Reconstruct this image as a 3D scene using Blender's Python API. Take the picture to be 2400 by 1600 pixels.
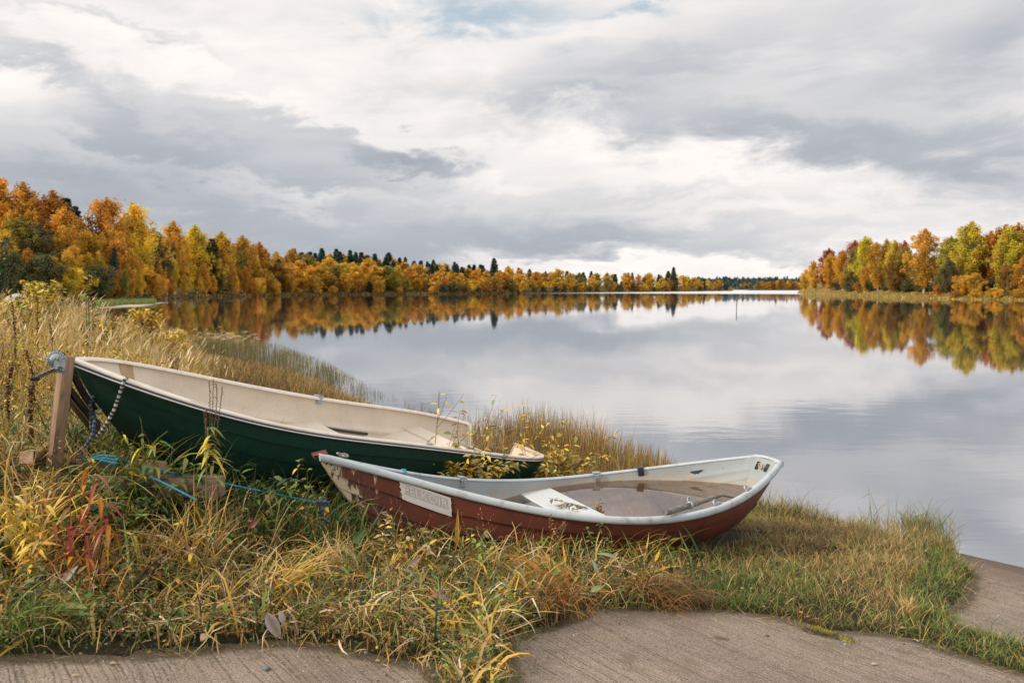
import bpy, math, random
import numpy as np
from mathutils import Vector, Matrix
for o in list(bpy.data.objects): bpy.data.objects.remove(o)
SC = bpy.context.scene
COL = SC.collection
rng = np.random.default_rng(7)
random.seed(7)

# ------------------------------------------------------------------ camera
F = 1867.0            # focal length in pixels of a 2400 x 1600 frame (28 mm)
HOR = 673.0           # row of the horizon in that frame
PITCH = math.atan((800 - HOR) / F)
CAMZ = 2.4            # eye above the water
cam = bpy.data.cameras.new('camera'); camo = bpy.data.objects.new('camera', cam); COL.objects.link(camo)
cam.sensor_width = 36.0; cam.lens = 36.0 * F / 2400
camo.location = (0, 0, CAMZ); camo.rotation_euler = (math.pi / 2 - PITCH, 0, 0)
cam.clip_end = 20000; cam.clip_start = 0.05
cam.dof.use_dof = True; cam.dof.focus_distance = 5.9; cam.dof.aperture_fstop = 3.2
SC.camera = camo
SC.view_settings.view_transform = 'Standard'; SC.view_settings.look = 'None'
SC.view_settings.exposure = 0.24; SC.view_settings.gamma = 1
SC.cycles.max_bounces = 6; SC.cycles.diffuse_bounces = 3; SC.cycles.glossy_bounces = 3
SC.cycles.transmission_bounces = 4; SC.cycles.transparent_max_bounces = 6
SC.cycles.use_denoising = True

SUN_DIR = Vector((-0.80, -0.30, 0.52)).normalized()      # towards the sun: left, a little behind the camera

# ------------------------------------------------------------------ node helpers
class NT:
    def __init__(s, tree): s.t = tree; s.L = tree.links
    def n(s, kind, **kw):
        nd = s.t.nodes.new(kind)
        for k, v in kw.items(): setattr(nd, k, v)
        return nd
    def set(s, sock, v):
        if isinstance(v, bpy.types.NodeSocket): s.L.new(v, sock)
        elif isinstance(v, (tuple, list)) and len(v) == 3 and sock.type == 'RGBA': sock.default_value = (*v, 1)
        else: sock.default_value = v
    def m(s, op, a, b=0.0, c=None, clamp=False):
        nd = s.n('ShaderNodeMath', operation=op); nd.use_clamp = clamp
        s.set(nd.inputs[0], a); s.set(nd.inputs[1], b)
        if c is not None: s.set(nd.inputs[2], c)
        return nd.outputs[0]
    def mix(s, f, a, b, mode='MIX'):
        nd = s.n('ShaderNodeMix', data_type='RGBA', blend_type=mode)
        s.set(nd.inputs[0], f); s.set(nd.inputs[6], a); s.set(nd.inputs[7], b)
        return nd.outputs[2]
    def noise(s, vec, scale, detail=4, rough=0.55, dist=0.0, out=0):
        nd = s.n('ShaderNodeTexNoise')
        if vec is not None: s.L.new(vec, nd.inputs['Vector'])
        nd.inputs['Scale'].default_value = scale; nd.inputs['Detail'].default_value = detail
        nd.inputs['Roughness'].default_value = rough; nd.inputs['Distortion'].default_value = dist
        return nd.outputs[out]
    def ramp(s, f, stops):
        nd = s.n('ShaderNodeValToRGB'); r = nd.color_ramp
        while len(r.elements) < len(stops): r.elements.new(0.5)
        for e, (p, c) in zip(r.elements, stops):
            e.position = p; e.color = (*c, 1) if len(c) == 3 else c
        s.set(nd.inputs[0], f); return nd.outputs[0]
    def sstep(s, f, a, b, lo=0.0, hi=1.0):
        nd = s.n('ShaderNodeMapRange', interpolation_type='SMOOTHSTEP')
        s.set(nd.inputs[0], f)
        for i, v in enumerate((a, b, lo, hi)): nd.inputs[i + 1].default_value = v
        return nd.outputs[0]
    def mapping(s, vec, scale=(1, 1, 1), rot=(0, 0, 0), loc=(0, 0, 0)):
        nd = s.n('ShaderNodeMapping'); s.L.new(vec, nd.inputs[0])
        nd.inputs['Scale'].default_value = scale; nd.inputs['Rotation'].default_value = rot; nd.inputs['Location'].default_value = loc
        return nd.outputs[0]
    def bump(s, h, strength=0.3, dist=0.01):
        nd = s.n('ShaderNodeBump'); s.L.new(h, nd.inputs['Height'])
        nd.inputs['Strength'].default_value = strength; nd.inputs['Distance'].default_value = dist
        return nd.outputs[0]

def px_az_el(x, y):
    d = np.array([x - 1200, F, 0.0]); u = 800 - y
    c, sn = math.cos(PITCH), math.sin(PITCH)
    Y = F * c + u * sn; Z = -F * sn + u * c
    return math.atan2(x - 1200, Y), math.atan2(Z, math.hypot(x - 1200, Y))

# ------------------------------------------------------------------ sky (world)
def build_world():
    w = bpy.data.worlds.new('World'); SC.world = w; w.use_nodes = True
    t = NT(w.node_tree); w.node_tree.nodes.clear()
    out = t.n('ShaderNodeOutputWorld'); bg = t.n('ShaderNodeBackground'); t.L.new(bg.outputs[0], out.inputs[0])
    sky = t.n('ShaderNodeTexSky', sky_type='NISHITA'); sky.sun_disc = False
    sky.sun_elevation = math.asin(SUN_DIR.z); sky.sun_rotation = math.atan2(SUN_DIR.x, SUN_DIR.y)
    sky.air_density = 1.0; sky.dust_density = 1.5
    skyc = t.mix(1.0, sky.outputs[0], (0.10, 0.105, 0.10), 'MULTIPLY')
    tc = t.n('ShaderNodeTexCoord'); sp = t.n('ShaderNodeSeparateXYZ'); t.L.new(tc.outputs['Generated'], sp.inputs[0])
    az = t.m('ARCTAN2', sp.outputs[0], sp.outputs[1]); el = t.m('ARCSINE', sp.outputs[2])
    def vec(ka, ke, sh=0.0):
        cb = t.n('ShaderNodeCombineXYZ')
        t.set(cb.inputs[0], t.m('ADD', t.m('MULTIPLY', az, ka), t.m('MULTIPLY', el, sh)))
        t.set(cb.inputs[1], t.m('MULTIPLY', el, ke)); return cb.outputs[0]
    n1 = t.noise(vec(5.0, 15.0, -4.0), 1.0, 9, 0.60, 0.6)
    n2 = t.noise(vec(10.0, 21.0, 0.0), 1.0, 9, 0.60, 0.3)
    n3 = t.noise(vec(3.0, 26.0, -3.0), 1.0, 6, 0.55, 0.5)
    # warped lookup so that the cloud banks get billowed edges
    wa = t.m('ADD', az, t.m('MULTIPLY', t.m('SUBTRACT', n2, 0.5), 0.16))
    we = t.m('ADD', el, t.m('MULTIPLY', t.m('SUBTRACT', n1, 0.5), 0.11))
    we = t.m('ADD', we, t.m('MULTIPLY', t.m('SUBTRACT', n2, 0.5), 0.10))
    def blob(x, y, rx, ry, rot=0.0, p=1.0):
        a0, e0 = px_az_el(x, y); ax = rx / F; ey = ry / F
        da = t.m('SUBTRACT', wa, a0); de = t.m('SUBTRACT', we, e0)
        c, s_ = math.cos(rot), math.sin(rot)
        u = t.m('ADD', t.m('MULTIPLY', da, c / ax), t.m('MULTIPLY', de, s_ / ax))
        v = t.m('ADD', t.m('MULTIPLY', da, -s_ / ey), t.m('MULTIPLY', de, c / ey))
        q = t.m('ADD', t.m('MULTIPLY', u, u), t.m('MULTIPLY', v, v))
        return t.m('EXPONENT', t.m('MULTIPLY', t.m('POWER', q, p), -1.0))
    banks = [  # x, y, rx, ry, tilt, power, amount
        (640, 350, 440, 80, -0.13, 4.0, 0.40), (100, 350, 380, 75, 0.0, 2.2, 0.26), (1000, 385, 150, 38, -0.2, 1.5, 0.38),
        (330, 455, 520, 55, 0.0, 1.2, 0.30), (750, 545, 620, 62, 0.0, 1.2, 0.32), (60, 430, 300, 70, 0, 1, 0.2),
        (1700, 285, 440, 60, -0.17, 1.3, 0.27), (2130, 345, 420, 60, -0.12, 1.3, 0.30), (2330, 400, 200, 70, 0, 1, 0.22),
        (1350, 215, 170, 20, 0, 1, 0.22), (1530, 150, 230, 30, 0.05, 1, 0.22), (2380, 70, 160, 70, 0.5, 1, 0.30),
        (2000, 130, 620, 170, 0, 1, 0.24), (1300, 300, 700, 300, 0, 1, 0.06), (1750, 560, 430, 42, 0, 1.4, 0.25), (1300, 545, 330, 55, 0, 1.2, 0.22),
        (110, 155, 190, 26, -0.15, 1.0, 0.36), (260, 60, 190, 14, -0.25, 1.0, 0.22), (210, 220, 110, 22, -0.4, 1, 0.22),
        (1500, 460, 400, 26, 0.0, 1, 0.16), (350, 520, 560, 70, 0, 1.2, 0.20), (850, 600, 480, 45, 0, 1.3, 0.34), (1350, 575, 260, 26, 0, 1.2, .15), (500, 215, 120, 12, 0.1, 1, 0.16)]
    dens = None
    for x, y, rx, ry, rot, p, am in banks:
        v = t.m('MULTIPLY', blob(x, y, rx, ry, rot, p), am)
        dens = v if dens is None else t.m('ADD', dens, v)
    lights = [(1650, 622, 520, 14, 0, 1.3, 0.26), (1450, 370, 300, 40, -0.1, 1, 0.16), (450, 230, 420, 60, 0, 1, 0.12),
              (1080, 430, 160, 22, -0.05, 1, 0.22), (720, 465, 110, 14, 0, 1, 0.16), (1800, 420, 300, 22, 0, 1, 0.10)]
    for x, y, rx, ry, rot, p, am in lights:
        dens = t.m('SUBTRACT', dens, t.m('MULTIPLY', blob(x, y, rx, ry, rot, p), am))
    dens = t.m('ADD', dens, t.m('MULTIPLY', t.m('SUBTRACT', n1, 0.5), 0.58))
    dens = t.m('ADD', dens, t.m('MULTIPLY', t.m('SUBTRACT', n3, 0.5), 0.34))
    dens = t.m('ADD', dens, t.m('MULTIPLY', t.m('SUBTRACT', n2, 0.5), 0.26))
    dens = t.m('ADD', dens, 0.10)
    cc = t.ramp(dens, [(0.0, (0.86, 0.82, 0.79)), (0.16, (0.76, 0.73, 0.715)), (0.38, (0.575, 0.575, 0.59)),
                       (0.66, (0.41, 0.435, 0.475)), (1.0, (0.31, 0.335, 0.38))])
    # openings to the blue sky
    g = t.m('ADD', blob(1130, 35, 230, 46, 0.0, 1.4), blob(1500, 22, 90, 20, 0.2, 1.2))
    g = t.m('MULTIPLY', g, t.sstep(n2, 0.30, 0.55)); g = t.m('MULTIPLY', g, 0.85, clamp=True)
    col = t.mix(g, cc, t.mix(0.45, skyc, (0.56, 0.70, 0.76)))
    # below the horizon the world is never seen directly; keep it dim
    zen = t.sstep(el, 0.42, 1.25, 1.0, 1.5); cz = t.n('ShaderNodeCombineXYZ')
    for i_ in range(3): t.set(cz.inputs[i_], zen)
    col = t.mix(1.0, col, cz.outputs[0], 'MULTIPLY')
    low = t.sstep(el, -0.06, -0.01)
    col = t.mix(low, (0.12, 0.12, 0.11), col)
    t.set(bg.inputs[0], col); bg.inputs[1].default_value = 1.0
    w.cycles.sampling_method = 'MANUAL'; w.cycles.sample_map_resolution = 512
build_world()

sun = bpy.data.lights.new('sun', 'SUN'); suno = bpy.data.objects.new('sun', sun); COL.objects.link(suno)
sun.energy = 3.0; sun.angle = math.radians(7); sun.color = (1.0, 0.86, 0.68)
suno.rotation_euler = SUN_DIR.to_track_quat('Z', 'Y').to_euler(); suno.location = (-20, -8, 30)

# ------------------------------------------------------------------ projection helpers (set-out of the site from the survey photo)
CP, SP = math.cos(PITCH), math.sin(PITCH)
def ray(x, y):
    a = (np.asarray(x, float) - 1200) / F; u = (800 - np.asarray(y, float)) / F
    return np.stack([a, CP + u * SP, -SP + u * CP], -1)
def at_depth(x, y, D):                      # point at horizontal depth D
    r = ray(x, y); return r * (np.asarray(D) / r[..., 1])[..., None] + np.array([0, 0, CAMZ])
def at_z(x, y, z):
    r = ray(x, y); k = (z - CAMZ) / r[..., 2]; return r * np.asarray(k)[..., None] + np.array([0, 0, CAMZ])
def to_px(P):
    P = np.asarray(P, float); X = P[..., 0]; Y = P[..., 1]; Z = P[..., 2] - CAMZ
    d = Y * CP - Z * SP; u = Y * SP + Z * CP
    return 1200 + F * X / d, 800 - F * u / d
NR = np.array([0.74, 0.67]); NR /= np.linalg.norm(NR)
RC, RS = 7.75, 0.104
def ramp_z(x, y): return RS * (RC - NR[0] * x - NR[1] * y)
def at_ramp(x, y):
    r = ray(x, y); a = r[..., 2] + RS * (NR[0] * r[..., 0] + NR[1] * r[..., 1])
    k = (RS * RC - CAMZ) / a; return r * np.asarray(k)[..., None] + np.array([0, 0, CAMZ])
def sstep(a, b, v):
    q = np.clip((v - a) / (b - a), 0, 1); return q * q * (3 - 2 * q)

def vnoise(x, y, s, seed=0):                # smooth value noise
    x = np.asarray(x) * s; y = np.asarray(y) * s
    xi = np.floor(x).astype(np.int64); yi = np.floor(y).astype(np.int64); fx = x - xi; fy = y - yi
    fx = fx * fx * (3 - 2 * fx); fy = fy * fy * (3 - 2 * fy)
    def h(a, b):
        v = np.sin(a * 127.1 + b * 311.7 + seed * 74.7) * 43758.5453; return v - np.floor(v)
    return (h(xi, yi) * (1 - fx) + h(xi + 1, yi) * fx) * (1 - fy) + (h(xi, yi + 1) * (1 - fx) + h(xi + 1, yi + 1) * fx) * fy
def fbm(x, y, s, seed=0): return (vnoise(x, y, s, seed) + .5 * vnoise(x, y, 2.1 * s, seed + 1) + .25 * vnoise(x, y, 4.3 * s, seed + 2)) / 1.75

def poly_sdf(px, py, poly):                 # > 0 inside
    px = np.asarray(px, float); py = np.asarray(py, float)
    d = np.full(px.shape, 1e18); ins = np.zeros(px.shape, bool); n = len(poly)
    for i in range(n):
        ax, ay = poly[i]; bx, by = poly[(i + 1) % n]; ex, ey = bx - ax, by - ay
        q = np.clip(((px - ax) * ex + (py - ay) * ey) / (ex * ex + ey * ey + 1e-12), 0, 1)
        d = np.minimum(d, (px - ax - q * ex) ** 2 + (py - ay - q * ey) ** 2)
        c = ((ay > py) != (by > py)) & (px < (bx - ax) * (py - ay) / (by - ay + 1e-12) + ax)
        ins ^= c
    return np.where(ins, 1, -1) * np.sqrt(d)

# shoreline (water's edge) of the near bank
SHORE = [(14.0, -20.0), (8.5, -4.0), (5.2, 3.5)]
for p in [(2400, 1337), (2246, 1303), (2215, 1260), (2150, 1228), (2000, 1222), (1800, 1205), (1650, 1140), (1540, 1105), (1300, 1052), (1100, 1004), (880, 956), (700, 896), (600, 852), (500, 812), (430, 778)]:
    q = at_z(p[0], p[1], 0.0); SHORE.append((q[0], q[1]))
SHORE += [(-26, 52), (-36, 62), (-47, 76), (-52, 92), (-54, 108), (-75, 120), (-140, 120), (-140, -60), (14, -60)]
SLAB = [tuple(at_ramp(x, y)[:2]) for x, y in [(-300, 1560), (0, 1548), (270, 1543), (480, 1530), (620, 1512), (750, 1515), (900, 1548), (1000, 1562), (1050, 1640), (900, 1900), (-300, 1900)]]
SLAB2 = [tuple(at_ramp(x, y)[:2]) for x, y in [(1195, 1640), (1200, 1500), (1300, 1472), (1400, 1428), (1560, 1424), (1740, 1436), (1850, 1456), (1900, 1476), (2060, 1487), (2150, 1504), (2240, 1533), (2420, 1592), (2600, 1720), (1195, 1900)]]
SLAB3 = [tuple(at_ramp(x, y)[:2]) for x, y in [(2225, 1295), (2285, 1350), (2270, 1400), (2225, 1440), (2235, 1465), (2300, 1482), (2420, 1515), (2700, 1560), (2700, 1330), (2400, 1255)]]
def slab_d(x, y):
    return np.maximum(np.maximum(poly_sdf(x, y, SLAB), poly_sdf(x, y, SLAB2)), poly_sdf(x, y, SLAB3))
def shore_d(x, y): return poly_sdf(x, y, SHORE)
def ground_z(x, y, slab=True):
    x = np.asarray(x, float); y = np.asarray(y, float)
    pl = ramp_z(x, y)
    bump = 0.5 * sstep(-0.9, -3.4, x) * sstep(3.7, 5.0, y) + 0.55 * sstep(-4.5, -10, x)
    q_ = x / np.maximum(y, 1.0); low_ = sstep(6.5, 8.5, y) * (1 - sstep(-.36, -.52, q_))
    bump = bump * (1 - low_)
    left = sstep(-0.5, -3, x)
    pl = np.maximum(pl, 0.30 * left + 0.02 * (1 - left) - 0.4 * (1 - left))
    z = pl + bump + 0.05 * (fbm(x, y, 1.3, 3) - .5) + 0.03 * (vnoise(x, y, 5, 9) - .5)
    z = z + .05 * (fbm(x, y, 3.1, 31) - .5) * sstep(.3, 1.2, x)
    z = z + 0.06 * sstep(0.2, 1.0, 2.2 - np.hypot(x - 2.4, (y - 6.2) * 1.2))        # turf hump at the water
    d = shore_d(x, y) + 0.10 * (fbm(x, y, 2.0, 5) - .5)
    bank = np.where(d > 0, np.interp(y, [9, 14, 30], [.9, .32, .10]) * d - 0.02, 0.35 * d - 0.02)
    sd = slab_d(x, y) + 0.12 * (fbm(x, y, 4.0, 21) - .5) + .05 * (vnoise(x, y, 14, 23) - .5)
    onr = sstep(-0.25, 0.05, poly_sdf(x, y, SLAB3))
    z = np.minimum(z, bank * (1 - onr) + 9 * onr) if True else z
    if slab:
        k = sstep(-0.09, 0.02, sd)
        z = np.where((sd > -1.2) & (z > .02), np.maximum(z, ramp_z(x, y) + .02), z)
        z = z * (1 - k) + (ramp_z(x, y) - 0.05) * k
    return z

# ------------------------------------------------------------------ object helpers
def set_tag(o, label=None, cat=None, group=None, kind=None):
    if label: o['label'] = label
    if cat: o['category'] = cat
    if group: o['group'] = group
    if kind: o['kind'] = kind
    return o
def mesh_np(name, V, faces, mats, cols=None, smooth=True, mat_idx=None):
    """faces: list of (M,k) int arrays"""
    me = bpy.data.meshes.new(name)
    V = np.asarray(V, np.float32); me.vertices.add(len(V)); me.vertices.foreach_set('co', V.ravel())
    if not isinstance(faces, list): faces = [faces]
    faces = [np.asarray(f, np.int32) for f in faces if len(f)]
    tot = sum(f.size for f in faces); npoly = sum(len(f) for f in faces)
    me.loops.add(tot); me.loops.foreach_set('vertex_index', np.concatenate([f.ravel() for f in faces]))
    me.polygons.add(npoly)
    cnt = np.concatenate([np.full(len(f), f.shape[1], np.int32) for f in faces])
    me.polygons.foreach_set('loop_start', np.concatenate([[0], np.cumsum(cnt)[:-1]]).astype(np.int32))
    if mat_idx is not None: me.polygons.foreach_set('material_index', np.asarray(mat_idx, np.int32))
    me.polygons.foreach_set('use_smooth', np.full(npoly, bool(smooth)))
    me.update(calc_edges=True)
    if cols is not None:
        a = me.color_attributes.new('Col', 'FLOAT_COLOR', 'POINT')
        c = np.ones((len(V), 4), np.float32); c[:, :3] = cols; a.data.foreach_set('color', c.ravel())
    for m in (mats if isinstance(mats, (list, tuple)) else [mats]): me.materials.append(m)
    return me
def root_loc(o):
    while o.parent: o = o.parent
    return np.array(o.location)
def thing(name, label, cat, loc, group=None):
    o = bpy.data.objects.new(name, None); COL.objects.link(o); o.location = tuple(float(v) for v in loc); o.empty_display_size = .1
    return set_tag(o, label, cat, group)
class MB:
    """collects shapes in world coordinates and links them as one mesh"""
    def __init__(s): s.V = []; s.F4 = []; s.F3 = []; s.C = []; s.n = 0
    def add(s, V, f4=None, f3=None, col=(1, 1, 1)):
        V = np.asarray(V, float).reshape(-1, 3)
        if f4 is not None and len(f4): s.F4.append(np.asarray(f4) + s.n)
        if f3 is not None and len(f3): s.F3.append(np.asarray(f3) + s.n)
        c = np.asarray(col, float); s.C.append(np.broadcast_to(c, (len(V), 3)) if c.ndim == 1 else c)
        s.V.append(V); s.n += len(V)
    def grid(s, G, col=(1, 1, 1), close=False):           # G (a,b,3)
        a, b = G.shape[:2]; i = np.arange(a * b).reshape(a, b)
        if close: i = np.concatenate([i, i[:, :1]], 1)
        f = np.stack([i[:-1, :-1], i[:-1, 1:], i[1:, 1:], i[1:, :-1]], -1).reshape(-1, 4)
        c = np.asarray(col, float)
        s.add(G, f, None, col if c.ndim == 1 else c.reshape(-1, 3))
    def box(s, c, ax, ay, az, col=(1, 1, 1), bev=0.0):    # centre and half-axis vectors, chamfered edges
        c, ax, ay, az = [np.asarray(v, float) for v in (c, ax, ay, az)]
        if bev <= 0:
            q = [(-1, -1, -1), (1, -1, -1), (1, 1, -1), (-1, 1, -1), (-1, -1, 1), (1, -1, 1), (1, 1, 1), (-1, 1, 1)]
            s.add([c + a * ax + b * ay + d * az for a, b, d in q], [(3, 2, 1, 0), (4, 5, 6, 7), (0, 1, 5, 4), (1, 2, 6, 5), (2, 3, 7, 6), (3, 0, 4, 7)], None, col); return
        fx, fy, fz = [1 - bev / np.linalg.norm(v) for v in (ax, ay, az)]
        V = []; ids = {}
        for a in (-1, 1):
            for b in (-1, 1):
                for d in (-1, 1):
                    for k, (p, q, r) in enumerate(((1, fy, fz), (fx, 1, fz), (fx, fy, 1))):
                        ids[a, b, d, k] = len(V); V.append(c + a * p * ax + b * q * ay + d * r * az)
        f4 = []; f3 = []
        for a in (-1, 1):
            f4.append([ids[a, -1, -1, 0], ids[a, 1, -1, 0], ids[a, 1, 1, 0], ids[a, -1, 1, 0]])
            f4.append([ids[-1, a, -1, 1], ids[1, a, -1, 1], ids[1, a, 1, 1], ids[-1, a, 1, 1]])
            f4.append([ids[-1, -1, a, 2], ids[1, -1, a, 2], ids[1, 1, a, 2], ids[-1, 1, a, 2]])
            for b in (-1, 1):
                f4.append([ids[a, b, -1, 0], ids[a, b, 1, 0], ids[a, b, 1, 1], ids[a, b, -1, 1]])
                f4.append([ids[a, -1, b, 0], ids[a, 1, b, 0], ids[a, 1, b, 2], ids[a, -1, b, 2]])
                f4.append([ids[-1, a, b, 1], ids[1, a, b, 1], ids[1, a, b, 2], ids[-1, a, b, 2]])
                for d in (-1, 1): f3.append([ids[a, b, d, 0], ids[a, b, d, 1], ids[a, b, d, 2]])
        s.add(V, f4, f3, col)
    def tube(s, pts, r, col=(1, 1, 1), k=7, cap=True):
        P = np.asarray(pts, float); n = len(P); r = np.broadcast_to(np.asarray(r, float), (n,))
        T = np.gradient(P, axis=0); T /= np.linalg.norm(T, axis=1)[:, None] + 1e-12
        up = np.array([0.13, 0.31, 0.94]) if abs(T[0, 2]) < .9 else np.array([0.97, 0.2, 0.1])
        G = np.zeros((n, k, 3)); u = np.cross(T[0], up); u /= np.linalg.norm(u)
        for i in range(n):
            u = u - T[i] * (u @ T[i]); u /= np.linalg.norm(u) + 1e-12; v = np.cross(T[i], u)
            a = np.linspace(0, 2 * np.pi, k, endpoint=False)
            G[i] = P[i] + r[i] * (np.cos(a)[:, None] * u + np.sin(a)[:, None] * v)
        c = np.asarray(col, float)
        if c.ndim == 2: c = np.repeat(c[:, None], k, 1)
        s.grid(G, c, close=True)
        if cap:
            for i, sg in ((0, 1), (n - 1, -1)):
                V = np.concatenate([[P[i]], G[i]]); cc = c[i, 0] if c.ndim == 3 else c
                s.add(V, None, [(0, 1 + (j + 1) % k, 1 + j) if sg > 0 else (0, 1 + j, 1 + (j + 1) % k) for j in range(k)], cc)
    def disc(s, c, axis, r, h, k=28, col=(1, 1, 1), rin=0.0):
        c = np.asarray(c, float); axis = np.asarray(axis, float) / np.linalg.norm(axis)
        u = np.cross(axis, (0, 0, 1.0) if abs(axis[2]) < .9 else (1.0, 0, 0)); u /= np.linalg.norm(u); v = np.cross(axis, u)
        a = np.linspace(0, 2 * np.pi, k, endpoint=False); ring = np.cos(a)[:, None] * u + np.sin(a)[:, None] * v
        ch = min(h * .25, r * .1)
        prof = [(rin, -h / 2), (r - ch, -h / 2), (r, -h / 2 + ch), (r, h / 2 - ch), (r - ch, h / 2), (rin, h / 2)]
        s.grid(np.stack([c + ring * q + axis * w for q, w in prof]), col, close=True)
    def leaf(s, p, d, nrm, L, W, col, curl=0.0, fold=0.25, rows=5, shape=0.8, tipcol=None, midcol=None):
        p, d, nrm = [np.asarray(v, float) for v in (p, d, nrm)]; d = d / np.linalg.norm(d)
        side = np.cross(d, nrm); side /= np.linalg.norm(side) + 1e-9; nn = np.cross(side, d)
        q = np.linspace(0, 1, rows); w = np.sin(np.pi * q ** shape) ** .85; w[0] = .06; w[-1] = .02
        cen = p + np.outer(q * L, d) + np.outer(-curl * L * q * q, nn)
        sd = np.outer(w * W * .5, side)
        lift = np.outer(w * W * .5 * fold, nn)
        G = np.stack([cen - sd + lift, cen, cen + sd + lift], 1)
        c = np.asarray(col, float); t2 = c if tipcol is None else np.asarray(tipcol, float)
        C = c + (t2 - c) * q[:, None]; C = np.repeat(C[:, None], 3, 1)
        if midcol is not None: C[:, 1] = np.asarray(midcol)
        s.grid(G, C)
    def build(s, name, mat, parent=None, smooth=True, loc=None, kind=None):
        V = np.concatenate(s.V); base = root_loc(parent) if parent is not None else (np.array(loc, float) if loc is not None else np.zeros(3))
        F4 = np.concatenate(s.F4) if s.F4 else np.zeros((0, 4), int); F3 = np.concatenate(s.F3) if s.F3 else np.zeros((0, 3), int)
        me = mesh_np(name, V - base, [F4, F3], mat, np.concatenate(s.C), smooth)
        o = bpy.data.objects.new(name, me); COL.objects.link(o)
        if parent is not None: o.parent = parent
        else: o.location = tuple(base)
        if kind: o['kind'] = kind
        return o

# ------------------------------------------------------------------ materials
def new_mat(name):
    m = bpy.data.materials.new(name); m.use_nodes = True; m.node_tree.nodes.clear(); t = NT(m.node_tree)
    out = t.n('ShaderNodeOutputMaterial'); return m, t, out
def principled(t, out, col, rough=.6, normal=None, metal=0.0, spec=0.5):
    b = t.n('ShaderNodeBsdfPrincipled'); t.set(b.inputs['Base Color'], col); t.set(b.inputs['Roughness'], rough)
    t.set(b.inputs['Metallic'], metal); t.set(b.inputs['Specular IOR Level'], spec)
    if normal is not None: t.L.new(normal, b.inputs['Normal'])
    t.L.new(b.outputs[0], out.inputs[0]); return b
def foliage_mat(name, trans=0.3, rough=.55, spec=.25, objcol=True, spots=0.0):
    m, t, out = new_mat(name)
    a = t.n('ShaderNodeAttribute'); a.attribute_name = 'Col'; c = a.outputs['Color']
    if objcol:
        oi = t.n('ShaderNodeObjectInfo'); c = t.mix(1.0, c, oi.outputs['Color'], 'MULTIPLY')
    if spots:
        tc = t.n('ShaderNodeTexCoord'); nz = t.noise(tc.outputs['Object'], 60.0, 4, .65)
        c = t.mix(t.m('MULTIPLY', t.sstep(nz, .52, .68), spots), c, (.10, .055, .025))
    b = t.n('ShaderNodeBsdfPrincipled'); t.set(b.inputs['Base Color'], c); b.inputs['Roughness'].default_value = rough
    b.inputs['Specular IOR Level'].default_value = spec
    tr = t.n('ShaderNodeBsdfTranslucent'); t.set(tr.inputs[0], c)
    mx = t.n('ShaderNodeMixShader'); mx.inputs[0].default_value = trans
    t.L.new(b.outputs[0], mx.inputs[1]); t.L.new(tr.outputs[0], mx.inputs[2]); t.L.new(mx.outputs[0], out.inputs[0])
    return m
M = {}
M['leaf'] = foliage_mat('leaf', .32)
M['blade'] = foliage_mat('blade', .22, .5, .3, False)
M['plantleaf'] = foliage_mat('plant_leaf', .25, .45, .35, False, .45)
def attr_mat(name, rough=.6, noise_amt=.25, scale=30.0, metal=0.0, bump=.2, spec=.4):
    m, t, out = new_mat(name); a = t.n('ShaderNodeAttribute'); a.attribute_name = 'Col'
    tc = t.n('ShaderNodeTexCoord'); nz = t.noise(tc.outputs['Object'], scale, 5, .6)
    c = t.mix(t.m('MULTIPLY', t.sstep(nz, .4, .7), noise_amt), a.outputs['Color'], t.mix(1.0, a.outputs['Color'], (.35, .33, .3), 'MULTIPLY'))
    principled(t, out, c, rough, t.bump(nz, bump, .004), metal, spec); return m
M['stem'] = attr_mat('stem', .7, .4, 40)
M['bark'] = attr_mat('bark', .85, .6, 6)
M['rope'] = attr_mat('rope', .85, .3, 220, bump=.7)
M['plastic'] = attr_mat('black_plastic', .45, .3, 60)
M['stone'] = attr_mat('stone', .85, .5, 60, bump=.5)
M['deadleaf'] = foliage_mat('dead_leaf', .15, .8, .2, False, .55)

def mat_zinc():
    m, t, out = new_mat('zinc'); tc = t.n('ShaderNodeTexCoord')
    n1 = t.noise(tc.outputs['Object'], 40, 4, .6); n2 = t.noise(tc.outputs['Object'], 260, 3, .6)
    c = t.mix(t.sstep(n1, .35, .7), (.42, .47, .50), (.24, .28, .30)); c = t.mix(t.m('MULTIPLY', t.sstep(n2, .62, .75), .5), c, (.16, .11, .07))
    principled(t, out, c, .42, t.bump(n2, .1, .002), .75); return m
M['zinc'] = mat_zinc()
def mat_wood(name, c1, c2, green=.0):
    m, t, out = new_mat(name); tc = t.n('ShaderNodeTexCoord'); a = t.n('ShaderNodeAttribute'); a.attribute_name = 'Col'
    # 'Col' carries the along-grain coordinate in its first channel and two cross-grain ones
    v = t.mapping(a.outputs['Vector'], (3.0, 42.0, 42.0)); n = t.noise(v, 1.0, 5, .6, 1.2)
    n2 = t.noise(t.mapping(a.outputs['Vector'], (6, 14, 14)), 1.0, 4, .6); n3 = t.noise(t.mapping(a.outputs['Vector'], (2, 160, 160)), 1.0, 3, .5)
    c = t.mix(t.sstep(n, .35, .65), c1, c2); c = t.mix(t.m('MULTIPLY', t.sstep(n2, .52, .75), .65), c, (.07, .045, .03))
    c = t.mix(t.m('MULTIPLY', t.sstep(n3, .6, .7), .55), c, (.05, .03, .02))
    if green: c = t.mix(t.m('MULTIPLY', t.sstep(n2, .5, .3), green), c, (.10, .10, .05))
    principled(t, out, c, .75, t.bump(t.m('ADD', n, n3), .35, .003)); return m
M['wood'] = mat_wood('timber', (.34, .22, .13), (.23, .14, .085), .15)
M['wood_grey'] = mat_wood('weathered_timber', (.20, .135, .09), (.13, .085, .06), .25)
M['oarwood'] = mat_wood('oar_wood', (.26, .245, .22), (.09, .085, .08), .1)
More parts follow.
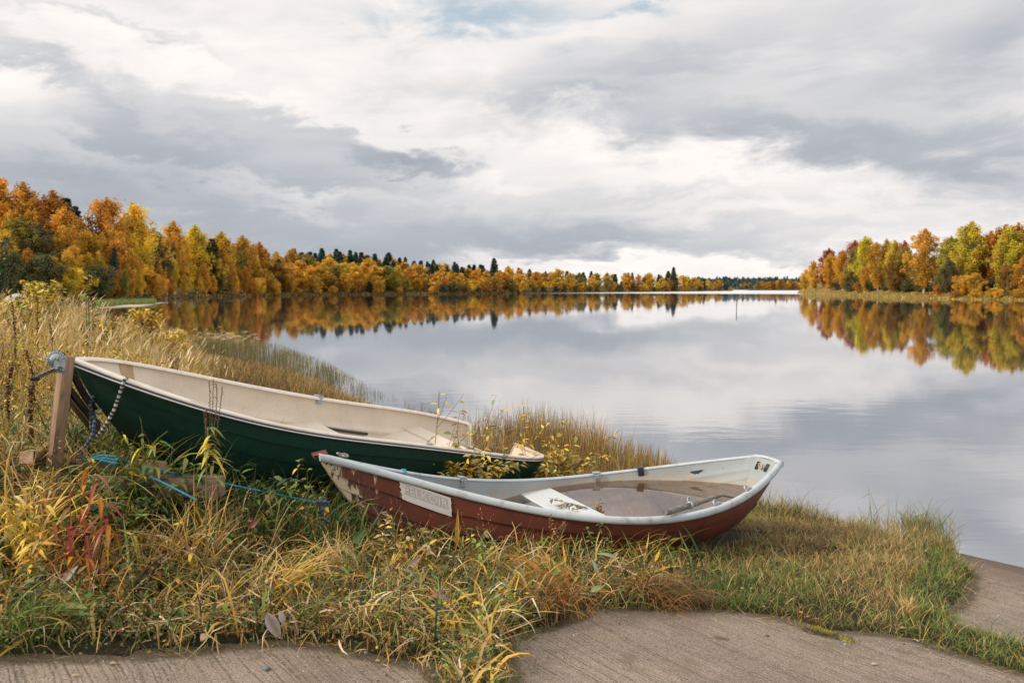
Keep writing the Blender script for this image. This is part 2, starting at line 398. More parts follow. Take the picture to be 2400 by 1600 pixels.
def wbox(mb, p0, p1, w, h, up=(0, 0, 1), bev=.006):
    """timber from p0 to p1 with its grain along it; vertex colours carry grain coordinates"""
    p0, p1 = np.asarray(p0, float), np.asarray(p1, float); d = p1 - p0; L = np.linalg.norm(d); d /= L
    s = np.cross(d, up); s /= np.linalg.norm(s); u = np.cross(s, d); k = mb.n
    mb.box((p0 + p1) / 2, d * L / 2, s * w / 2, u * h / 2, (1, 1, 1), bev)
    V = mb.V[-1]; off = np.random.default_rng(k + int(L * 1000)).random(3) * 5
    mb.C[-1] = np.stack([(V - p0) @ d, (V - p0) @ s, (V - p0) @ u], 1) + off

# ------------------------------------------------------------------ boats
def lag(cp, t):
    t = np.asarray(t, float); k = np.linspace(0, 1, len(cp)); r = np.zeros_like(t)
    for i in range(len(cp)):
        l = np.ones_like(t)
        for j in range(len(cp)):
            if j != i: l = l * (t - k[j]) / (k[i] - k[j])
        r = r + cp[i] * l
    return r
class Boat:
    def __init__(s, x0, y0, yaw, roll, L, b, z, keel, rake_bow, rake_stern, strakes, ledge=.011):
        s.x0, s.y0, s.yaw, s.roll, s.L, s.b, s.z, s.keel = x0, y0, yaw, roll, L, b, z, keel
        s.rb, s.rs, s.st, s.ledge = rake_bow, rake_stern, strakes, ledge
    cut = None                                   # (u0, u1, height factor): opening in the stern board
    def tu(s): return np.linspace(0, 1, 9) if s.cut is None else np.array([0, .5 * s.cut[0], s.cut[0], s.cut[0] + .012, .5, .7, s.cut[1] - .012, s.cut[1], 1])
    def ttop(s, u): return np.ones_like(u) if s.cut is None else np.where((u > s.cut[0] + .005) & (u < s.cut[1] - .005), s.cut[2], 1.0)
    def tgrid(s, q, inner):
        u = s.tu(); k = s.ttop(u)
        return np.stack([s.P(0 * q + 1, q * kk, 1, 0, inner) * (1 - v) + s.P(0 * q + 1, q * kk, -1, 0, inner) * v for v, kk in zip(u, k)])
    def half(s, t): return np.maximum(lag(s.b, t), .012)
    def sheer(s, t): return lag(s.z, t) + CAMZ
    def kz(s, t): return np.interp(t, s.keel[0], s.keel[1])
    def local(s, t, q, off=0.0, inner=False):
        """section point in the boat's own frame: X to the bow, Y outboard, Z up (rel. to sheer reference)"""
        t = np.asarray(t, float); q = np.asarray(q, float)
        th = q * np.pi / 2
        bowv = np.exp(-(t / .17) ** 2)
        y_r = .80 * np.sin(th) ** .62 + .20 * q; z_r = (1 - np.cos(th)) ** .92
        y_v = q ** .9; z_v = q ** 1.05
        y = s.half(t) * (y_r * (1 - bowv) + y_v * bowv)
        g = z_r * (1 - bowv) + z_v * bowv
        kz, zs = s.kz(t), s.sheer(t); zz = kz + (zs - kz) * g
        if inner: off = off - .016; zz = zz + .02 * (1 - q)
        y = np.maximum(y + off * (1 - .3 * (1 - q)), 0.0) if inner else y + off
        X = (.5 - t) * s.L - s.rb * np.exp(-(t / .12) ** 1.5) * (1 - g) ** 1.2 + s.rs * np.exp(-((1 - t) / .12) ** 1.5) * (1 - g)
        if inner: X = X - .055 * np.exp(-(t / .14) ** 2) * (1.15 - .8 * q) + .02 * np.exp(-((1 - t) / .02) ** 2)
        return X, y, zz
    def world(s, X, Y, Z, t):
        ref = s.sheer(t); dz = Z - ref; c, sn = np.cos(s.roll), np.sin(s.roll)
        Yr = Y * c + dz * sn; Zr = ref - Y * sn + dz * c
        cy, sy = np.cos(s.yaw), np.sin(s.yaw)
        return np.stack(np.broadcast_arrays(s.x0 - cy * X - sy * Yr, s.y0 + sy * X - cy * Yr, Zr), -1)
    def P(s, t, q, side=1, off=0.0, inner=False):
        X, y, z = s.local(t, q, off, inner); return s.world(X, side * y, z, np.asarray(t, float) + 0 * y)
    def in_half(s, t, zl):
        """inner half breadth at local height zl (scalar t)"""
        q = np.linspace(0, 1, 80); X, y, z = s.local(np.full(80, t), q, 0, True)
        if zl <= z[0]: return 0.0, X[0]
        return float(np.interp(zl, z, y)), float(np.interp(zl, z, X))
    def tt(s, n=64): return np.clip(np.linspace(0, 1, n) ** 1.0, 0, 1)
    def hull(s, mat, parent):
        mb = MB(); t = s.tt(72)
        for side in (1, -1):
            for k in range(len(s.st) - 1):
                a, b = s.st[k], s.st[k + 1]
                q = np.linspace(a, b, 6); lo = s.ledge * (1 - (q - a) / (b - a)) if k > 0 else 0 * q
                T, Q = np.meshgrid(t, q); fade = np.clip(T / .05, .15, 1)
                G = s.P(T, Q, side, lo[:, None] * fade)
                C = np.stack([T, Q, 0 * T + .5 + .5 * side], -1)
                mb.grid(G, C)
                if k > 0:      # underside of the lap
                    G2 = np.stack([s.P(t, np.full_like(t, a), side, 0.0), s.P(t, np.full_like(t, a), side, s.ledge * np.clip(t / .05, .15, 1))])
                    mb.grid(G2, np.stack([np.stack([t, 0 * t + a, 0 * t], -1)] * 2))
        # stem face
        q = np.linspace(0, 1, 20); a, b = s.P(0 * q, q, 1), s.P(0 * q, q, -1)
        f = a * .5 + b * .5 + .012 * np.array([-np.cos(s.yaw), np.sin(s.yaw), 0])
        mb.grid(np.stack([a, f, b]), np.stack([np.stack([0 * q, q, 0 * q], -1)] * 3))
        # transom outside
        q = np.linspace(0, 1, 16); A, B = s.P(0 * q + 1, q, 1), s.P(0 * q + 1, q, -1)
        G = s.tgrid(q, False)
        mb.grid(G, np.stack([np.broadcast_to(1.0, G.shape[:2]), np.broadcast_to(q, G.shape[:2]), np.broadcast_to(.5, G.shape[:2])], -1))
        return mb.build('hull', mat, parent)
    def inner(s, mat, parent, ridges=(), skip_transom=False):
        mb = MB(); t = np.linspace(.012, 1, 72); q = np.linspace(0, 1, 40)
        T, Q = np.meshgrid(t, q)
        off = 0 * T
        for (q0, w, h) in ridges: off = off - h * np.exp(-((Q - q0) / w) ** 2) * np.clip((T - .06) / .12, 0, 1)
        for side in (1, -1):
            mb.grid(s.P(T, Q, side, off, True), np.stack([T, Q, 0 * T + .5 + .5 * side], -1))
        if not skip_transom:
            q2 = np.linspace(0, 1, 16); A, B = s.P(0 * q2 + 1, q2, 1, 0, True), s.P(0 * q2 + 1, q2, -1, 0, True)
            G = s.tgrid(q2, True)
            mb.grid(G, np.stack([np.broadcast_to(1.0, G.shape[:2]), np.broadcast_to(q2, G.shape[:2]), np.broadcast_to(.5, G.shape[:2])], -1))
        return mb.build('interior', mat, parent)
    def sweep(s, prof, t=None, sides=(1, -1), col=(1, 1, 1), mb=None):
        """sweep a closed (outboard, up) profile along the gunwale"""
        mb = mb or MB(); t = np.linspace(0, 1, 90) if t is None else t
        X, y, z = s.local(t, np.ones_like(t))
        dy = np.gradient(y) ; dx = np.gradient(X); ln = np.hypot(dx, dy) + 1e-9
        nx, ny = dy / ln, -dx / ln                                   # outboard normal in plan
        for side in sides:
            G = []
            for (o, u) in prof: G.append(s.world(X + nx * o, side * (y + ny * o), z + u, t))
            mb.grid(np.stack(G + [G[0]]), col)
            for e in (0, -1):
                ring = np.stack([g[e] for g in G]); c0 = ring.mean(0)
                mb.add(np.concatenate([[c0], ring]), None, [(0, 1 + i, 1 + (i + 1) % len(ring)) for i in range(len(ring))], col)
        return mb
    def bench(s, t0, t1, zl, thick=None, n=6, mb=None, round_=.01):
        """thwart across the boat between stations t0,t1 whose top is at local height zl (relative to world z at roll 0)"""
        mb = mb or MB(); ts = np.linspace(t0, t1, n)
        def row(z, tt, inset=0.0):
            hb = np.array([s.in_half(a, z)[0] for a in tt]) + .004 - inset; X = (.5 - tt) * s.L
            u = np.linspace(-1, 1, 13)
            return s.world(X[:, None] + 0 * u, hb[:, None] * u, z + 0 * X[:, None] + 0 * u, (tt[:, None] + 0 * u))
        top = row(zl, ts); C = np.stack([np.broadcast_to(ts[:, None], top.shape[:2]), np.full(top.shape[:2], .5), np.broadcast_to(np.linspace(0, 1, 13), top.shape[:2])], -1)
        mb.grid(top, C)
        d = thick if thick else .45
        for e in (0, -1):
            tt = np.array([ts[e]] * 5); zz = zl - np.array([0, round_, d * .3, d * .65, d]); kf = s.kz(ts[e]) + .02
            zz = np.maximum(zz, kf + .002)
            sg = -1 if e == 0 else 1
            rows = []
            for i, z in enumerate(zz):
                hb = max(s.in_half(ts[e], z)[0], .01) + .004; u = np.linspace(-1, 1, 13)
                X = (.5 - ts[e]) * s.L - sg * (round_ if i > 0 else 0)
                rows.append(s.world(X + 0 * u, hb * u, z + 0 * u, ts[e] + 0 * u))
            mb.grid(np.stack(rows), np.stack([np.stack([np.full(13, ts[e]), np.full(13, .3), np.linspace(0, 1, 13)], -1)] * 5))
        if thick:
            mb.grid(row(zl - thick, ts), C)
        return mb

def hull_mat(name, col, dark, peel=None, wear=(.1, .06, .05), wear_amt=.5, rough=.55):
    m, t, out = new_mat(name); tc = t.n('ShaderNodeTexCoord'); a = t.n('ShaderNodeAttribute'); a.attribute_name = 'Col'
    sp = t.n('ShaderNodeSeparateXYZ'); t.L.new(a.outputs['Vector'], sp.inputs[0]); T, S = sp.outputs[0], sp.outputs[1]
    n1 = t.noise(tc.outputs['Object'], 5, 6, .65); n2 = t.noise(t.mapping(tc.outputs['Object'], (9, 9, 2.2)), 1.6, 7, .7, .6); n3 = t.noise(tc.outputs['Object'], 90, 3, .6)
    c = t.mix(t.sstep(n1, .35, .7), col, dark)
    c = t.mix(t.m('MULTIPLY', t.sstep(n3, .55, .8), .4), c, t.mix(1.0, c, (1.7, 1.7, 1.7), 'MULTIPLY'))
    streak = t.noise(t.mapping(tc.outputs['Object'], (3, 3, 26)), 1.0, 5, .7)
    c = t.mix(t.m('MULTIPLY', t.sstep(streak, .55, .75), wear_amt), c, wear)
    cbx = t.n('ShaderNodeCombineXYZ'); t.set(cbx.inputs[0], t.m('MULTIPLY', T, 16.0)); t.set(cbx.inputs[1], t.m('MULTIPLY', S, 75.0)); scr = t.noise(cbx.outputs[0], 1.0, 6, .75)
    c = t.mix(t.m('MULTIPLY', t.sstep(scr, .58, .72), .38), c, t.mix(.5, t.mix(1.0, c, (2.4, 2.4, 2.4), 'MULTIPLY'), (.10, .095, .09)))
    c = t.mix(t.m('MULTIPLY', t.sstep(scr, .40, .30), .45), c, (.02, .02, .018))
    h = n3
    if peel:
        pcol, reach = peel
        near = t.m('SUBTRACT', 1.0, t.m('DIVIDE', T, reach)); near = t.m('MULTIPLY', near, t.sstep(S, .30, .5))
        f = t.m('ADD', t.m('MULTIPLY', near, .17), t.m('MULTIPLY', t.m('SUBTRACT', n2, .5), 1.35))
        f2 = t.sstep(f, .12, .145); fb = t.sstep(f, .03, .09)
        c = t.mix(t.m('MULTIPLY', fb, .75), c, (.12, .05, .035)); c = t.mix(f2, c, t.mix(t.sstep(n3, .45, .7), pcol, (.42, .33, .22)))
        h = t.m('ADD', t.m('MULTIPLY', n3, .4), t.m('MULTIPLY', f2, -1.0))
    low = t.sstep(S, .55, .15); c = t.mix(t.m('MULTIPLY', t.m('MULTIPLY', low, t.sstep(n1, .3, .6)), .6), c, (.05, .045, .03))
    principled(t, out, c, t.sstep(n1, .3, .7, rough - .1, rough + .15), t.bump(h, .25, .0025), 0, .35); return m
def gel_mat(name, col, speck, stain_z=None, speck_amt=.35, grey=(.42, .42, .42)):
    m, t, out = new_mat(name); tc = t.n('ShaderNodeTexCoord'); geo = t.n('ShaderNodeNewGeometry')
    n1 = t.noise(tc.outputs['Object'], 4, 5, .6); n2 = t.noise(tc.outputs['Object'], 190, 2, .7); n3 = t.noise(tc.outputs['Object'], 16, 6, .7)
    c = t.mix(t.m('MULTIPLY', t.sstep(n1, .4, .75), .45), col, grey)
    c = t.mix(t.m('MULTIPLY', t.sstep(n2, .55, .68), speck_amt), c, speck)
    c = t.mix(t.m('MULTIPLY', t.sstep(n3, .60, .72), .35), c, speck)
    if stain_z is not None:
        sp = t.n('ShaderNodeSeparateXYZ'); t.L.new(geo.outputs['Position'], sp.inputs[0])
        drip = t.noise(t.mapping(tc.outputs['Object'], (9, 9, 3.0)), 1.6, 7, .75)
        z = t.m('SUBTRACT', sp.outputs[2], stain_z)
        f = t.m('SUBTRACT', t.m('MULTIPLY', t.m('SUBTRACT', drip, .42), .42), z)
        c = t.mix(t.m('MULTIPLY', t.sstep(f, -.08, .10), .75), c, (.36, .27, .17))
        c = t.mix(t.m('MULTIPLY', t.sstep(z, .012, -.012), .85), c, t.mix(t.sstep(n3, .3, .65), (.44, .32, .21), (.27, .18, .11)))
    principled(t, out, c, .48, t.bump(t.m('ADD', n3, t.m('MULTIPLY', n2, .3)), .14, .003), 0, .4); return m
def plain_mat(name, col, rough=.5, wear=(.2, .2, .2), amt=.35, metal=0.0):
    m, t, out = new_mat(name); tc = t.n('ShaderNodeTexCoord'); n1 = t.noise(tc.outputs['Object'], 12, 6, .68); n2 = t.noise(tc.outputs['Object'], 120, 3, .6)
    c = t.mix(t.m('MULTIPLY', t.sstep(n1, .5, .72), amt), col, wear); c = t.mix(t.m('MULTIPLY', t.sstep(n2, .58, .75), amt * .6), c, wear)
    principled(t, out, c, rough, t.bump(n2, .12, .002), metal, .4); return m

WATER_IN = 0.645       # level of the rain water standing in the red boat
M['red_hull'] = hull_mat('red_paint', (.128, .034, .021), (.072, .021, .015), ((.50, .42, .30), .10), (.085, .040, .032), .6, .5)
M['green_hull'] = hull_mat('green_gelcoat', (.015, .066, .050), (.010, .047, .038), None, (.018, .04, .034), .55, .42)
M['red_inner'] = gel_mat('pale_gelcoat', (.285, .325, .345), (.13, .115, .09), WATER_IN, .40, (.20, .22, .225))
M['seat_white'] = gel_mat('seat_white', (.50, .54, .56), (.4, .4, .38), None, .18, (.52, .54, .55))
M['red_rail'] = plain_mat('rail_white', (.42, .475, .51), .6, (.17, .165, .15), .6)
M['cream'] = gel_mat('cream_gelcoat', (.66, .58, .48), (.30, .23, .16), None, .5, (.52, .45, .37))
M['stem_red'] = plain_mat('stem_red', (.115, .024, .018), .6, (.05, .02, .016), .5)
M['cream_rim'] = plain_mat('cream_rim', (.70, .64, .56), .5, (.36, .30, .24), .4)
M['navy'] = plain_mat('navy_rubber', (.018, .026, .045), .45, (.06, .07, .09), .4)
M['white_trim'] = plain_mat('white_trim', (.68, .67, .66), .45, (.4, .38, .36), .4)
M['black'] = plain_mat('black_fitting', (.02, .022, .026), .4, (.08, .08, .08), .4)
M['galv'] = plain_mat('galvanised', (.36, .41, .44), .42, (.14, .14, .14), .5, .5)
M['stain'] = plain_mat('scuffed_patch', (.40, .28, .15), .7, (.55, .46, .36), .6)

# ---- red boat
RB = Boat(.461, 6.213, -.391, -.022, 3.9, [.02, .268, .674, .676, .149], [-1.159, -1.464, -1.655, -1.658, -1.513],
          ([0, .05, .15, .35, .5, .7, .85, 1], [.62, .50, .36, .30, .285, .30, .36, .55]), .42, +.20, [0, .30, .47, .62, .80, 1.0], .022)
red = thing('rowing_boat', 'weathered red rowing boat with white rim, half full of rain water, lying in the grass', 'rowing boat', (.461, 6.213, .3))
RB.hull(M['red_hull'], red)
RB.inner(M['red_inner'], red, ((.62, .035, .012), (.78, .03, .010)))
prof = [(o_ * .86, h_ * .76) for o_, h_ in [(-.026, -.004), (-.018, .010), (.004, .016), (.022, .010), (.030, -.006), (.031, -.030), (.026, -.050), (.014, -.056), (.002, -.050), (-.006, -.03), (-.016, -.016)]]
rail = RB.sweep(prof, np.linspace(0, 1, 110)).build('gunwale', M['red_rail'], red)
mb = MB()      # rim across the transom
A, B = RB.P(1.0, 1.0, 1), RB.P(1.0, 1.0, -1); u = np.linspace(-.08, 1.08, 12)
cen = A + (B - A) * u[:, None] + np.outer(.012 * np.sin(np.pi * np.clip(u, 0, 1)), (0, 0, 1))
ax = np.array([np.cos(RB.yaw), -np.sin(RB.yaw), 0])
G = np.stack([cen + ax * o + np.array([0, 0, h]) for o, h in prof]); mb.grid(np.concatenate([G, G[:1]]))
for e in (0, -1):
    ring = G[:, e]; mb.add(np.concatenate([[ring.mean(0)], ring]), None, [(0, 1 + i, 1 + (i + 1) % len(ring)) for i in range(len(ring))])
mb.build('stern_rim', M['red_rail'], red)
mb = MB()      # flared cap of the stem, red paint
tip = RB.P(0.0, 1.0, 1) * .5 + RB.P(0.0, 1.0, -1) * .5; fw = -ax; lt = np.array([-np.sin(RB.yaw), -np.cos(RB.yaw), 0])
G = []
for w, l, z0 in ((-.060, .030, .008), (-.042, .045, .010), (-.018, .050, .006), (.008, .036, -.004)):
    G.append([tip + lt * w + fw * (l - .10) + np.array([0, 0, z0 + .012]), tip + lt * w * .9 + fw * l + np.array([0, 0, z0]), tip + lt * w * .8 + fw * (l - .01) + np.array([0, 0, z0 - .03]), tip + lt * w * .5 + fw * (l - .04) + np.array([0, 0, z0 - .05])])
G = np.array(G); mb.grid(G, np.stack([np.full(G.shape[:2], .6), np.full(G.shape[:2], .9), np.zeros(G.shape[:2])], -1)); mb.build('stem_cap', M['stem_red'], red)
# thwarts
def find_t(boat, px, q, side, inner=True):
    ts = np.linspace(0, 1, 400); x, _ = to_px(boat.P(ts, np.full(400, q), side, 0, inner)); return float(np.interp(px, x, ts))
zb = WATER_IN + .016
ts0, ts1 = .455, .535
RB.bench(ts0, ts1, zb, .03).build('thwart', M['seat_white'], red)
RB.bench(.78, .90, WATER_IN - .035, None).build('stern_bench', M['red_inner'], red)
RB.bench(.20, .345, WATER_IN - .03, None).build('bow_bench', M['red_inner'], red)
# fittings on the gunwale
def gun(boat, px, side):
    ts = np.linspace(0, 1, 600); x, _ = to_px(boat.P(ts, np.ones(600), side)); t = float(np.interp(px, x, ts)); p = boat.P(t, 1.0, side)
    d = boat.P(min(t + .01, 1), 1.0, side) - boat.P(t - .01, 1.0, side); d /= np.linalg.norm(d); o = side * np.array([-np.sin(boat.yaw), -np.cos(boat.yaw), 0]); o -= d * (o @ d); o /= np.linalg.norm(o)
    return p, d, o, np.cross(d, o) * (1 if np.cross(d, o)[2] > 0 else -1)
def socket(boat, px, side, mat, parent, s=1.0):
    p, d, o, u = gun(boat, px, side); mb = MB()
    mb.box(p - o * .030 * s + u * -.022, d * .028 * s, o * .009 * s, u * .032 * s, bev=.004)
    mb.box(p - o * .004 * s + u * .019, d * .032 * s, o * .030 * s, u * .005 * s, bev=.003)
    mb.tube([p - o * .040 * s + u * .006, p - o * .040 * s - u * .026 * s], .010 * s, k=8)
    return mb.build('rowlock_socket', mat, parent, smooth=False)
for px, side in ((1082, -1), (1397, -1), (1500, -1)): socket(RB, px, side, M['galv'] if px != 1500 else M['black'], red)
def cleat(boat, px, side, mat, parent):
    p, d, o, u = gun(boat, px, side); mb = MB(); p = p - o * .012 + u * .016
    mb.box(p + u * .003, d * .038, o * .014, u * .004, bev=.003)
    mb.tube([p - d * .02 - o * .01, p - d * .02 - o * .02 + u * .02, p - o * .024 + u * .028, p + d * .014 - o * .02 + u * .016], .008, k=7)
    return mb.build('cleat', mat, parent)
cleat(RB, 1684, 1, M['galv'], red); cleat(RB, 1757, 1, M['galv'], red); cleat(RB, 1345, 1, M['white_trim'], red)
# stern plates, ring, worn hole
def inner_pt(boat, u, q):     # on the inside of the transom, u from near (0) to far (1)
    return boat.P(1.0, q, 1, 0, True) * (1 - u) + boat.P(1.0, q, -1, 0, True) * u
dn = np.array([-np.cos(RB.yaw), np.sin(RB.yaw), 0])
for u in (.28, .74):
    mb = MB(); a, b = inner_pt(RB, u, .80), inner_pt(RB, u, .935); mb.box((a + b) / 2 + dn * .008, lt * .017, dn * .006, (b - a) / 2, bev=.003)
    mb.build('backing_plate', M['black'], red)
mb = MB(); c = inner_pt(RB, .5, .88) + dn * .02; aa = np.linspace(0, 2 * np.pi, 20)
mb.tube([c + lt * .022 * np.cos(v) + np.array([0, 0, 1]) * .026 * np.sin(v) + dn * .01 for v in aa], .005, k=6); mb.tube([c, c - np.array([0, 0, .03])], .008)
mb.build('ring_bolt', M['stain'], red)
mb = MB(); tq = find_t(RB, 1632, .9, -1); pc = RB.P(tq, .86, -1, -.004, True)
q = np.array([RB.P(tq + .011 * math.cos(v) * (1 + .5 * math.sin(3 * v)), .86 + .035 * math.sin(v) * (1 + .3 * math.cos(2 * v)), -1, -.004, True) for v in np.linspace(0, 2 * np.pi, 14, endpoint=False)])
mb.add(np.concatenate([[pc], q]), None, [(0, 1 + i, 1 + (i + 1) % 14) for i in range(14)])
mb.build('chipped_patch', M['black'], red)
# name plate stuck on the near bow
def plate(boat, x0, x1, parent):
    ta, tb = find_t(boat, x0, .86, 1, False), find_t(boat, x1, .86, 1, False)
    qa, qb = .765, .925
    U = lambda t: ta + (tb - ta) * t
    def S(u, v, off): return boat.P(U(u), qa + (qb - qa) * v + .035 * (1 - u) - .0 * u, 1, .022 * (1 - max(0.0, (qa + (qb - qa) * v + .035 * (1 - u) - .80) / .20)) + .003 + off)
    uu = np.linspace(0, 1, 25); vv = np.linspace(0, 1, 9); uj = uu[None, :] + 0 * vv[:, None]
    e = np.where(uj < .01, -.018 * np.sin(np.arange(9) * 2.7)[:, None], 0) + np.where(uj > .99, -.012 * np.abs(np.sin(np.arange(9) * 2.1))[:, None], 0)
    mb = MB(); mb.grid(np.array([[S(uj[i, j] + e[i, j], vv[i], .006) for j in range(25)] for i in range(9)]))
    mb.grid(np.array([[S(uj[i, j] + e[i, j], vv[i], -.004 if i in (0, 8) else .006) for j in range(25)] for i in (0, 0, 8, 8)]))
    pl = mb.build('name_plate', M['plate'], parent)
    word = 'PELKOIR'; mbk = MB(); n = len(word)
    for i in range(n):      # grey cells
        a, b = .075 + i * .124, .075 + i * .124 + .108
        mbk.grid(np.array([[S(u, v, .0075) for u in np.linspace(a, b, 4)] for v in np.linspace(.34, .88, 4)]))
    mbk.build('letter_ground', M['plate_grey'], pl)
    cu = bpy.data.curves.new('lettering', 'FONT'); cu.body = word; cu.size = 1; cu.resolution_u = 3
    to = bpy.data.objects.new('lettering_source', cu); COL.objects.link(to); dg = bpy.context.evaluated_depsgraph_get(); dg.update()
    me = bpy.data.meshes.new_from_object(to.evaluated_get(dg)); bpy.data.objects.remove(to)
    co = np.array([v.co for v in me.vertices]); fs = [list(p.vertices) for p in me.polygons]; bpy.data.meshes.remove(me)
    # squeeze each glyph of the word over its cell
    mn, mx = co.min(0), co.max(0); W = np.stack([S(.075 + .855 * (p[0] - mn[0]) / (mx[0] - mn[0]), .40 + .42 * (p[1] - mn[1]) / (mx[1] - mn[1]), .0088) for p in co])
    me = bpy.data.meshes.new('lettering'); me.from_pydata((W - root_loc(parent)).tolist(), [], fs); me.materials.append(M['plate_ink'])
    lo = bpy.data.objects.new('lettering', me); COL.objects.link(lo); lo.parent = pl
M['plate'] = plain_mat('plate_white', (.50, .50, .50), .55, (.34, .34, .35), .4)
M['plate_grey'] = plain_mat('plate_grey', (.36, .34, .355), .6, (.44, .43, .43), .4)
M['plate_ink'] = plain_mat('plate_ink', (.52, .51, .51), .6, (.40, .39, .40), .4)
plate(RB, 938, 1056, red)
# stain: rope remnant on the bow, far side
# rain water inside
def rain(boat, zw):
    ts = np.linspace(.03, .995, 90); rows = []
    for t in ts:
        q = np.linspace(0, 1, 120); ends = []
        for side in (1, -1):
            Pq = boat.P(np.full(120, t), q, side, .004, True); z = Pq[:, 2]
            if z.min() >= zw or z.max() <= zw: ends = None; break
            i = np.argmin(z); j = i + np.argmax(z[i:] > zw); k = (zw - z[j - 1]) / (z[j] - z[j - 1] + 1e-9) if j > 0 else 0
            ends.append(Pq[j - 1] * (1 - k) + Pq[j] * k if j > 0 else Pq[0])
        if ends: rows.append([ends[0] * (1 - w) + ends[1] * w for w in np.linspace(0, 1, 7)])
    mb = MB(); G = np.array(rows)[:, ::-1]; G[..., 2] = zw; mb.grid(G); return mb
def mat_rain():
    m, t, out = new_mat('rain_water'); tc = t.n('ShaderNodeTexCoord'); nz = t.noise(tc.outputs['Object'], 18, 3, .5); b = t.bump(nz, .02, .003)
    tr = t.n('ShaderNodeBsdfTransparent'); tr.inputs[0].default_value = (.93, .84, .72, 1)
    gl = t.n('ShaderNodeBsdfGlossy'); gl.inputs['Roughness'].default_value = .02; gl.inputs[0].default_value = (1, .97, .96, 1); t.L.new(b, gl.inputs['Normal'])
    fr = t.n('ShaderNodeFresnel'); fr.inputs[0].default_value = 1.5
    mx = t.n('ShaderNodeMixShader'); t.set(mx.inputs[0], t.m('ADD', t.m('MULTIPLY', fr.outputs[0], .75), .14, clamp=True)); t.L.new(tr.outputs[0], mx.inputs[1]); t.L.new(gl.outputs[0], mx.inputs[2]); t.L.new(mx.outputs[0], out.inputs[0]); return m
M['rain'] = mat_rain()
o = rain(RB, WATER_IN).build('rainwater', M['rain'], None, loc=(.461, 6.213, WATER_IN))
set_tag(o, 'brown tinted rain water standing inside the red rowing boat', 'water', None, 'stuff')

# oar lying in the stern
def oar():
    p0 = at_depth(1558, 1202, 5.62); p1 = at_depth(1690, 1160, 6.20); p2 = at_depth(1742, 1134, 6.52)
    p2[2] = WATER_IN - .005; p1[2] = max(p1[2], WATER_IN + .02)
    t = thing('oar', 'grey weathered wooden oar lying in the stern of the red boat', 'oar', p0); mb = MB(); d = p1 - p0; L = np.linalg.norm(d)
    q = np.linspace(0, 1, 14); P = p0 + np.outer(q, d); r = np.interp(q, [0, .03, .2, .45, 1], [.0205, .0225, .0235, .0225, .014])
    mb.tube(P, r, k=10); V = np.concatenate(mb.V); mb.C = [np.stack([(V - p0) @ (d / L), V[:, 1] * .8, V[:, 2]], 1)]
    mb.build('shaft', M['oarwood'], t)
    mb = MB(); e = p2 - p1; e /= np.linalg.norm(e); sd = np.cross(e, (0, 0, 1.0)); sd /= np.linalg.norm(sd); n2 = np.cross(sd, e)
    G = []
    for k, w in zip(np.linspace(0, 1, 7), (.014, .024, .036, .042, .043, .041, .03)):
        c = p1 + e * k * np.linalg.norm(p2 - p1) + np.array([0, 0, -.004 * k]); G.append([c - sd * w, c + n2 * .012, c + sd * w, c - n2 * .006])
    G = np.array(G); mb.grid(G, G * .9, close=True); mb.build('blade', M['oarwood'], t)
    mb = MB(); c = p0 + d * .42; dd = d / L; s1 = np.cross(dd, (0, 0, 1.0)); s1 /= np.linalg.norm(s1); u1 = np.cross(s1, dd)
    mb.disc(c, dd, .031, .022, 18, rin=.0); mb.tube([c + u1 * .02, c + u1 * .06 - dd * .01, c + u1 * .065 - dd * .03, c + u1 * .03 - dd * .03], .006, k=6); mb.build('collar', M['galv'], t)
oar()

# ---- green boat
GB = Boat(-1.444, 6.865, -.92, .224, 4.5, [.02, .676, .662, .703, .561], [-.462, -.829, -1.125, -1.391, -1.66],
          ([0, .06, .15, .3, .5, .75, 1], [1.30, 1.16, 1.02, .88, .68, .42, .20]), .42, .10, [0, .34, .52, .68, .84, 1.0], .018)
GB.cut = (.36, .94, .70)
green = thing('motor_boat', 'dark green open boat with cream interior, bow pulled up to a wooden winch post', 'boat', (-1.444, 6.865, .5))
GB.hull(M['green_hull'], green)
GB.inner(M['cream'], green, ((.70, .028, .030), (.50, .03, .018)), skip_transom=False)
prof_g = [(-.050, -.010), (-.042, .004), (-.012, .010), (.012, .006), (.018, -.004), (.014, -.012), (-.04, -.016)]
GB.sweep(prof_g, np.linspace(0, 1, 110)).build('gunwale', M['cream_rim'], green)
GB.sweep([(.012, -.006), (.026, -.008), (.031, -.020), (.026, -.034), (.010, -.036), (.004, -.02)], np.linspace(0, 1, 110)).build('rubbing_strip', M['navy'], green)
GB.sweep([(.026, -.016), (.033, -.017), (.0345, -.021), (.033, -.026), (.026, -.027)], np.linspace(0, 1, 110)).build('white_piping', M['white_trim'], green)
mb = MB()   # stern capping and corner knees
A, B = GB.P(1.0, 1.0, 1), GB.P(1.0, 1.0, -1); axg = np.array([np.cos(GB.yaw), -np.sin(GB.yaw), 0])
u = GB.tu(); cen = np.stack([GB.P(1.0, kk, 1) * (1 - v) + GB.P(1.0, kk, -1) * v for v, kk in zip(u, GB.ttop(u))])
G = np.stack([cen + axg * o + np.array([0, 0, h]) for o, h in ((-.03, .006), (.012, .010), (.024, -.004), (.022, -.03), (-.03, -.02))]); mb.grid(np.concatenate([G, G[:1]]))
mb.build('stern_cap', M['cream'], green)
def gz(t, f): k = GB.kz(t); return float(k + (GB.sheer(np.array(t)) - k) * f)
FT = lambda px, q=.56: find_t(GB, px, q, -1)
GB.bench(FT(600), FT(735), gz(FT(670), .54), None, round_=.03).build('bow_bench', M['cream'], green)
GB.bench(FT(885), FT(950), gz(FT(915), .56), None, round_=.03).build('thwart', M['cream'], green)
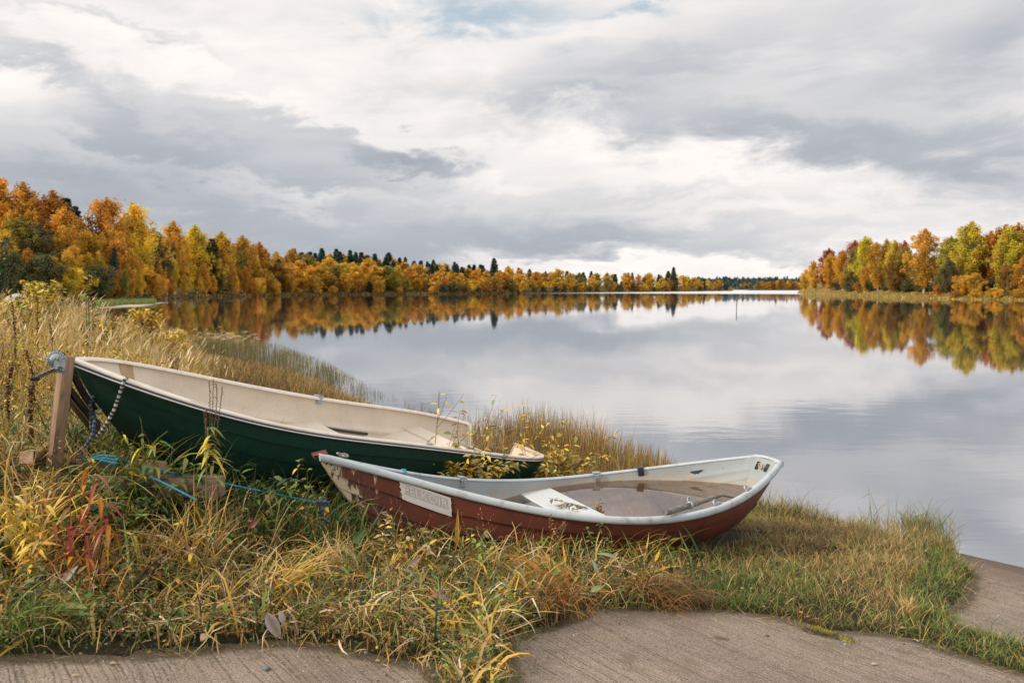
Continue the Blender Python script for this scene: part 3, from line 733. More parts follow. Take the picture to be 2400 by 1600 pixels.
GB.bench(FT(955), FT(985), gz(FT(965), .70), None, round_=.02).build('stern_bulkhead', M['cream'], green)
mb = MB()   # grab handle on the far side
ts = np.linspace(find_t(GB, 757, .70, -1), find_t(GB, 855, .70, -1), 14)
mb.tube([GB.P(t, .685 - .02 * i / 13, -1, -.03 - .012 * math.sin(math.pi * i / 13), True) for i, t in enumerate(ts)], .014, k=8); mb.build('grab_handle', M['black'], green)
for px in (746,): socket(GB, px, -1, M['galv'], green, 1.05)
cleat(GB, 1008, 1, M['galv'], green)
mb = MB(); t_ = find_t(GB, 300, .95, -1)
for i, side in ((0, -1),):
    T, Q = np.meshgrid(np.linspace(t_ - .022, t_ + .01, 6), np.linspace(.80, .995, 6)); mb.grid(GB.P(T + .03 * (Q - .9), Q, -1, -.003, True))
mb.build('scuff', M['stain'], green)
mb = MB(); t_ = find_t(GB, 480, 1.0, 1)
p1 = [GB.P(t_ + k, 1.0, 1) for k in np.linspace(-.018, .016, 8)]
G = np.stack([[p + np.array([0, 0, .0125]) + GB.world(0, 0, 0, .5) * 0 + (np.array([np.sin(GB.yaw), np.cos(GB.yaw), 0]) * o) for p in p1] for o in (.0, .012, .03)]); mb.grid(G); mb.build('worn_rim', M['stain'], green)
mb = MB()   # bow eye
e0 = GB.P(0.0, .45, 1) * .5 + GB.P(0.0, .45, -1) * .5; mb.tube([e0, e0 - axg * .05 + np.array([0, 0, .015]), e0 - axg * .05 - np.array([0, 0, .02]), e0 - np.array([0, 0, .03])], .007); mb.build('bow_eye', M['galv'], green)
BOW_EYE = e0 - axg * .05

# ------------------------------------------------------------------ ground, slipway, water
def mat_soil():
    m, t, out = new_mat('soil'); geo = t.n('ShaderNodeNewGeometry'); p = geo.outputs['Position']
    n1 = t.noise(p, 1.3, 6, .6); n2 = t.noise(p, 14, 5, .65); n3 = t.noise(p, 90, 4, .7)
    c = t.mix(t.sstep(n2, .35, .65), (.022, .017, .010), (.055, .040, .020)); c = t.mix(t.sstep(n1, .4, .65), c, (.035, .036, .014))
    c = t.mix(t.m('MULTIPLY', t.sstep(n3, .6, .75), .5), c, (.17, .12, .06))
    principled(t, out, c, .9, t.bump(t.m('ADD', n3, t.m('MULTIPLY', n2, 2)), .8, .03), 0, .2); return m
M['soil'] = mat_soil()
def mat_concrete():
    m, t, out = new_mat('concrete'); geo = t.n('ShaderNodeNewGeometry'); p = geo.outputs['Position']
    ang = math.radians(-36)
    v = t.mapping(p, (1, 1, 1), (0, 0, ang)); sp = t.n('ShaderNodeSeparateXYZ')
    wob = t.noise(p, 2.2, 3, .5); t.L.new(v, sp.inputs[0])
    # rows pressed across the ramp: coordinate across the rows
    across = t.m('ADD', sp.outputs[0], t.m('MULTIPLY', wob, .05))
    cb = t.n('ShaderNodeCombineXYZ'); t.set(cb.inputs[0], across); t.set(cb.inputs[1], t.m('MULTIPLY', sp.outputs[1], .014))
    l0 = t.noise(cb.outputs[0], 13.0, 3, .6); l1 = t.noise(cb.outputs[0], 42.0, 5, .7); l2 = t.noise(cb.outputs[0], 120.0, 4, .7)
    wv = t.m('MULTIPLY', t.m('ADD', t.m('SINE', t.m('MULTIPLY', t.m('ADD', across, t.m('MULTIPLY', l0, .05)), 2 * math.pi / .026)), 1.0), .5)
    n1 = t.noise(p, 1.4, 5, .6); n2 = t.noise(p, 22, 5, .7); n3 = t.noise(p, 210, 3, .7); n4 = t.noise(p, 6, 4, .6)
    groove = t.m('ADD', t.m('MULTIPLY', l1, .58), t.m('ADD', t.m('MULTIPLY', l2, .34), t.m('MULTIPLY', wv, .08)))
    gk = t.sstep(groove, .495, .43)
    brk = t.m('MULTIPLY', t.sstep(n4, .28, .5), t.sstep(n2, .25, .5))
    c = t.mix(t.sstep(n1, .3, .7), (.205, .160, .122), (.29, .228, .175))
    c = t.mix(t.m('MULTIPLY', t.m('MULTIPLY', gk, brk), .72), c, (.062, .048, .038))
    c = t.mix(t.m('MULTIPLY', t.sstep(l2, .56, .68), .40), c, (.40, .335, .28))
    n5 = t.noise(p, 95, 2, .5)
    c = t.mix(t.m('MULTIPLY', t.sstep(n3, .54, .66), .7), c, (.44, .39, .34)); c = t.mix(t.m('MULTIPLY', t.sstep(n3, .46, .36), .7), c, (.055, .045, .038))
    c = t.mix(t.m('MULTIPLY', t.sstep(n5, .60, .66), .75), c, (.40, .36, .32)); c = t.mix(t.m('MULTIPLY', t.sstep(n5, .40, .34), .6), c, (.06, .05, .04))
    vor = t.n('ShaderNodeTexVoronoi', feature='DISTANCE_TO_EDGE'); vor.inputs['Scale'].default_value = .75
    wv3 = t.n('ShaderNodeVectorMath', operation='ADD'); t.L.new(p, wv3.inputs[0]); nzc = t.noise(p, 3.0, 4, .6, 0, 1); sc3 = t.n('ShaderNodeVectorMath', operation='SCALE'); t.L.new(nzc, sc3.inputs[0]); sc3.inputs['Scale'].default_value = .28; t.L.new(sc3.outputs[0], wv3.inputs[1]); t.L.new(wv3.outputs[0], vor.inputs['Vector'])
    crack = t.m('MULTIPLY', t.sstep(vor.outputs['Distance'], .006, .001), t.sstep(t.noise(p, 1.1, 3, .6), .56, .66))
    c = t.mix(t.m('MULTIPLY', crack, .6), c, (.03, .024, .018))
    c = t.mix(t.m('MULTIPLY', t.sstep(t.noise(p, 2.6, 6, .75), .56, .66), .45), c, (.085, .072, .045))
    ea = t.n('ShaderNodeAttribute'); ea.attribute_name = 'Col'; es = t.n('ShaderNodeSeparateXYZ'); t.L.new(ea.outputs['Vector'], es.inputs[0])
    dirt = t.sstep(t.m('ADD', es.outputs[0], t.m('MULTIPLY', t.m('SUBTRACT', t.noise(p, 7, 5, .7), .5), .9)), .55, .95)
    c = t.mix(t.m('MULTIPLY', dirt, .85), c, t.mix(t.sstep(n3, .4, .6), (.045, .034, .020), (.11, .085, .05)))
    c = t.mix(t.m('MULTIPLY', t.sstep(n2, .55, .72), .40), c, (.11, .085, .06))
    c = t.mix(t.m('MULTIPLY', t.sstep(t.noise(p, .9, 5, .7), .52, .66), .35), c, (.12, .088, .058))
    sp2 = t.n('ShaderNodeSeparateXYZ'); t.L.new(p, sp2.inputs[0])
    wet = t.sstep(t.m('ADD', sp2.outputs[2], t.m('MULTIPLY', t.m('SUBTRACT', n1, .5), .10)), .115, .015)          # damp towards the water
    wet2 = t.m('MULTIPLY', t.sstep(t.m('ADD', sp2.outputs[2], t.m('MULTIPLY', n2, .03)), .055, .02), .7)
    c = t.mix(t.m('MULTIPLY', wet, .60), c, (.098, .055, .032)); c = t.mix(wet2, c, (.055, .045, .036))
    h = t.m('ADD', t.m('MULTIPLY', groove, 1.0), t.m('ADD', t.m('MULTIPLY', n3, .25), t.m('MULTIPLY', n2, .25)))
    principled(t, out, c, t.m('SUBTRACT', .88, t.m('MULTIPLY', wet2, .35)), t.bump(h, .8, .012), 0, .3); return m
M['concrete'] = mat_concrete()

def axis(segs):
    return np.unique(np.concatenate([np.arange(a, b, s) for a, b, s in segs]).round(4))
gx = axis([(-140, -40, 10), (-40, -14, 2), (-14, -6, .5), (-6, -3.6, .15), (-3.6, 4.6, .04), (4.6, 6, .2), (6, 16, 1)])
gy = axis([(-60, -8, 8), (-8, 2.6, .5), (2.6, 8.6, .04), (8.6, 14, .2), (14, 40, .6), (40, 122, 3)])
GX, GY = np.meshgrid(gx, gy); GZ = ground_z(GX, GY)
GZ = np.maximum(GZ, -1.2)
mb = MB(); mb.grid(np.stack([GX, GY, GZ], -1)[::1]); o = mb.build('ground', M['soil']); o['kind'] = 'structure'

cx = np.arange(-4.2, 9.0, .05); cy = np.arange(-2, 8.6, .05); CX, CY = np.meshgrid(cx, cy); CZ = ramp_z(CX, CY)
inside = slab_d(CX, CY) > -.7; inside |= (CY < 3.3) & (CX > -4)
crk = .003 * (fbm(CX, CY, 3, 40) - .5)
mb = MB(); V = np.stack([CX, CY, CZ + crk], -1).reshape(-1, 3); i = np.arange(V.shape[0]).reshape(CX.shape)
cell = inside[:-1, :-1] & inside[1:, 1:] & (CZ[1:, 1:] > -.6)
f = np.stack([i[:-1, :-1][cell], i[:-1, 1:][cell], i[1:, 1:][cell], i[1:, :-1][cell]], -1); ed = np.clip(1 - slab_d(CX, CY) / .16, 0, 1).reshape(-1); mb.add(V, f, None, np.stack([ed, ed, ed], 1))
o = mb.build('slipway', M['concrete']); o['kind'] = 'structure'

def mat_water():
    m, t, out = new_mat('lake_water'); geo = t.n('ShaderNodeNewGeometry'); p = geo.outputs['Position']
    sp = t.n('ShaderNodeSeparateXYZ'); t.L.new(p, sp.inputs[0])
    dist = t.m('SQRT', t.m('ADD', t.m('MULTIPLY', sp.outputs[0], sp.outputs[0]), t.m('MULTIPLY', sp.outputs[1], sp.outputs[1])))
    n1 = t.noise(t.mapping(p, (.9, 2.6, 1)), 1.0, 3, .5); n2 = t.noise(t.mapping(p, (5, 13, 1)), 1.0, 2, .5); n3 = t.noise(t.mapping(p, (.10, .22, 1)), 1.0, 2, .5)
    patch = t.sstep(t.noise(t.mapping(p, (.035, .10, 1)), 1.0, 3, .5), .42, .62)
    near = t.sstep(dist, 40, 6)
    h = t.m('ADD', t.m('MULTIPLY', n1, .55), t.m('MULTIPLY', t.m('MULTIPLY', n2, .10), t.m('ADD', .35, patch)))
    nd = t.n('ShaderNodeBump'); t.L.new(h, nd.inputs['Height']); nd.inputs['Distance'].default_value = .012
    t.set(nd.inputs['Strength'], t.m('MULTIPLY', t.m('ADD', t.m('MULTIPLY', near, .26), .05), t.m('ADD', .5, patch)))
    # ruffled strip far out, calm water in front of it
    wob = t.m('MULTIPLY', t.m('SUBTRACT', n3, .5), 60.0)
    far = t.sstep(t.m('ADD', t.m('ADD', dist, wob), t.m('MULTIPLY', sp.outputs[0], .20)), 290, 370)
    rough = t.m('ADD', t.m('ADD', .028, t.m('MULTIPLY', patch, .012)), t.m('MULTIPLY', far, .34))
    gl = t.n('ShaderNodeBsdfGlossy'); gl.inputs[0].default_value = (.97, .97, .98, 1); t.set(gl.inputs['Roughness'], rough); t.L.new(nd.outputs[0], gl.inputs['Normal'])
    df = t.n('ShaderNodeBsdfDiffuse'); df.inputs[0].default_value = (.045, .050, .058, 1)
    fr = t.n('ShaderNodeFresnel'); fr.inputs[0].default_value = 2.1; t.L.new(nd.outputs[0], fr.inputs['Normal'])
    f = t.m('ADD', t.m('MULTIPLY', fr.outputs[0], .50), .50, clamp=True)
    mx = t.n('ShaderNodeMixShader'); t.L.new(f, mx.inputs[0]); t.L.new(df.outputs[0], mx.inputs[1]); t.L.new(gl.outputs[0], mx.inputs[2]); t.L.new(mx.outputs[0], out.inputs[0]); return m
M['water'] = mat_water()
mb = MB(); mb.grid(np.array([[[x, y, 0.0] for x in (-9000, -60, 0, 60, 9000)] for y in (-300, 0, 30, 100, 300, 12000)])); o = mb.build('lake_water', M['water'], smooth=False); o['kind'] = 'structure'

# ------------------------------------------------------------------ far banks
def mat_bank(name, c1, c2, c3, sc=.25):
    m, t, out = new_mat(name); geo = t.n('ShaderNodeNewGeometry'); p = geo.outputs['Position']
    n1 = t.noise(p, sc, 6, .65); n2 = t.noise(p, sc * 8, 4, .7)
    c = t.mix(t.sstep(n1, .35, .65), c1, c2); c = t.mix(t.m('MULTIPLY', t.sstep(n2, .5, .7), .6), c, c3)
    principled(t, out, c, .95, t.bump(n2, .8, .3), 0, .1); return m
M['bank'] = mat_bank('bank_scrub', (.055, .045, .020), (.13, .085, .025), (.03, .03, .015))
M['bank_grass'] = mat_bank('bank_grass', (.26, .17, .06), (.20, .17, .05), (.12, .09, .03), .4)
L_X = [-700, -200, 0, 150, 290, 350, 440, 600, 700, 850, 1000, 1160, 1300, 1400, 1500, 1600, 1680, 1722]
L_Y = [712, 711, 710, 708.5, 706, 702, 697.5, 693.5, 691.5, 690, 689, 687.8, 686.3, 685.3, 684.3, 683.3, 682.3, 681.9]
def shore_far(px):                           # distance of the far left shoreline for a bearing
    return at_z(px, np.interp(px, L_X, L_Y), 0.0)
def hill_l(px, off):                         # ground height behind the left shore
    hill = np.interp(px, [-600, 0, 350, 600, 750, 950, 1150, 1400, 1722], [3, 3, 2.5, 4, 7.5, 7.5, 4.5, 3, 1.5])
    return .25 + .06 * np.minimum(off, 6) + hill * sstep(6, 90, off)
bx = np.linspace(-700, 1722, 90); offs = [-1.5, 0, 1.5, 5, 12, 25, 45, 80, 140, 220]
rows = []
for of in offs:
    b = shore_far(bx); r = np.linalg.norm(b[:, :2], axis=1); k = (r + of) / r
    z = np.full_like(bx, -.3) if of < 0 else (np.full_like(bx, .06) if of == 0 else hill_l(bx, of))
    w = .35 * (fbm(bx, np.full_like(bx, of), .05, 4) - .5) * (of > 0)
    e = np.clip((1722 - bx) / 60, 0, 1) ** .5
    rows.append(np.stack([b[:, 0] * k, b[:, 1] * k, (z + w) * e - .15 * (1 - e)], -1))
mb = MB(); mb.grid(np.stack(rows)); o = mb.build('bank', M['bank']); o['kind'] = 'structure'
R_X = [1868, 1890, 1930, 2000, 2100, 2200, 2215, 2300, 2400, 2700, 3300]; R_Y = [687.5, 688.5, 690, 693, 697, 699.5, 700.5, 702, 703, 706, 712]
def shore_r(px): return at_z(px, np.interp(px, R_X, R_Y), 0.0)
bx = np.linspace(1868, 3300, 70); rows = []
for of, h in ((-1.2, -.3), (0, .06), (1.2, .35), (4, .75), (9, 1.2), (18, 2.0), (35, 3.0), (70, 4.0), (130, 4)):
    b = shore_r(bx); r = np.linalg.norm(b[:, :2], axis=1); k = (r + of) / r
    e = np.clip((bx - 1868) / 40, .0, 1) ** .5
    rows.append(np.stack([b[:, 0] * k, b[:, 1] * k, h * e - .15 * (1 - e) + .4 * (fbm(bx, np.full_like(bx, of), .03, 14) - .5) * (of > 0)], -1))
mb = MB(); mb.grid(np.stack(rows)); o = mb.build('point_terrain', M['bank_grass']); o['kind'] = 'structure'
M['hill'] = mat_bank('hill_forest', (.028, .050, .052), (.045, .062, .055), (.10, .065, .025), .02)
bx = np.linspace(1600, 2000, 60); rows = []
for D, ypx in ((690, 680.0), (720, 678.5), (860, 668), (1000, 655), (1200, 653)):
    base = at_depth(bx, np.full_like(bx, ypx) + 2.5 * (fbm(bx, 0 * bx + D, .02, 6) - .5) * (D > 700), np.full_like(bx, D)); 
    if D == 690: base[:, 2] = -.2
    rows.append(base)
mb = MB(); mb.grid(np.stack(rows)); o = mb.build('hills', M['hill']); o['kind'] = 'structure'

# ------------------------------------------------------------------ trees
def leaf_quads(cen, size, r, droop=0.0):
    n = len(cen); a = r.normal(size=(n, 3)); a /= np.linalg.norm(a, axis=1)[:, None]; a[:, 2] = a[:, 2] * .8 - droop
    b = r.normal(size=(n, 3)); b -= a * (a * b).sum(1)[:, None] / ((a * a).sum(1)[:, None]); b /= np.linalg.norm(b, axis=1)[:, None]
    s = size[:, None]
    V = np.stack([cen - a * s * .9, cen + b * s * .55, cen + a * s * .9, cen - b * s * .55], 1).reshape(-1, 3)
    return V, np.arange(4 * n).reshape(-1, 4)
def crown_mesh(kind, seed, n, ls=1.0):
    r = np.random.default_rng(seed); mb = MB()
    if kind == 'spruce':
        lv = 20; C = []; S = []; K = []
        for i in range(lv):
            h = .06 + .92 * (i / (lv - 1)) ** .9; R = .165 * (1 - h) ** .78 + .012; m = max(5, int(14 * (1 - h) + 3))
            for j in range(m):
                a = 2 * np.pi * (j + r.random()) / m; k = max(4, int(n / lv / m)); Rj = 1.35 * R * r.uniform(.7, 1.15)
                q = r.random(k) ** .7; C.append(np.stack([np.cos(a) * q * Rj, np.sin(a) * q * Rj, h - .28 * q * Rj + r.normal(0, .006, k)], -1) + r.normal(0, .006, (k, 3)))
                S.append(np.full(k, .016 * ls) * r.uniform(.7, 1.3, k)); K.append(np.full(k, r.uniform(.7, 1.3)))
        C = np.concatenate(C); S = np.concatenate(S); K = np.concatenate(K)
        V, f = leaf_quads(C, S, r, .3); c = np.repeat((K * r.uniform(.8, 1.2, len(C)))[:, None] * np.array([1, 1, 1.0]), 4, 0)
        return V, f, c
    if kind == 'birch': rad, h0, pw, nb = .180, .11, .85, 105
    elif kind == 'aspen': rad, h0, pw, nb = .135, .10, 1.0, 95
    elif kind == 'bush': rad, h0, pw, nb = .52, .02, .7, 60
    else: rad, h0, pw, nb = .225, .12, .7, 105
    C = []; S = []; K = []
    ph = r.random(5) * 6.28; lsz = (.0135 if kind != 'bush' else .03) * ls
    nl = {'birch': 46, 'aspen': 42, 'oval': 44, 'bush': 30}[kind]
    lean = r.normal(0, .035, 2)
    for i in range(nl):
        u = ((i + r.random()) / nl) ** .95; h = h0 + (1 - h0) * u * .93
        R = rad * np.sin(np.pi * min(max(u, .0), 1) ** pw * .97 + .02) ** .8 * r.choice([.55, .8, 1.0, 1.15, 1.45], p=[.15, .25, .3, .2, .1]) + .012
        a = i * 2.4 + r.normal(0, .6); rise = R * r.uniform(.35, 1.5) * (1.0 if kind != 'bush' else .8)
        base = np.array([lean[0] * u, lean[1] * u, h - rise * .5]); tip = base + np.array([np.cos(a) * R, np.sin(a) * R, rise])
        m = 4 if kind != 'bush' else 5; tone = r.uniform(.62, 1.2); hue = r.normal(0, .08)
        for j in range(m):
            q = (.35 + .65 * j / (m - 1)) + r.normal(0, .06); c0 = base + (tip - base) * q + r.normal(0, .016 if kind != 'bush' else .05, 3)
            k = max(3, int(n / nl / m * r.uniform(.4, 1.6))); sg = (.021 if kind != 'bush' else .065) * r.uniform(.6, 1.5)
            P = np.clip(r.normal(size=(k, 3)), -1.8, 1.8) * np.array([sg, sg, sg * (1.5 if kind != 'bush' else .9)]) + c0
            C.append(P); S.append(np.full(k, lsz) * r.uniform(.6, 1.35, k)); t = tone * r.uniform(.8, 1.2)
            K.append(np.tile(np.array([t, t * (1 + hue), t * (1 + hue)]), (k, 1)) * r.uniform(.82, 1.18, (k, 1)))
    k = int(n * .05); P = np.clip(r.normal(size=(k, 3)), -2, 2) * np.array([.012, .012, .05]) + np.array([lean[0], lean[1], .93]); 
    if kind != 'bush': C.append(P); S.append(np.full(k, lsz) * r.uniform(.6, 1.2, k)); K.append(np.full((k, 3), 1.0) * r.uniform(.8, 1.15, (k, 1)))
    C = np.concatenate(C); S = np.concatenate(S); K = np.concatenate(K)
    C[:, 2] = np.maximum(C[:, 2], h0 * .5)
    V, f = leaf_quads(C, S, r); return V, f, np.repeat(K, 4, 0)
def trunk_mesh(kind, seed):
    r = np.random.default_rng(seed + 99); mb = MB()
    col = dict(spruce=(.10, .075, .055), birch=(.42, .40, .37), aspen=(.26, .25, .20), bush=(.10, .075, .05), oval=(.30, .28, .25))[kind]
    q = np.linspace(-.02, .95, 12); w = .010 * np.cumsum(r.normal(size=(12, 2)), 0) * .5
    if kind != 'bush':
        P = np.column_stack([w, q]); mb.tube(P, np.interp(q, [-.02, .05, .95], [.019, .013, .002]), col, 6, False)
        for i in range(16 if kind != 'spruce' else 0):
            h = r.uniform(.18, .85); a = r.random() * 6.283; L = (.19 if kind == 'birch' else .14) * (1.1 - h * .6); b = np.array([np.interp(h, q, w[:, 0]), np.interp(h, q, w[:, 1]), h])
            e = b + np.array([np.cos(a) * L, np.sin(a) * L, L * .9]); m_ = (b + e) / 2 + np.array([0, 0, .012]); mb.tube([b, m_, e], [.005, .0035, .001], tuple(.6 * np.array(col)), 4, False)
    else:
        for i in range(9):
            a = r.random() * 6.283; mb.tube([(0, 0, -.03), (np.cos(a) * .15, np.sin(a) * .15, .3), (np.cos(a) * .34, np.sin(a) * .34, .72)], [.02, .013, .003], col, 4, False)
    V = np.concatenate(mb.V); return V, np.concatenate(mb.F4), np.concatenate(mb.C)
PROTO = {}
def proto(kind, k, level):
    key = (kind, k, level)
    if key not in PROTO:
        n = {0: 13000, 1: 5500, 2: 1900}[level]; ls = {0: .98, 1: 1.4, 2: 2.3}[level]; seed = hash((len(kind), k, level)) % 1000 + k * 17
        cv, cf, cc = crown_mesh(kind, seed, n, ls); tv, tf, tc = trunk_mesh(kind, seed)
        if level < 2:
            PROTO[key] = (mesh_np('crown', cv, cf, M['leaf'], cc, False), mesh_np('trunk', tv, tf, M['bark'], tc))
        else:
            me = mesh_np('tree', np.concatenate([cv, tv]), [cf, tf + len(cv)], [M['leaf'], M['bark']], np.concatenate([cc, tc]), False, np.concatenate([np.zeros(len(cf), int), np.ones(len(tf), int)]))
            PROTO[key] = (me, None)
    return PROTO[key]
COLR = dict(orange=(.62, .335, .042), gold=(.69, .43, .050), yellow=(.76, .52, .05), rust=(.52, .225, .033), olive=(.34, .275, .048), lime=(.56, .425, .048),
            red=(.32, .082, .036), dark=(.062, .098, .080), darkolive=(.135, .128, .050), brown=(.36, .19, .04))
KNAME = dict(birch='birch_tree', aspen='aspen_tree', oval='birch_tree', spruce='spruce_tree', bush='shrub')
def tree(kind, col, base, height, width=1.0, level=0, label=None, group=None, rr=random):
    cm, tm = proto(kind, rr.randrange(4 if level < 2 else 5), level)
    jit = rr.uniform(.86, 1.14); c = np.array(COLR[col]) * jit * np.array([1, rr.uniform(.9, 1.1), 1])
    c4 = (*[float(v) for v in c], 1); rot = rr.uniform(0, 6.283); name = KNAME[kind]; cat = 'shrub' if kind == 'bush' else 'tree'
    if level == 2:
        o = bpy.data.objects.new(name, cm); o.color = c4
    else:
        o = bpy.data.objects.new(name, None)
    COL.objects.link(o); o.location = [float(v) for v in base]; o.rotation_euler = (0, 0, rot); o.scale = (height * width, height * width, height)
    if level < 2:
        for me, nm in ((tm, 'trunk'), (cm, 'crown')):
            ch = bpy.data.objects.new(nm, me); COL.objects.link(ch); ch.parent = o
            if nm == 'crown': ch.color = c4
    return set_tag(o, label, cat, group)
def tree_l(px, ytop, off, kind, col, width=1.0, level=0, label=None, group=None, minh=1.5):
    b = shore_far(px); r = np.linalg.norm(b[:2]); k = (r + off) / r; x, y = b[0] * k, b[1] * k; z = float(hill_l(px, off))
    zt = CAMZ + y * (HOR - ytop) / F; return tree(kind, col, (x, y, z - .1), max(zt - z, minh), width, level, label, group)
def tree_r(px, ytop, off, kind, col, width=1.0, level=0, label=None, group=None, minh=1.2):
    b = shore_r(px); r = np.linalg.norm(b[:2]); k = (r + off) / r; x, y = b[0] * k, b[1] * k; z = float(np.interp(off, [0, 1.2, 4, 9, 18, 35], [.06, .35, .75, 1.2, 2, 3]))
    zt = CAMZ + y * (HOR - ytop) / F; return tree(kind, col, (x, y, z - .15), max(zt - z, minh), width, level, label, group)
# the trees of the left wood that stand out
for a in [
    (15, 418, 26, 'birch', 'orange', 1.1, 'tall orange birch at the left edge of the wood'),
    (72, 436, 30, 'birch', 'orange', 1.0, 'slim orange birch beside the tallest tree of the left wood'),
    (128, 455, 24, 'birch', 'rust', 1.15, 'rusty orange birch with an open ragged crown on the left skyline'),
    (163, 466, 34, 'spruce', 'dark', 1.2, 'lone dark spruce top poking up between orange birches'),
    (185, 484, 30, 'spruce', 'dark', 1.0, 'shorter dark spruce just right of the lone spruce top'),
    (246, 470, 20, 'oval', 'orange', 1.10, 'broad round orange birch rising above the left wood'),
    (318, 482, 16, 'oval', 'yellow', 1.05, 'bright yellow birch with a round crown, highest of the yellow trees on the left'),
    (60, 510, 12, 'birch', 'olive', 1.2, 'olive green tree in front of the orange birches at the left edge'),
    (105, 530, 10, 'birch', 'darkolive', 1.2, 'dark half bare tree low in the left wood'),
    (160, 492, 18, 'birch', 'orange', 1.1, 'orange birch below the lone spruce top'),
    (158, 590, 4, 'oval', 'gold', 1.25, 'low round golden tree in front of the dark thicket'),
    (215, 545, 11, 'birch', 'gold', 1.1, 'pointed golden birch below the broad orange birch'),
    (285, 560, 9, 'birch', 'orange', 1.1, 'orange birch standing below the bright yellow birch'),
    (412, 523, 14, 'birch', 'gold', 1.1, 'golden birch with a two lobed crown right of the bright yellow birch'),
    (463, 532, 13, 'aspen', 'yellow', 1.3, 'narrow yellow aspen in the middle of the left wood'),
    (500, 560, 9, 'spruce', 'darkolive', 1.5, 'dark green conical tree between two yellow aspens'),
    (522, 547, 12, 'aspen', 'yellow', 1.3, 'yellow aspen right of the dark green conical tree'),
    (575, 556, 16, 'birch', 'orange', 1.1, 'orange birch where the left skyline begins to sink'),
    (610, 570, 18, 'birch', 'rust', 1.0, 'rusty birch at the foot of the sinking left skyline'),
    (370, 540, 10, 'birch', 'darkolive', 1.0, 'dull olive birch between the yellow and golden birches'),
    (30, 600, 2, 'bush', 'darkolive', .8, 'dark leafless thicket at the left edge of the far bank'),
    (235, 625, 2, 'bush', 'darkolive', .9, 'grey green thicket beside the low round golden tree'),
    (95, 600, 3, 'bush', 'darkolive', .9, 'dark brown thicket under the olive green tree'),
]: tree_l(a[0], a[1], a[2], a[3], a[4], a[5], 0, a[6])
SKY_X = [-250, 0, 60, 110, 160, 200, 230, 300, 340, 360, 410, 470, 520, 600, 650, 720, 800, 900, 950, 1000, 1100, 1200, 1300, 1450, 1580, 1600, 1680, 1722]
SKY_Y = [420, 425, 450, 478, 485, 498, 500, 500, 515, 540, 540, 550, 555, 575, 588, 584, 588, 592, 603, 609, 617, 624, 630, 633, 634, 644, 652, 664]
rr = random.Random(11)
def pick(w):
    x = rr.random() * sum(v for _, v in w)
    for k, v in w:
        x -= v
        if x <= 0: return k
    return w[-1][0]
GRP = {}
def filler(px, fr, off, kind, col, level, zone, width=1.0):
    sk = float(np.interp(px, SKY_X, SKY_Y)); by = float(np.interp(px, L_X, L_Y)); yt = by - (by - sk) * fr
    cn = dict(orange='orange', gold='golden', yellow='yellow', rust='rusty', olive='olive', darkolive='dark olive', dark='dark green', brown='brown', lime='lime', red='red')[col]
    kn = dict(birch='birch', oval='birch', aspen='aspen', spruce='spruce', bush='shrub')[kind]
    lab = f'{cn} {kn} {zone}'; tree_l(px, yt, off, kind, col, width, level, lab, f'{cn} {kn} {zone}')
# crowded rows of the near left wood
for off, fr, n in ((2, .36, 22), (5, .58, 22), (13, .78, 21), (24, .90, 22), (34, .93, 16)):
    for i in range(n):
        px = -60 + (i + rr.uniform(.2, .8)) / n * 760
        kind = pick([('birch', 5), ('aspen', 2), ('oval', 2), ('spruce', .5)]) if off > 2 else pick([('birch', 3), ('oval', 2), ('bush', 2)])
        col = pick([('orange', 4.5), ('gold', 7), ('yellow', 2), ('olive', .7), ('rust', .3), ('darkolive', .2)]) if kind != 'spruce' else 'dark'
        filler(px, fr * rr.uniform(.84, 1.08), off + rr.uniform(-1, 2), kind, col, 0 if off < 6 else 1, 'crowded into the near left wood' if off > 2 else 'at the water along the near left wood', rr.uniform(.72, 1.0))
# middle stretch and the ridge of spruces
for off, fr, n in ((3, .46, 36), (9, .68, 38), (22, .80, 36)):
    for i in range(n):
        px = 640 + (i + rr.uniform(.15, .85)) / n * 1075
        sp = .10 if off < 20 else .30
        kind = 'spruce' if rr.random() < sp else pick([('birch', 5), ('oval', 3), ('aspen', 1.5)])
        col = 'dark' if kind == 'spruce' else pick([('orange', 4.5), ('gold', 6.5), ('yellow', 1.6), ('olive', 1.0), ('rust', .3), ('brown', .4)])
        filler(px, fr * rr.uniform(.86, 1.12) * (1.10 if px > 1000 else 1.0), off + rr.uniform(-1.5, 3), kind, col, 1 if px < 1000 else 2, 'on the far shore of the lake' if off > 4 else 'at the edge of the far shore', rr.uniform(1.5, 2.1) if kind != 'spruce' else rr.uniform(1.0, 1.4))
for off, fr, n in ((48, .95, 50), (75, 1.0, 34)):
    for i in range(n):
        px = 640 + (i + rr.uniform(.1, .9)) / n * (1060 if off < 60 else 520)
        kind = 'spruce' if rr.random() < (.62 if px < 1250 else .28) else 'birch'; col = 'dark' if kind == 'spruce' else pick([('gold', 2), ('yellow', 2), ('orange', 1)])
        filler(px, fr * (rr.uniform(.92, 1.04) if kind == 'spruce' else rr.uniform(.82, .96)), off + rr.uniform(-6, 6), kind, col, 2, 'along the ridge of the far shore', rr.uniform(1.3, 1.9) if kind == 'spruce' else rr.uniform(1.4, 2.0))
for px in (650, 700, 745, 780, 880, 935, 1010): filler(px, rr.uniform(.13, .2), 1, 'bush', pick([('gold', 1), ('orange', 1)]), 1, 'hanging over the far waterline', 1.0)
for px in np.arange(1040, 1720, 26): filler(px + rr.uniform(-6, 6), rr.uniform(.22, .36), 1.5, 'bush', pick([('darkolive', 2), ('dark', .8), ('brown', .8), ('gold', .6)]), 2, 'at the foot of the far wood', 1.0)
tree_l(1578, 626, 12, 'spruce', 'dark', 1.05, 2, 'single tall dark spruce standing above the far golden wood')
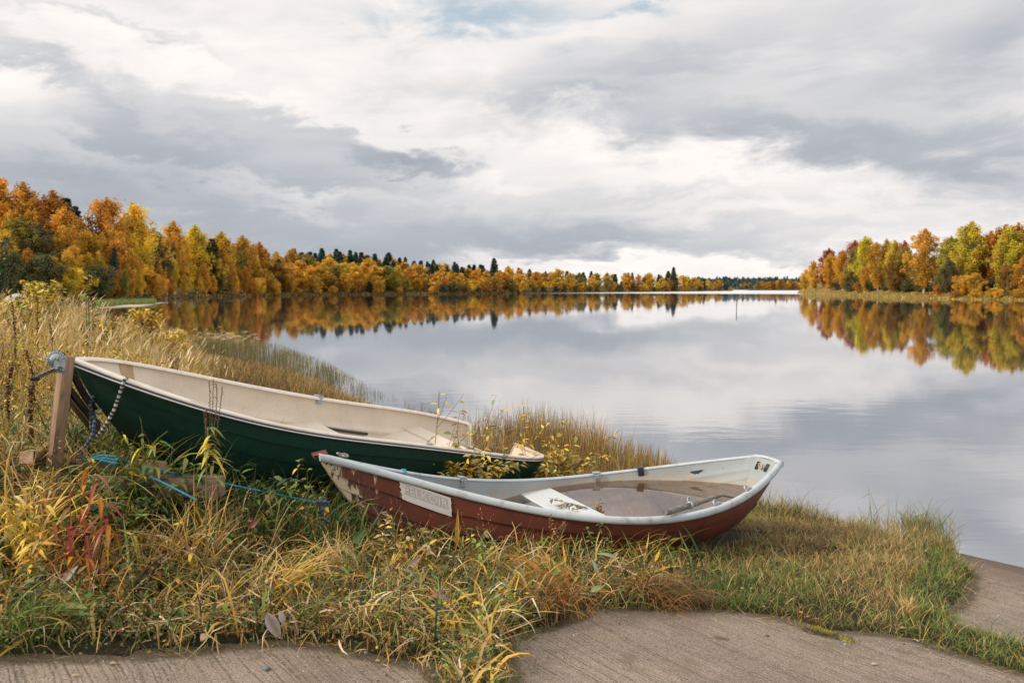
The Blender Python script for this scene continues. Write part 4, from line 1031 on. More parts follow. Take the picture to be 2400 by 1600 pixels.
tree_l(1158, 605, 18, 'spruce', 'dark', 1.2, 2, 'dark spruce clump top above the middle of the far shore')
# the wooded point on the right
for a in [
    (1885, 632, 6, 'birch', 'gold', 1.15, 'golden birch at the very tip of the right point'),
    (1908, 612, 10, 'birch', 'gold', 1.1, 'second golden birch from the tip of the right point'),
    (1938, 584, 24, 'oval', 'red', 1.2, 'dark red crown rising behind the tip of the right point'),
    (1945, 596, 7, 'birch', 'orange', 1.15, 'orange birch below the dark red crown'),
    (1975, 588, 12, 'birch', 'orange', 1.0, 'orange birch between the two dark red crowns'),
    (1992, 566, 24, 'oval', 'red', 1.2, 'higher dark red crown behind the orange birches'),
    (1990, 606, 8, 'birch', 'olive', 1.1, 'olive tree leaning over dark ground on the right point'),
    (2024, 558, 12, 'aspen', 'lime', 1.35, 'yellow green aspen with a full rounded top'),
    (2004, 574, 18, 'birch', 'olive', 1.0, 'olive birch tucked behind the yellow green aspen'),
    (2057, 570, 13, 'birch', 'orange', 1.0, 'brownish orange birch beside the yellow green aspen'),
    (2028, 622, 5, 'birch', 'orange', 1.15, 'small orange birch with a white trunk near the grass bank'),
    (2074, 562, 20, 'aspen', 'lime', .9, 'thin lime aspen top between taller trees'),
    (2088, 566, 16, 'aspen', 'lime', 1.1, 'lime green aspen left of the largest orange birch'),
    (2092, 612, 5, 'birch', 'brown', 1.2, 'small brown orange birch above the tan grass bank'),
    (2116, 566, 22, 'oval', 'red', .9, 'reddish crown peeping out above a green tree'),
    (2112, 580, 12, 'aspen', 'olive', 1.3, 'green tree under the reddish crown'),
    (2163, 540, 9, 'birch', 'orange', 1.25, 'largest orange birch of the right point, pale trunk showing'),
    (2205, 580, 20, 'birch', 'gold', 1.1, 'golden birch behind the largest orange birch'),
    (2232, 556, 14, 'oval', 'olive', 1.1, 'bushy olive green tree right of the largest orange birch'),
    (2205, 618, 7, 'birch', 'olive', 1.2, 'low olive birch beside the tan grass bank'),
    (2225, 610, 6, 'birch', 'darkolive', 1.3, 'dark green tree low beside the bushy olive tree'),
    (2270, 523, 12, 'aspen', 'lime', 1.35, 'tall pointed lime aspen, highest tree of the right point'),
    (2318, 545, 16, 'birch', 'rust', 1.2, 'rusty birch behind the tall lime aspen'),
    (2352, 530, 18, 'birch', 'rust', 1.2, 'dark rusty birch top near the right edge'),
    (2352, 536, 9, 'aspen', 'lime', 1.2, 'lime aspen in front of the dark rusty birch'),
    (2376, 526, 20, 'birch', 'orange', 1.1, 'orange birch top near the right edge'),
    (2402, 535, 12, 'birch', 'olive', 1.2, 'olive tree cut by the right edge of the view'),
    (2400, 598, 4, 'birch', 'orange', 1.25, 'bright orange birch low at the right edge'),
    (2358, 618, 4, 'oval', 'brown', 1.1, 'round brown orange tree above the orange shrubs'),
    (2255, 646, 4, 'bush', 'orange', .95, 'bright orange shrub under the tall lime aspen'),
    (2285, 638, 5, 'oval', 'gold', 1.2, 'small golden tree beside the bright orange shrub'),
    (2198, 668, 3, 'bush', 'rust', .7, 'small rusty shrub at the end of the tan grass bank'),
    (2240, 680, 1.2, 'bush', 'brown', 1.3, 'low brown orange shrub hanging over the water'),
    (2285, 678, 1.2, 'bush', 'gold', 1.3, 'low golden shrub hanging over the water'),
    (2330, 674, 1.2, 'bush', 'gold', 1.3, 'long low golden shrub over the dark waterline'),
    (2385, 676, 1.2, 'bush', 'orange', 1.3, 'low orange shrub over the waterline at the right edge'),
    (2450, 560, 10, 'birch', 'orange', 1.2, 'orange birch just past the right edge'), (2440, 640, 4, 'bush', 'gold', 1.2, 'golden shrub just past the right edge'),
]: tree_r(a[0], a[1], a[2], a[3], a[4], a[5], 0, a[6])
for i in range(26):
    px_ = 1885 + i * 21.5 + rr.uniform(-7, 7); yt_ = float(np.interp(px_, [1880, 1930, 2000, 2100, 2200, 2300, 2400], [640, 606, 590, 590, 585, 562, 556])) + rr.uniform(0, 26); cn_ = pick([('gold', 5), ('orange', 5), ('olive', 1)])
    tree_r(px_, yt_, rr.uniform(20, 36), pick([('birch', 3), ('oval', 2)]), cn_, 1.15, 1, {'gold': 'golden', 'orange': 'orange', 'olive': 'olive'}[cn_] + ' birch filling the back of the right point', cn_ + ' birches at the back of the right point')
for i in range(16): tree_r(1965 + i * 28 + rr.uniform(-8, 8), 652 + rr.uniform(-6, 6), 10 + rr.uniform(-1, 4), 'bush', pick([('darkolive', 3), ('brown', 1)]), 1.2, 1, 'dark undergrowth shrub between the trunks on the right point', 'undergrowth shrubs on the right point')
# beyond the gap
for px in np.arange(1776, 1876, 9): 
    b = at_depth(px, 679, 600); tree('oval', pick([('brown', 2), ('orange', 2), ('gold', 1)]), (b[0], b[1], .1), 6.3 + rr.uniform(-1.2, 1.6), 1.3, 2, 'brown golden tree of the small island in the gap', 'trees of the island in the gap', rr)
b = at_depth(1819, 679, 610); tree('spruce', 'dark', (b[0], b[1], .1), 10, .9, 2, 'single spruce sticking out of the island in the gap')
mb = MB(); b = at_depth(np.linspace(1755, 1885, 20), np.full(20, 680.4), np.full(20, 590)); b[:, 2] = -.1; c = b.copy(); c[:, 1] += 6; c[:, 2] = .6; d = b.copy(); d[:, 1] += 40; d[:, 2] = .6
mb.grid(np.stack([b, c, d])); o = mb.build('island_terrain', M['bank']); o['kind'] = 'structure'
# distant wooded hillside, one mass
r = np.random.default_rng(5); C = []; K = []; S = []
for i in range(420):
    D = r.uniform(720, 1010); px = r.uniform(1610, 1990); yb = np.interp(D, [700, 720, 860, 1000], [680, 678.5, 668, 655]); b = at_depth(px, yb, D)
    con = r.random() < np.interp(D, [720, 800, 900], [.35, .7, .95]); h = r.uniform(3.0, 5.2); k = 60
    u = r.random(k); R = (2.4 * (1 - u) + .3) if con else 2.2 * np.sin(np.pi * np.clip(u, .05, .98)); a = r.random(k) * 6.28; q = r.random(k) ** .5
    C.append(np.stack([b[0] + np.cos(a) * R * q, b[1] + np.sin(a) * R * q, b[2] - .5 + u * h], -1)); S.append(np.full(k, .95))
    col = np.array((.050, .090, .092)) if con else np.array(COLR[['orange', 'gold', 'brown'][r.integers(3)]]) * .75; K.append(np.tile(col * r.uniform(.8, 1.2), (k, 1)))
V, f = leaf_quads(np.concatenate(C), np.concatenate(S), r); me = mesh_np('forest', V, f, M['blade'], np.repeat(np.concatenate(K), 4, 0), False)
o = bpy.data.objects.new('forest', me); COL.objects.link(o); set_tag(o, 'bluish wooded hillside closing the far end of the lake', 'forest', None, 'stuff')

# ------------------------------------------------------------------ grasses
PAL = dict(straw=(.60, .43, .19), tan=(.42, .275, .12), gold=(.60, .36, .06), rust=(.28, .115, .035), green=(.115, .19, .042), fresh=(.22, .31, .06),
           dark=(.030, .070, .028), olive=(.23, .21, .055), brown=(.15, .09, .045), pale=(.70, .58, .38), yellow=(.70, .52, .07), orange=(.55, .22, .03), reed=(.085, .095, .040))
def pal(n, weights, r, jit=.18):
    ks = list(weights); w = np.array([weights[k] for k in ks], float); w /= w.sum()
    c = np.array([PAL[k] for k in ks])[r.choice(len(ks), n, p=w)]
    return c * r.uniform(1 - jit, 1 + jit, (n, 1)) * r.uniform(.94, 1.06, (n, 3))
class Blades:
    def __init__(s): s.V = []; s.F = []; s.C = []; s.n = 0
    def add(s, base, L, W, head, th0, th1, cb, ct, r, seg=5, kink=0.0, flat=.35, wpow=2.2):
        N = len(base)
        if N == 0: return
        L, W, th0, th1, head = [np.broadcast_to(np.asarray(v, float), (N,)) for v in (L, W, th0, th1, head)]
        q = np.linspace(0, 1, seg + 1); qm = (q[1:] + q[:-1]) / 2
        th = th0[:, None] + th1[:, None] * qm[None] ** 1.3
        if kink: 
            kq = r.uniform(.35, .8, N); th = th + (qm[None] > kq[:, None]) * (r.random(N) < kink)[:, None] * r.uniform(.8, 1.7, N)[:, None]
        hd = head[:, None] + np.cumsum(r.normal(0, .20, (N, seg)), 1)
        st = (L / seg)[:, None]
        dx = np.sin(th) * np.cos(hd) * st; dy = np.sin(th) * np.sin(hd) * st; dz = np.cos(th) * st
        P = np.zeros((N, seg + 1, 3)); P[:, 1:, 0] = np.cumsum(dx, 1); P[:, 1:, 1] = np.cumsum(dy, 1); P[:, 1:, 2] = np.cumsum(dz, 1); P += base[:, None]
        tw = head + np.pi / 2 + r.normal(0, .8, N); sd = np.stack([np.cos(tw), np.sin(tw), r.normal(0, flat, N)], 1)
        wq = np.maximum(1 - q ** wpow, .04) * (.55 + .45 * np.minimum(q * 4, 1))
        off = sd[:, None] * (W[:, None] * wq[None] * .5)[:, :, None]
        V = np.stack([P - off, P + off], 2).reshape(-1, 3)
        i = np.arange(N * (seg + 1) * 2).reshape(N, seg + 1, 2)
        f = np.stack([i[:, :-1, 0], i[:, :-1, 1], i[:, 1:, 1], i[:, 1:, 0]], -1).reshape(-1, 4)
        C = cb[:, None] + (ct - cb)[:, None] * q[None, :, None]; C = np.repeat(C[:, :, None], 2, 2).reshape(-1, 3)  # most callers darken the base colour, painting in shade near the ground
        s.V.append(V); s.F.append(f + s.n); s.C.append(C); s.n += len(V)
    def build(s, name, label, mat='blade', kind='stuff', cat=None, group=None, loc=None, parent=None):
        V = np.concatenate(s.V); b = root_loc(parent) if parent is not None else (np.zeros(3) if loc is None else np.asarray(loc, float))
        me = mesh_np(name, V - b, np.concatenate(s.F), M[mat], np.concatenate(s.C), True)
        o = bpy.data.objects.new(name, me); COL.objects.link(o)
        if parent is not None: o.parent = parent
        else: o.location = tuple(b)
        return set_tag(o, label, cat, group, kind)
def in_boat(boat, x, y, k=.92, pad=0.0):
    cy, sy = np.cos(boat.yaw), np.sin(boat.yaw); dx, dy = x - boat.x0, y - boat.y0
    X = -cy * dx + sy * dy; Y = -sy * dx - cy * dy; t = .5 - X / boat.L
    ins = (t > .02) & (t < 1.0) & (np.abs(Y) < boat.half(np.clip(t, 0, 1)) * k + pad)
    return ins
def scatter(n, x0, x1, y0, y1, r, dens=None):
    """n candidates over a world rectangle, thinned by dens(x,y,px,py,d) in 0..1"""
    x = r.uniform(x0, x1, n); y = r.uniform(y0, y1, n); z = ground_z(x, y); P = np.stack([x, y, z], 1); px, py = to_px(P + np.array([0, 0, .0]))
    d = shore_d(x, y); w = np.ones(n)
    if dens is not None: w = w * dens(x, y, px, py, d)
    keep = (r.random(n) < w) & (px > -500) & (px < 2800)
    return P[keep], px[keep], py[keep], d[keep]
def ground_px(px, py):
    D = np.concatenate([np.arange(2.2, 12, .01), np.arange(12, 60, .1)]); P = at_depth(np.full_like(D, px), np.full_like(D, py), D)
    below = P[:, 2] < ground_z(P[:, 0], P[:, 1]); i = int(np.argmax(below)) if below.any() else len(D) - 1
    return np.array([P[i, 0], P[i, 1], float(ground_z(P[i, 0], P[i, 1]))])
U = lambda r, n, a, b: r.uniform(a, b, n)
ang = lambda r, n: r.uniform(0, 2 * np.pi, n)

OUT_X = [-500, 0, 80, 150, 225, 255, 300, 350, 430, 500, 600, 650, 700, 750, 800, 850, 900, 1000, 1050, 1150, 1240, 1300, 1400, 1450, 1500, 1560, 1620]
OUT_Y = [640, 668, 655, 675, 690, 742, 722, 735, 775, 795, 801, 812, 827, 846, 872, 900, 925, 945, 985, 945, 915, 950, 970, 1020, 1045, 1070, 1110]
def cap(P, H, r, j=.12, low=0.0, free=False):                    # growth height of the bank's vegetation along the shore
    px, py = to_px(P); top = CAMZ + P[:, 1] * (HOR - (np.interp(px, OUT_X, OUT_Y) + low * sstep(380, 470, px) * sstep(980, 900, px))) / F - P[:, 2]; top = top if free else top * (.62 + .75 * fbm(P[:, 0], P[:, 1], 1.7 / np.clip(P[:, 1] / 12, 1, 3), 171))
    return np.clip(np.minimum(H, top * r.uniform(1 - 2.2 * j, 1 + j, len(P))), .03, None)
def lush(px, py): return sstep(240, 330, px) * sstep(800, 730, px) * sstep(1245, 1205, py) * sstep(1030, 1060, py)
def bare(x, y, px):            # thin soil along the left slab
    return 1 - .65 * sstep(760, 600, px) * sstep(-.34, -.12, slab_d(x, y))
def wild_mask(x, y, px, py, d, edge=0.0):
    sd = slab_d(x, y) + .07 * (fbm(x, y, 5, 21) - .5)
    return (sd < edge) & (d > .05) & ~in_boat(RB, x, y, .80) & ~in_boat(GB, x, y, .42)
r = np.random.default_rng(21)
# --- low mixed layer of the bank in front
g = Blades()
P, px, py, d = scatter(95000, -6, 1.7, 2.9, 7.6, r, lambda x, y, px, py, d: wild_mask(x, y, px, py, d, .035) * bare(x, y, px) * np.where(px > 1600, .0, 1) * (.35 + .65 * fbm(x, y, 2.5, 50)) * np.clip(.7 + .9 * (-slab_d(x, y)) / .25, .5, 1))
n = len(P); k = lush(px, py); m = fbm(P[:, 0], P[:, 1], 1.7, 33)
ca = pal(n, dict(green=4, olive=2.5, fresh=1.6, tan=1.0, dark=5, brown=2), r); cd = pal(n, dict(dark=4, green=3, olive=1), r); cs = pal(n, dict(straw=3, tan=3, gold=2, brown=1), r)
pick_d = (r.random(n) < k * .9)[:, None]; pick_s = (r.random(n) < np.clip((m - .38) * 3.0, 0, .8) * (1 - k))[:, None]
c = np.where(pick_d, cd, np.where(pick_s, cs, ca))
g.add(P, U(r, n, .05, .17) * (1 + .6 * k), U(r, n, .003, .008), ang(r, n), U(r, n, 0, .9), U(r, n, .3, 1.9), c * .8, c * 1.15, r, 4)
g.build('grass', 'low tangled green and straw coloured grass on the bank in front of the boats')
# --- long dry blades, arching and broken
g = Blades()
P, px, py, d = scatter(24000, -6, 1.3, 3.05, 7.2, r, lambda x, y, px, py, d: wild_mask(x, y, px, py, d, -.05) * (1 - .75 * lush(px, py)) * sstep(1650, 1400, px) * np.clip(1.15 - .8 * np.abs(fbm(x, y, 2.2, 33) - .62) * 3, .12, 1) * np.clip((-slab_d(x, y)) / .25, .35, 1) * bare(x, y, px))
n = len(P); ct = pal(n, dict(straw=4, tan=2.2, gold=3.4, pale=1.4, rust=1.2, olive=1.2, brown=1.2), r); cb = ct * .85; ct = ct * 1.12
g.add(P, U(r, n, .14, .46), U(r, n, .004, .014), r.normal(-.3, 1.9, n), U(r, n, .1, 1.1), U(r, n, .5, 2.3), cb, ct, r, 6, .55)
P, px, py, d = scatter(17000, -6, 1.4, 3.05, 7.0, r, lambda x, y, px, py, d: wild_mask(x, y, px, py, d, -.03) * (1 - .6 * lush(px, py)) * sstep(1650, 1450, px) * (.15 + .85 * (fbm(x, y, 1.6, 181) > .5)))
n = len(P); P[:, 2] += U(r, n, .01, .13); ct = pal(n, dict(straw=4, tan=3, pale=1.5, brown=2.4, gold=2, rust=1), r)
g.add(P, U(r, n, .08, .32), U(r, n, .004, .014), ang(r, n), U(r, n, 1.15, 1.75), U(r, n, -.3, .4), ct * .85, ct * 1.1, r, 4, .5)
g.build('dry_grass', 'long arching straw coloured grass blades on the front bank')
# --- green broad blades
g = Blades()
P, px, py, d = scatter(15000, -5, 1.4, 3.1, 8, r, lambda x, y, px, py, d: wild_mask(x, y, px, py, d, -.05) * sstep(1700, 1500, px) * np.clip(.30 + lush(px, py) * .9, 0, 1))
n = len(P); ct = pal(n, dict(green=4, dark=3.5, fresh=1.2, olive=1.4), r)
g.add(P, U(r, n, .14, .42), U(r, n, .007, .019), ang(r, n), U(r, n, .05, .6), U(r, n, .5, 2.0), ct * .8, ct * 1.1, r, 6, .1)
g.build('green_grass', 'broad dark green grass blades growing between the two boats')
# --- turf beside the slipway
g = Blades()
def turf(x, y, px, py, d):
    return (slab_d(x, y) + .06 * (fbm(x, y, 5, 21) - .5) < .01) & (d > .03) & ~in_boat(RB, x, y, .55) & (x > .55)
P, px, py, d = scatter(190000, .5, 5.6, 3.0, 8.6, r, lambda x, y, px, py, d: turf(x, y, px, py, d) * (.25 + .75 * fbm(x, y, 3, 71)))
n = len(P); m = .65 * fbm(P[:, 0], P[:, 1], 1.6, 60) + .35 * fbm(P[:, 0], P[:, 1], 5, 61); gr = np.clip(1.1 - .55 * (P[:, 0] - .7) + 2.4 * (m - .5), .10, .92) 
gr = np.maximum(gr, .85 * (slab_d(P[:, 0], P[:, 1]) > -.35) * (P[:, 0] > 2.2) * sstep(2050, 2150, px))
ca = pal(n, dict(green=3, fresh=3, olive=2, dark=1), r); cs = pal(n, dict(tan=4, straw=3.4, rust=1.2, brown=1.2, olive=2), r)
c = np.where((r.random(n) < gr)[:, None], ca, cs); sc = .55 + .9 * m
g.add(P, U(r, n, .03, .12) * sc, U(r, n, .0022, .0042), ang(r, n), U(r, n, .1, 1.0), U(r, n, .2, 1.6), c * .8, c * 1.1, r, 3)
P, px, py, d = scatter(16000, .5, 5.0, 3.6, 8.6, r, lambda x, y, px, py, d: turf(x, y, px, py, d) * (fbm(x, y, 3, 77) > .52) * .8)
n = len(P); c = np.where((r.random(n) < .5)[:, None], pal(n, dict(fresh=3, green=3, olive=2), r), pal(n, dict(straw=3, tan=3, gold=1), r))
g.add(P, U(r, n, .08, .20), U(r, n, .003, .005), ang(r, n), U(r, n, .1, .7), U(r, n, .3, 1.6), c * .8, c * 1.1, r, 4)
g.build('turf', 'short green and tan turf between the red boat and the slipway')
# --- taller fringe at the water's edge on the right
g = Blades()
P, px, py, d = scatter(60000, 1.5, 4.6, 6.0, 9.0, r, lambda x, y, px, py, d: (d > -.03) * sstep(.55, .05, d) * (slab_d(x, y) < -.03) * ~in_boat(RB, x, y, .9) * (.2 + .8 * (fbm(x, y, 3.2, 81) > .46)))
n = len(P); c = np.where((r.random(n) < .45)[:, None], pal(n, dict(green=3, olive=3, dark=2, reed=2), r), pal(n, dict(straw=3, tan=3, brown=2, olive=2), r))
hs = .5 + .8 * fbm(P[:, 0], P[:, 1], 2.4, 85)
g.add(P, U(r, n, .07, .26) * hs, U(r, n, .003, .005), ang(r, n), U(r, n, 0, .5), U(r, n, .2, 1.6), c * .75, c * 1.1, r, 4)
P, px, py, d = scatter(2600, 1.5, 4.3, 6.4, 9.0, r, lambda x, y, px, py, d: (d > -.15) * sstep(.35, .0, d) * (slab_d(x, y) < -.05) * ~in_boat(RB, x, y, 1.0) * (fbm(x, y, 4, 88) > .5))
n = len(P); c = pal(n, dict(olive=3, reed=3, green=2, tan=2), r); P[:, 2] = np.maximum(P[:, 2], -.02)
g.add(P, U(r, n, .2, .48), U(r, n, .003, .0055), ang(r, n), U(r, n, 0, .25), U(r, n, .1, 1.5), c * .8, c * 1.1, r, 6, .2)
g.build('shore_grass', 'taller ragged grass fringe along the water right of the red boat')
# --- tall yellow meadow of the left bank
g = Blades()
def meadow(x, y, px, py, d): return (d > .25) * ((x < -3.1) | (y > 7.2 - .2 * x)) * ~in_boat(GB, x, y, 1.05) * (y > 4.2) * ~((x > -1.5) & (y < 9.5)) * sstep(-2.9, -3.3, x + .0 * y - .35 * (y - 5)) * sstep(540, 380, px + 60 * (fbm(x, y, .8, 175) - .5))
P, px, py, d = scatter(150000, -16, -1.0, 4.2, 20, r, lambda x, y, px, py, d: meadow(x, y, px, py, d) * np.clip(7.5 / y, .25, 1) ** 1.2)
n = len(P); m = fbm(P[:, 0], P[:, 1], .8, 91); far = sstep(6, 11, P[:, 1])
ca = pal(n, dict(gold=3, olive=3, brown=2.6, rust=1.2, straw=2, dark=1, fresh=.8), r); cs = pal(n, dict(straw=3, yellow=3, gold=3, tan=1.6, olive=2, brown=.8), r); c = np.where((r.random(n) < np.clip(.42 + far * .25 + (m - .5) * 2.6, 0, 1))[:, None], cs, ca)
g.add(P, cap(P, U(r, n, .18, .55) * (.65 + .6 * far), r), U(r, n, .005, .012) * (1 + far), ang(r, n), U(r, n, .0, .5), U(r, n, .2, 1.7), c * .8, c * 1.1, r, 4, .15)
P, px, py, d = scatter(60000, -40, -5, 14, 50, r, lambda x, y, px, py, d: (d > .1) * np.clip(18 / y, .1, 1) ** 1.5 * sstep(500, 380, px))
n = len(P); c = pal(n, dict(straw=4, yellow=2, gold=2.4, tan=2, olive=2), r)
g.add(P, cap(P, U(r, n, .3, .75), r), U(r, n, .010, .022), ang(r, n), U(r, n, .0, .4), U(r, n, .2, 1.4), c * .8, c * 1.1, r, 3)
# tall stalks with pale plumes
P, px, py, d = scatter(22000, -14, -2.4, 7.5, 17, r, lambda x, y, px, py, d: meadow(x, y, px, py, d) * (fbm(x, y, .5, 95) > .36) * sstep(7.0, 9.0, y) * .8)
n = len(P); c = pal(n, dict(straw=4, yellow=3, pale=1.5, tan=1.5), r)
H = cap(P, U(r, n, .55, 1.05), r, .16); hd = r.normal(.2, 1.6, n); t0 = U(r, n, 0, .22); t1 = U(r, n, .1, .8)
g.add(P, H, np.full(n, .006), hd, t0, t1, c * .82, c * 1.1, r, 5)
sel = (r.random(n) < .34) & (H > .35); Pt = P[sel].copy(); Hs = H[sel]; a = t0[sel] + .35 * t1[sel]
Pt[:, 0] += np.sin(a) * np.cos(hd[sel]) * Hs * .9; Pt[:, 1] += np.sin(a) * np.sin(hd[sel]) * Hs * .9; Pt[:, 2] += np.cos(a) * Hs * .88
cp = pal(sel.sum(), dict(pale=3, straw=4, tan=1), r)
g.add(Pt, U(r, sel.sum(), .10, .20), U(r, sel.sum(), .014, .028), hd[sel], a + .2, U(r, sel.sum(), .2, .9), cp, cp, r, 4, 0, .6, 1.4)
g.build('tall_grass', 'tall pale yellow meadow grass with plumes on the left bank')
# --- tussocks and reeds along the shore behind the boats
g = Blades()
def shoreband(x, y, px, py, d): return (d > -.05) * np.maximum(sstep(1.9, .7, d / np.maximum(y / 14, .7)), .9 * (px > 380)) * (y > 8.3) * (x < 2.2) * ~in_boat(GB, x, y, 1.1) * ~in_boat(RB, x, y, 1.1)
P, px, py, d = scatter(210000, -18, 2.2, 8.3, 40, r, lambda x, y, px, py, d: shoreband(x, y, px, py, d) * np.clip(10 / y, .1, 1) ** 1.1)
n = len(P); c = pal(n, dict(tan=2.6, gold=1.6, rust=2.2, brown=3, olive=3, straw=1), r); k = np.clip(P[:, 1] / 12, .8, 2.2)
g.add(P, cap(P, U(r, n, .2, .5) * (.8 + .25 * k), r, .12, 34), U(r, n, .004, .007) * k, ang(r, n), U(r, n, .0, .4), U(r, n, .2, 1.7), c * .75, c * 1.1, r, 4, .15)
g.build('sedge', 'brown and golden sedge tussocks lining the shore behind the green boat')
g = Blades()
P, px, py, d = scatter(420000, -14, 1.2, 9.5, 36, r, lambda x, y, px, py, d: sstep(-1.7, -.9, d / np.maximum(y / 15, .8)) * sstep(.9, .2, d / np.maximum(y / 15, .8)) * (fbm(x, y, .9, 101) > .44) * np.clip(13 / y, .12, 1) * sstep(-.2, -1.6, x + .0) * (.08 + .25 * (vnoise(x, y, 3.0, 102) > .55)))
n = len(P); P[:, 2] = np.maximum(P[:, 2], -.03); c = pal(n, dict(reed=6, olive=3, brown=1.6, tan=1.2), r); k = np.clip(P[:, 1] / 14, .8, 2)
g.add(P, cap(P, U(r, n, .30, .95), r, .28, -6, True), U(r, n, .004, .006) * k, ang(r, n), U(r, n, .0, .14), U(r, n, .0, .3), c * .8, c * 1.1, r, 3)
P, px, py, d = scatter(26000, -1.3, 2.4, 8.9, 12.8, r, lambda x, y, px, py, d: sstep(-.55, -.2, d) * sstep(1.1, .5, d) * (fbm(x, y, 1.6, 103) > .36) * ~in_boat(GB, x, y, 1.1) * ~in_boat(RB, x, y, 1.1) * .55)
n = len(P); P[:, 2] = np.maximum(P[:, 2], -.03); c = pal(n, dict(reed=2, olive=2.4, brown=3, tan=2.4, gold=2, rust=1.4), r); hs = .55 + .75 * fbm(P[:, 0], P[:, 1], 1.3, 105)
g.add(P, cap(P, U(r, n, .4, .95) * hs, r, .22), U(r, n, .004, .008), ang(r, n), U(r, n, .0, .16), U(r, n, .0, .45), c * .8, c * 1.1, r, 5, .12)
g.build('reeds', 'thin upright reeds standing along the edge of the lake')
# straw and roots lying over the edge of the slipway
g = Blades(); r = np.random.default_rng(77)
P, px, py, d = scatter(60000, -3, 4, 2.9, 6.6, r, lambda x, y, px, py, d: sstep(-.05, .0, slab_d(x, y)) * sstep(.16, .02, slab_d(x, y)) * (.15 + .85 * (fbm(x, y, 3, 120) > .5)) * .35)
n = len(P); P[:, 2] = ramp_z(P[:, 0], P[:, 1]) + .006; c = pal(n, dict(straw=2, tan=3, brown=4, rust=1, olive=2, dark=1), r)
g.add(P, U(r, n, .05, .20), U(r, n, .002, .004), ang(r, n), U(r, n, 1.15, 1.52), U(r, n, -.1, .15), c * .8, c, r, 4)
g.build('straw_litter', 'loose straw and roots lying over the edge of the concrete')

g = Blades(); r = np.random.default_rng(88)
P, px, py, d = scatter(16000, -3.4, .2, 4.6, 7.4, r, lambda x, y, px, py, d: ~in_boat(GB, x, y, .80) * in_boat(GB, x, y, 1.0, .55) * ~in_boat(RB, x, y, 1.0) * (px < 900) * (y < GB.y0 + .2 * 0 + 9) * .55 * (.3 + .7 * (fbm(x, y, 2.2, 161) > .45)))
n = len(P); ct = pal(n, dict(green=4, dark=5, fresh=1, olive=1.6, straw=.6, tan=.5), r)
g.add(P, U(r, n, .25, .62), U(r, n, .006, .015), ang(r, n), U(r, n, .0, .4), U(r, n, .4, 1.9), ct * .8, ct * 1.1, r, 6, .1)
g.build('hull_grass', 'dark green grass standing along the near side of the green boat')

P, px, py, d = scatter(60000, -3, 5.2, 2.7, 6.8, r, lambda x, y, px, py, d: sstep(.0, .03, slab_d(x, y)) * (sstep(.4, .02, slab_d(x, y)) * .5 + .012))
n = len(P); P[:, 2] = ramp_z(P[:, 0], P[:, 1]) + .003; V, f = leaf_quads(P, r.lognormal(-5.75, .45, n), r); me = mesh_np('gravel', V, f, M['stone'], np.repeat(pal(n, dict(brown=4, tan=2, dark=1, rust=.6, pale=.8), r, .4), 4, 0), False)
o = bpy.data.objects.new('gravel', me); COL.objects.link(o); set_tag(o, 'soil crumbs and grit strewn along the edges of the concrete', None, None, 'stuff')
g = Blades()
P, px, py, d = scatter(40000, -3, 5.2, 2.8, 6.8, r, lambda x, y, px, py, d: sstep(-.06, -.01, slab_d(x, y)) * sstep(.12, .0, slab_d(x, y)) * (vnoise(x, y, 6, 190) > .55) * .6)
n = len(P); P[:, 2] = np.maximum(P[:, 2], ramp_z(P[:, 0], P[:, 1])); c = pal(n, dict(green=3, olive=3, straw=2, brown=2, fresh=1), r); g.add(P, U(r, n, .02, .08), U(r, n, .002, .004), ang(r, n), U(r, n, .2, 1.2), U(r, n, .2, 1.3), c * .8, c, r, 3)
g.build('edge_grass', 'sparse short grass sprouting along the cracked rim of the concrete')

# ------------------------------------------------------------------ leafy undergrowth (uncountable)
def undergrowth(name, label, n, x0, x1, y0, y1, dens, weights, Lr, hr, seed, dead=False, up=.3):
    r = np.random.default_rng(seed); P, px, py, d = scatter(n, x0, x1, y0, y1, r, dens); mb = MB(); cs = pal(len(P), weights, r)
    for p, c in zip(P, cs):
        a = r.random() * 6.283; el = r.normal(up, .45); h = r.uniform(*hr); L = r.uniform(*Lr)
        mb.leaf(p + np.array([0, 0, h]), (math.cos(a) * math.cos(el), math.sin(a) * math.cos(el), math.sin(el)), (r.normal(0, .35), r.normal(0, .35), 1), L, L * r.uniform(.22, .5), c, r.uniform(-.1, .6), r.uniform(-.1, .4), 4, .8, c * r.uniform(.7, 1.1))
    o = mb.build(name, M['deadleaf' if dead else 'plantleaf']); set_tag(o, label, None, None, 'stuff'); return o
fr = lambda x, y, px, py, d: wild_mask(x, y, px, py, d, -.06) * sstep(1640, 1500, px)
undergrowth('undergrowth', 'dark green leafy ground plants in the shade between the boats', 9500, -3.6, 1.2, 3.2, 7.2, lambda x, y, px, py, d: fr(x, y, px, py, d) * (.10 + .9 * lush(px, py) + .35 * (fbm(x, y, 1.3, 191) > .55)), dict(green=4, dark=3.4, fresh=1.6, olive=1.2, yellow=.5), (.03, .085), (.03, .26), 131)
undergrowth('fallen_leaves', 'dry brown and yellow leaves caught in the grass of the front bank', 4200, -3.8, 1.4, 3.05, 6.2, lambda x, y, px, py, d: fr(x, y, px, py, d) * (1 - .8 * lush(px, py)) * (.2 + .8 * (fbm(x, y, 2, 133) > .48)), dict(brown=3, tan=2, gold=2, rust=2, olive=1.5), (.018, .048), (.03, .20), 134, True, .1)
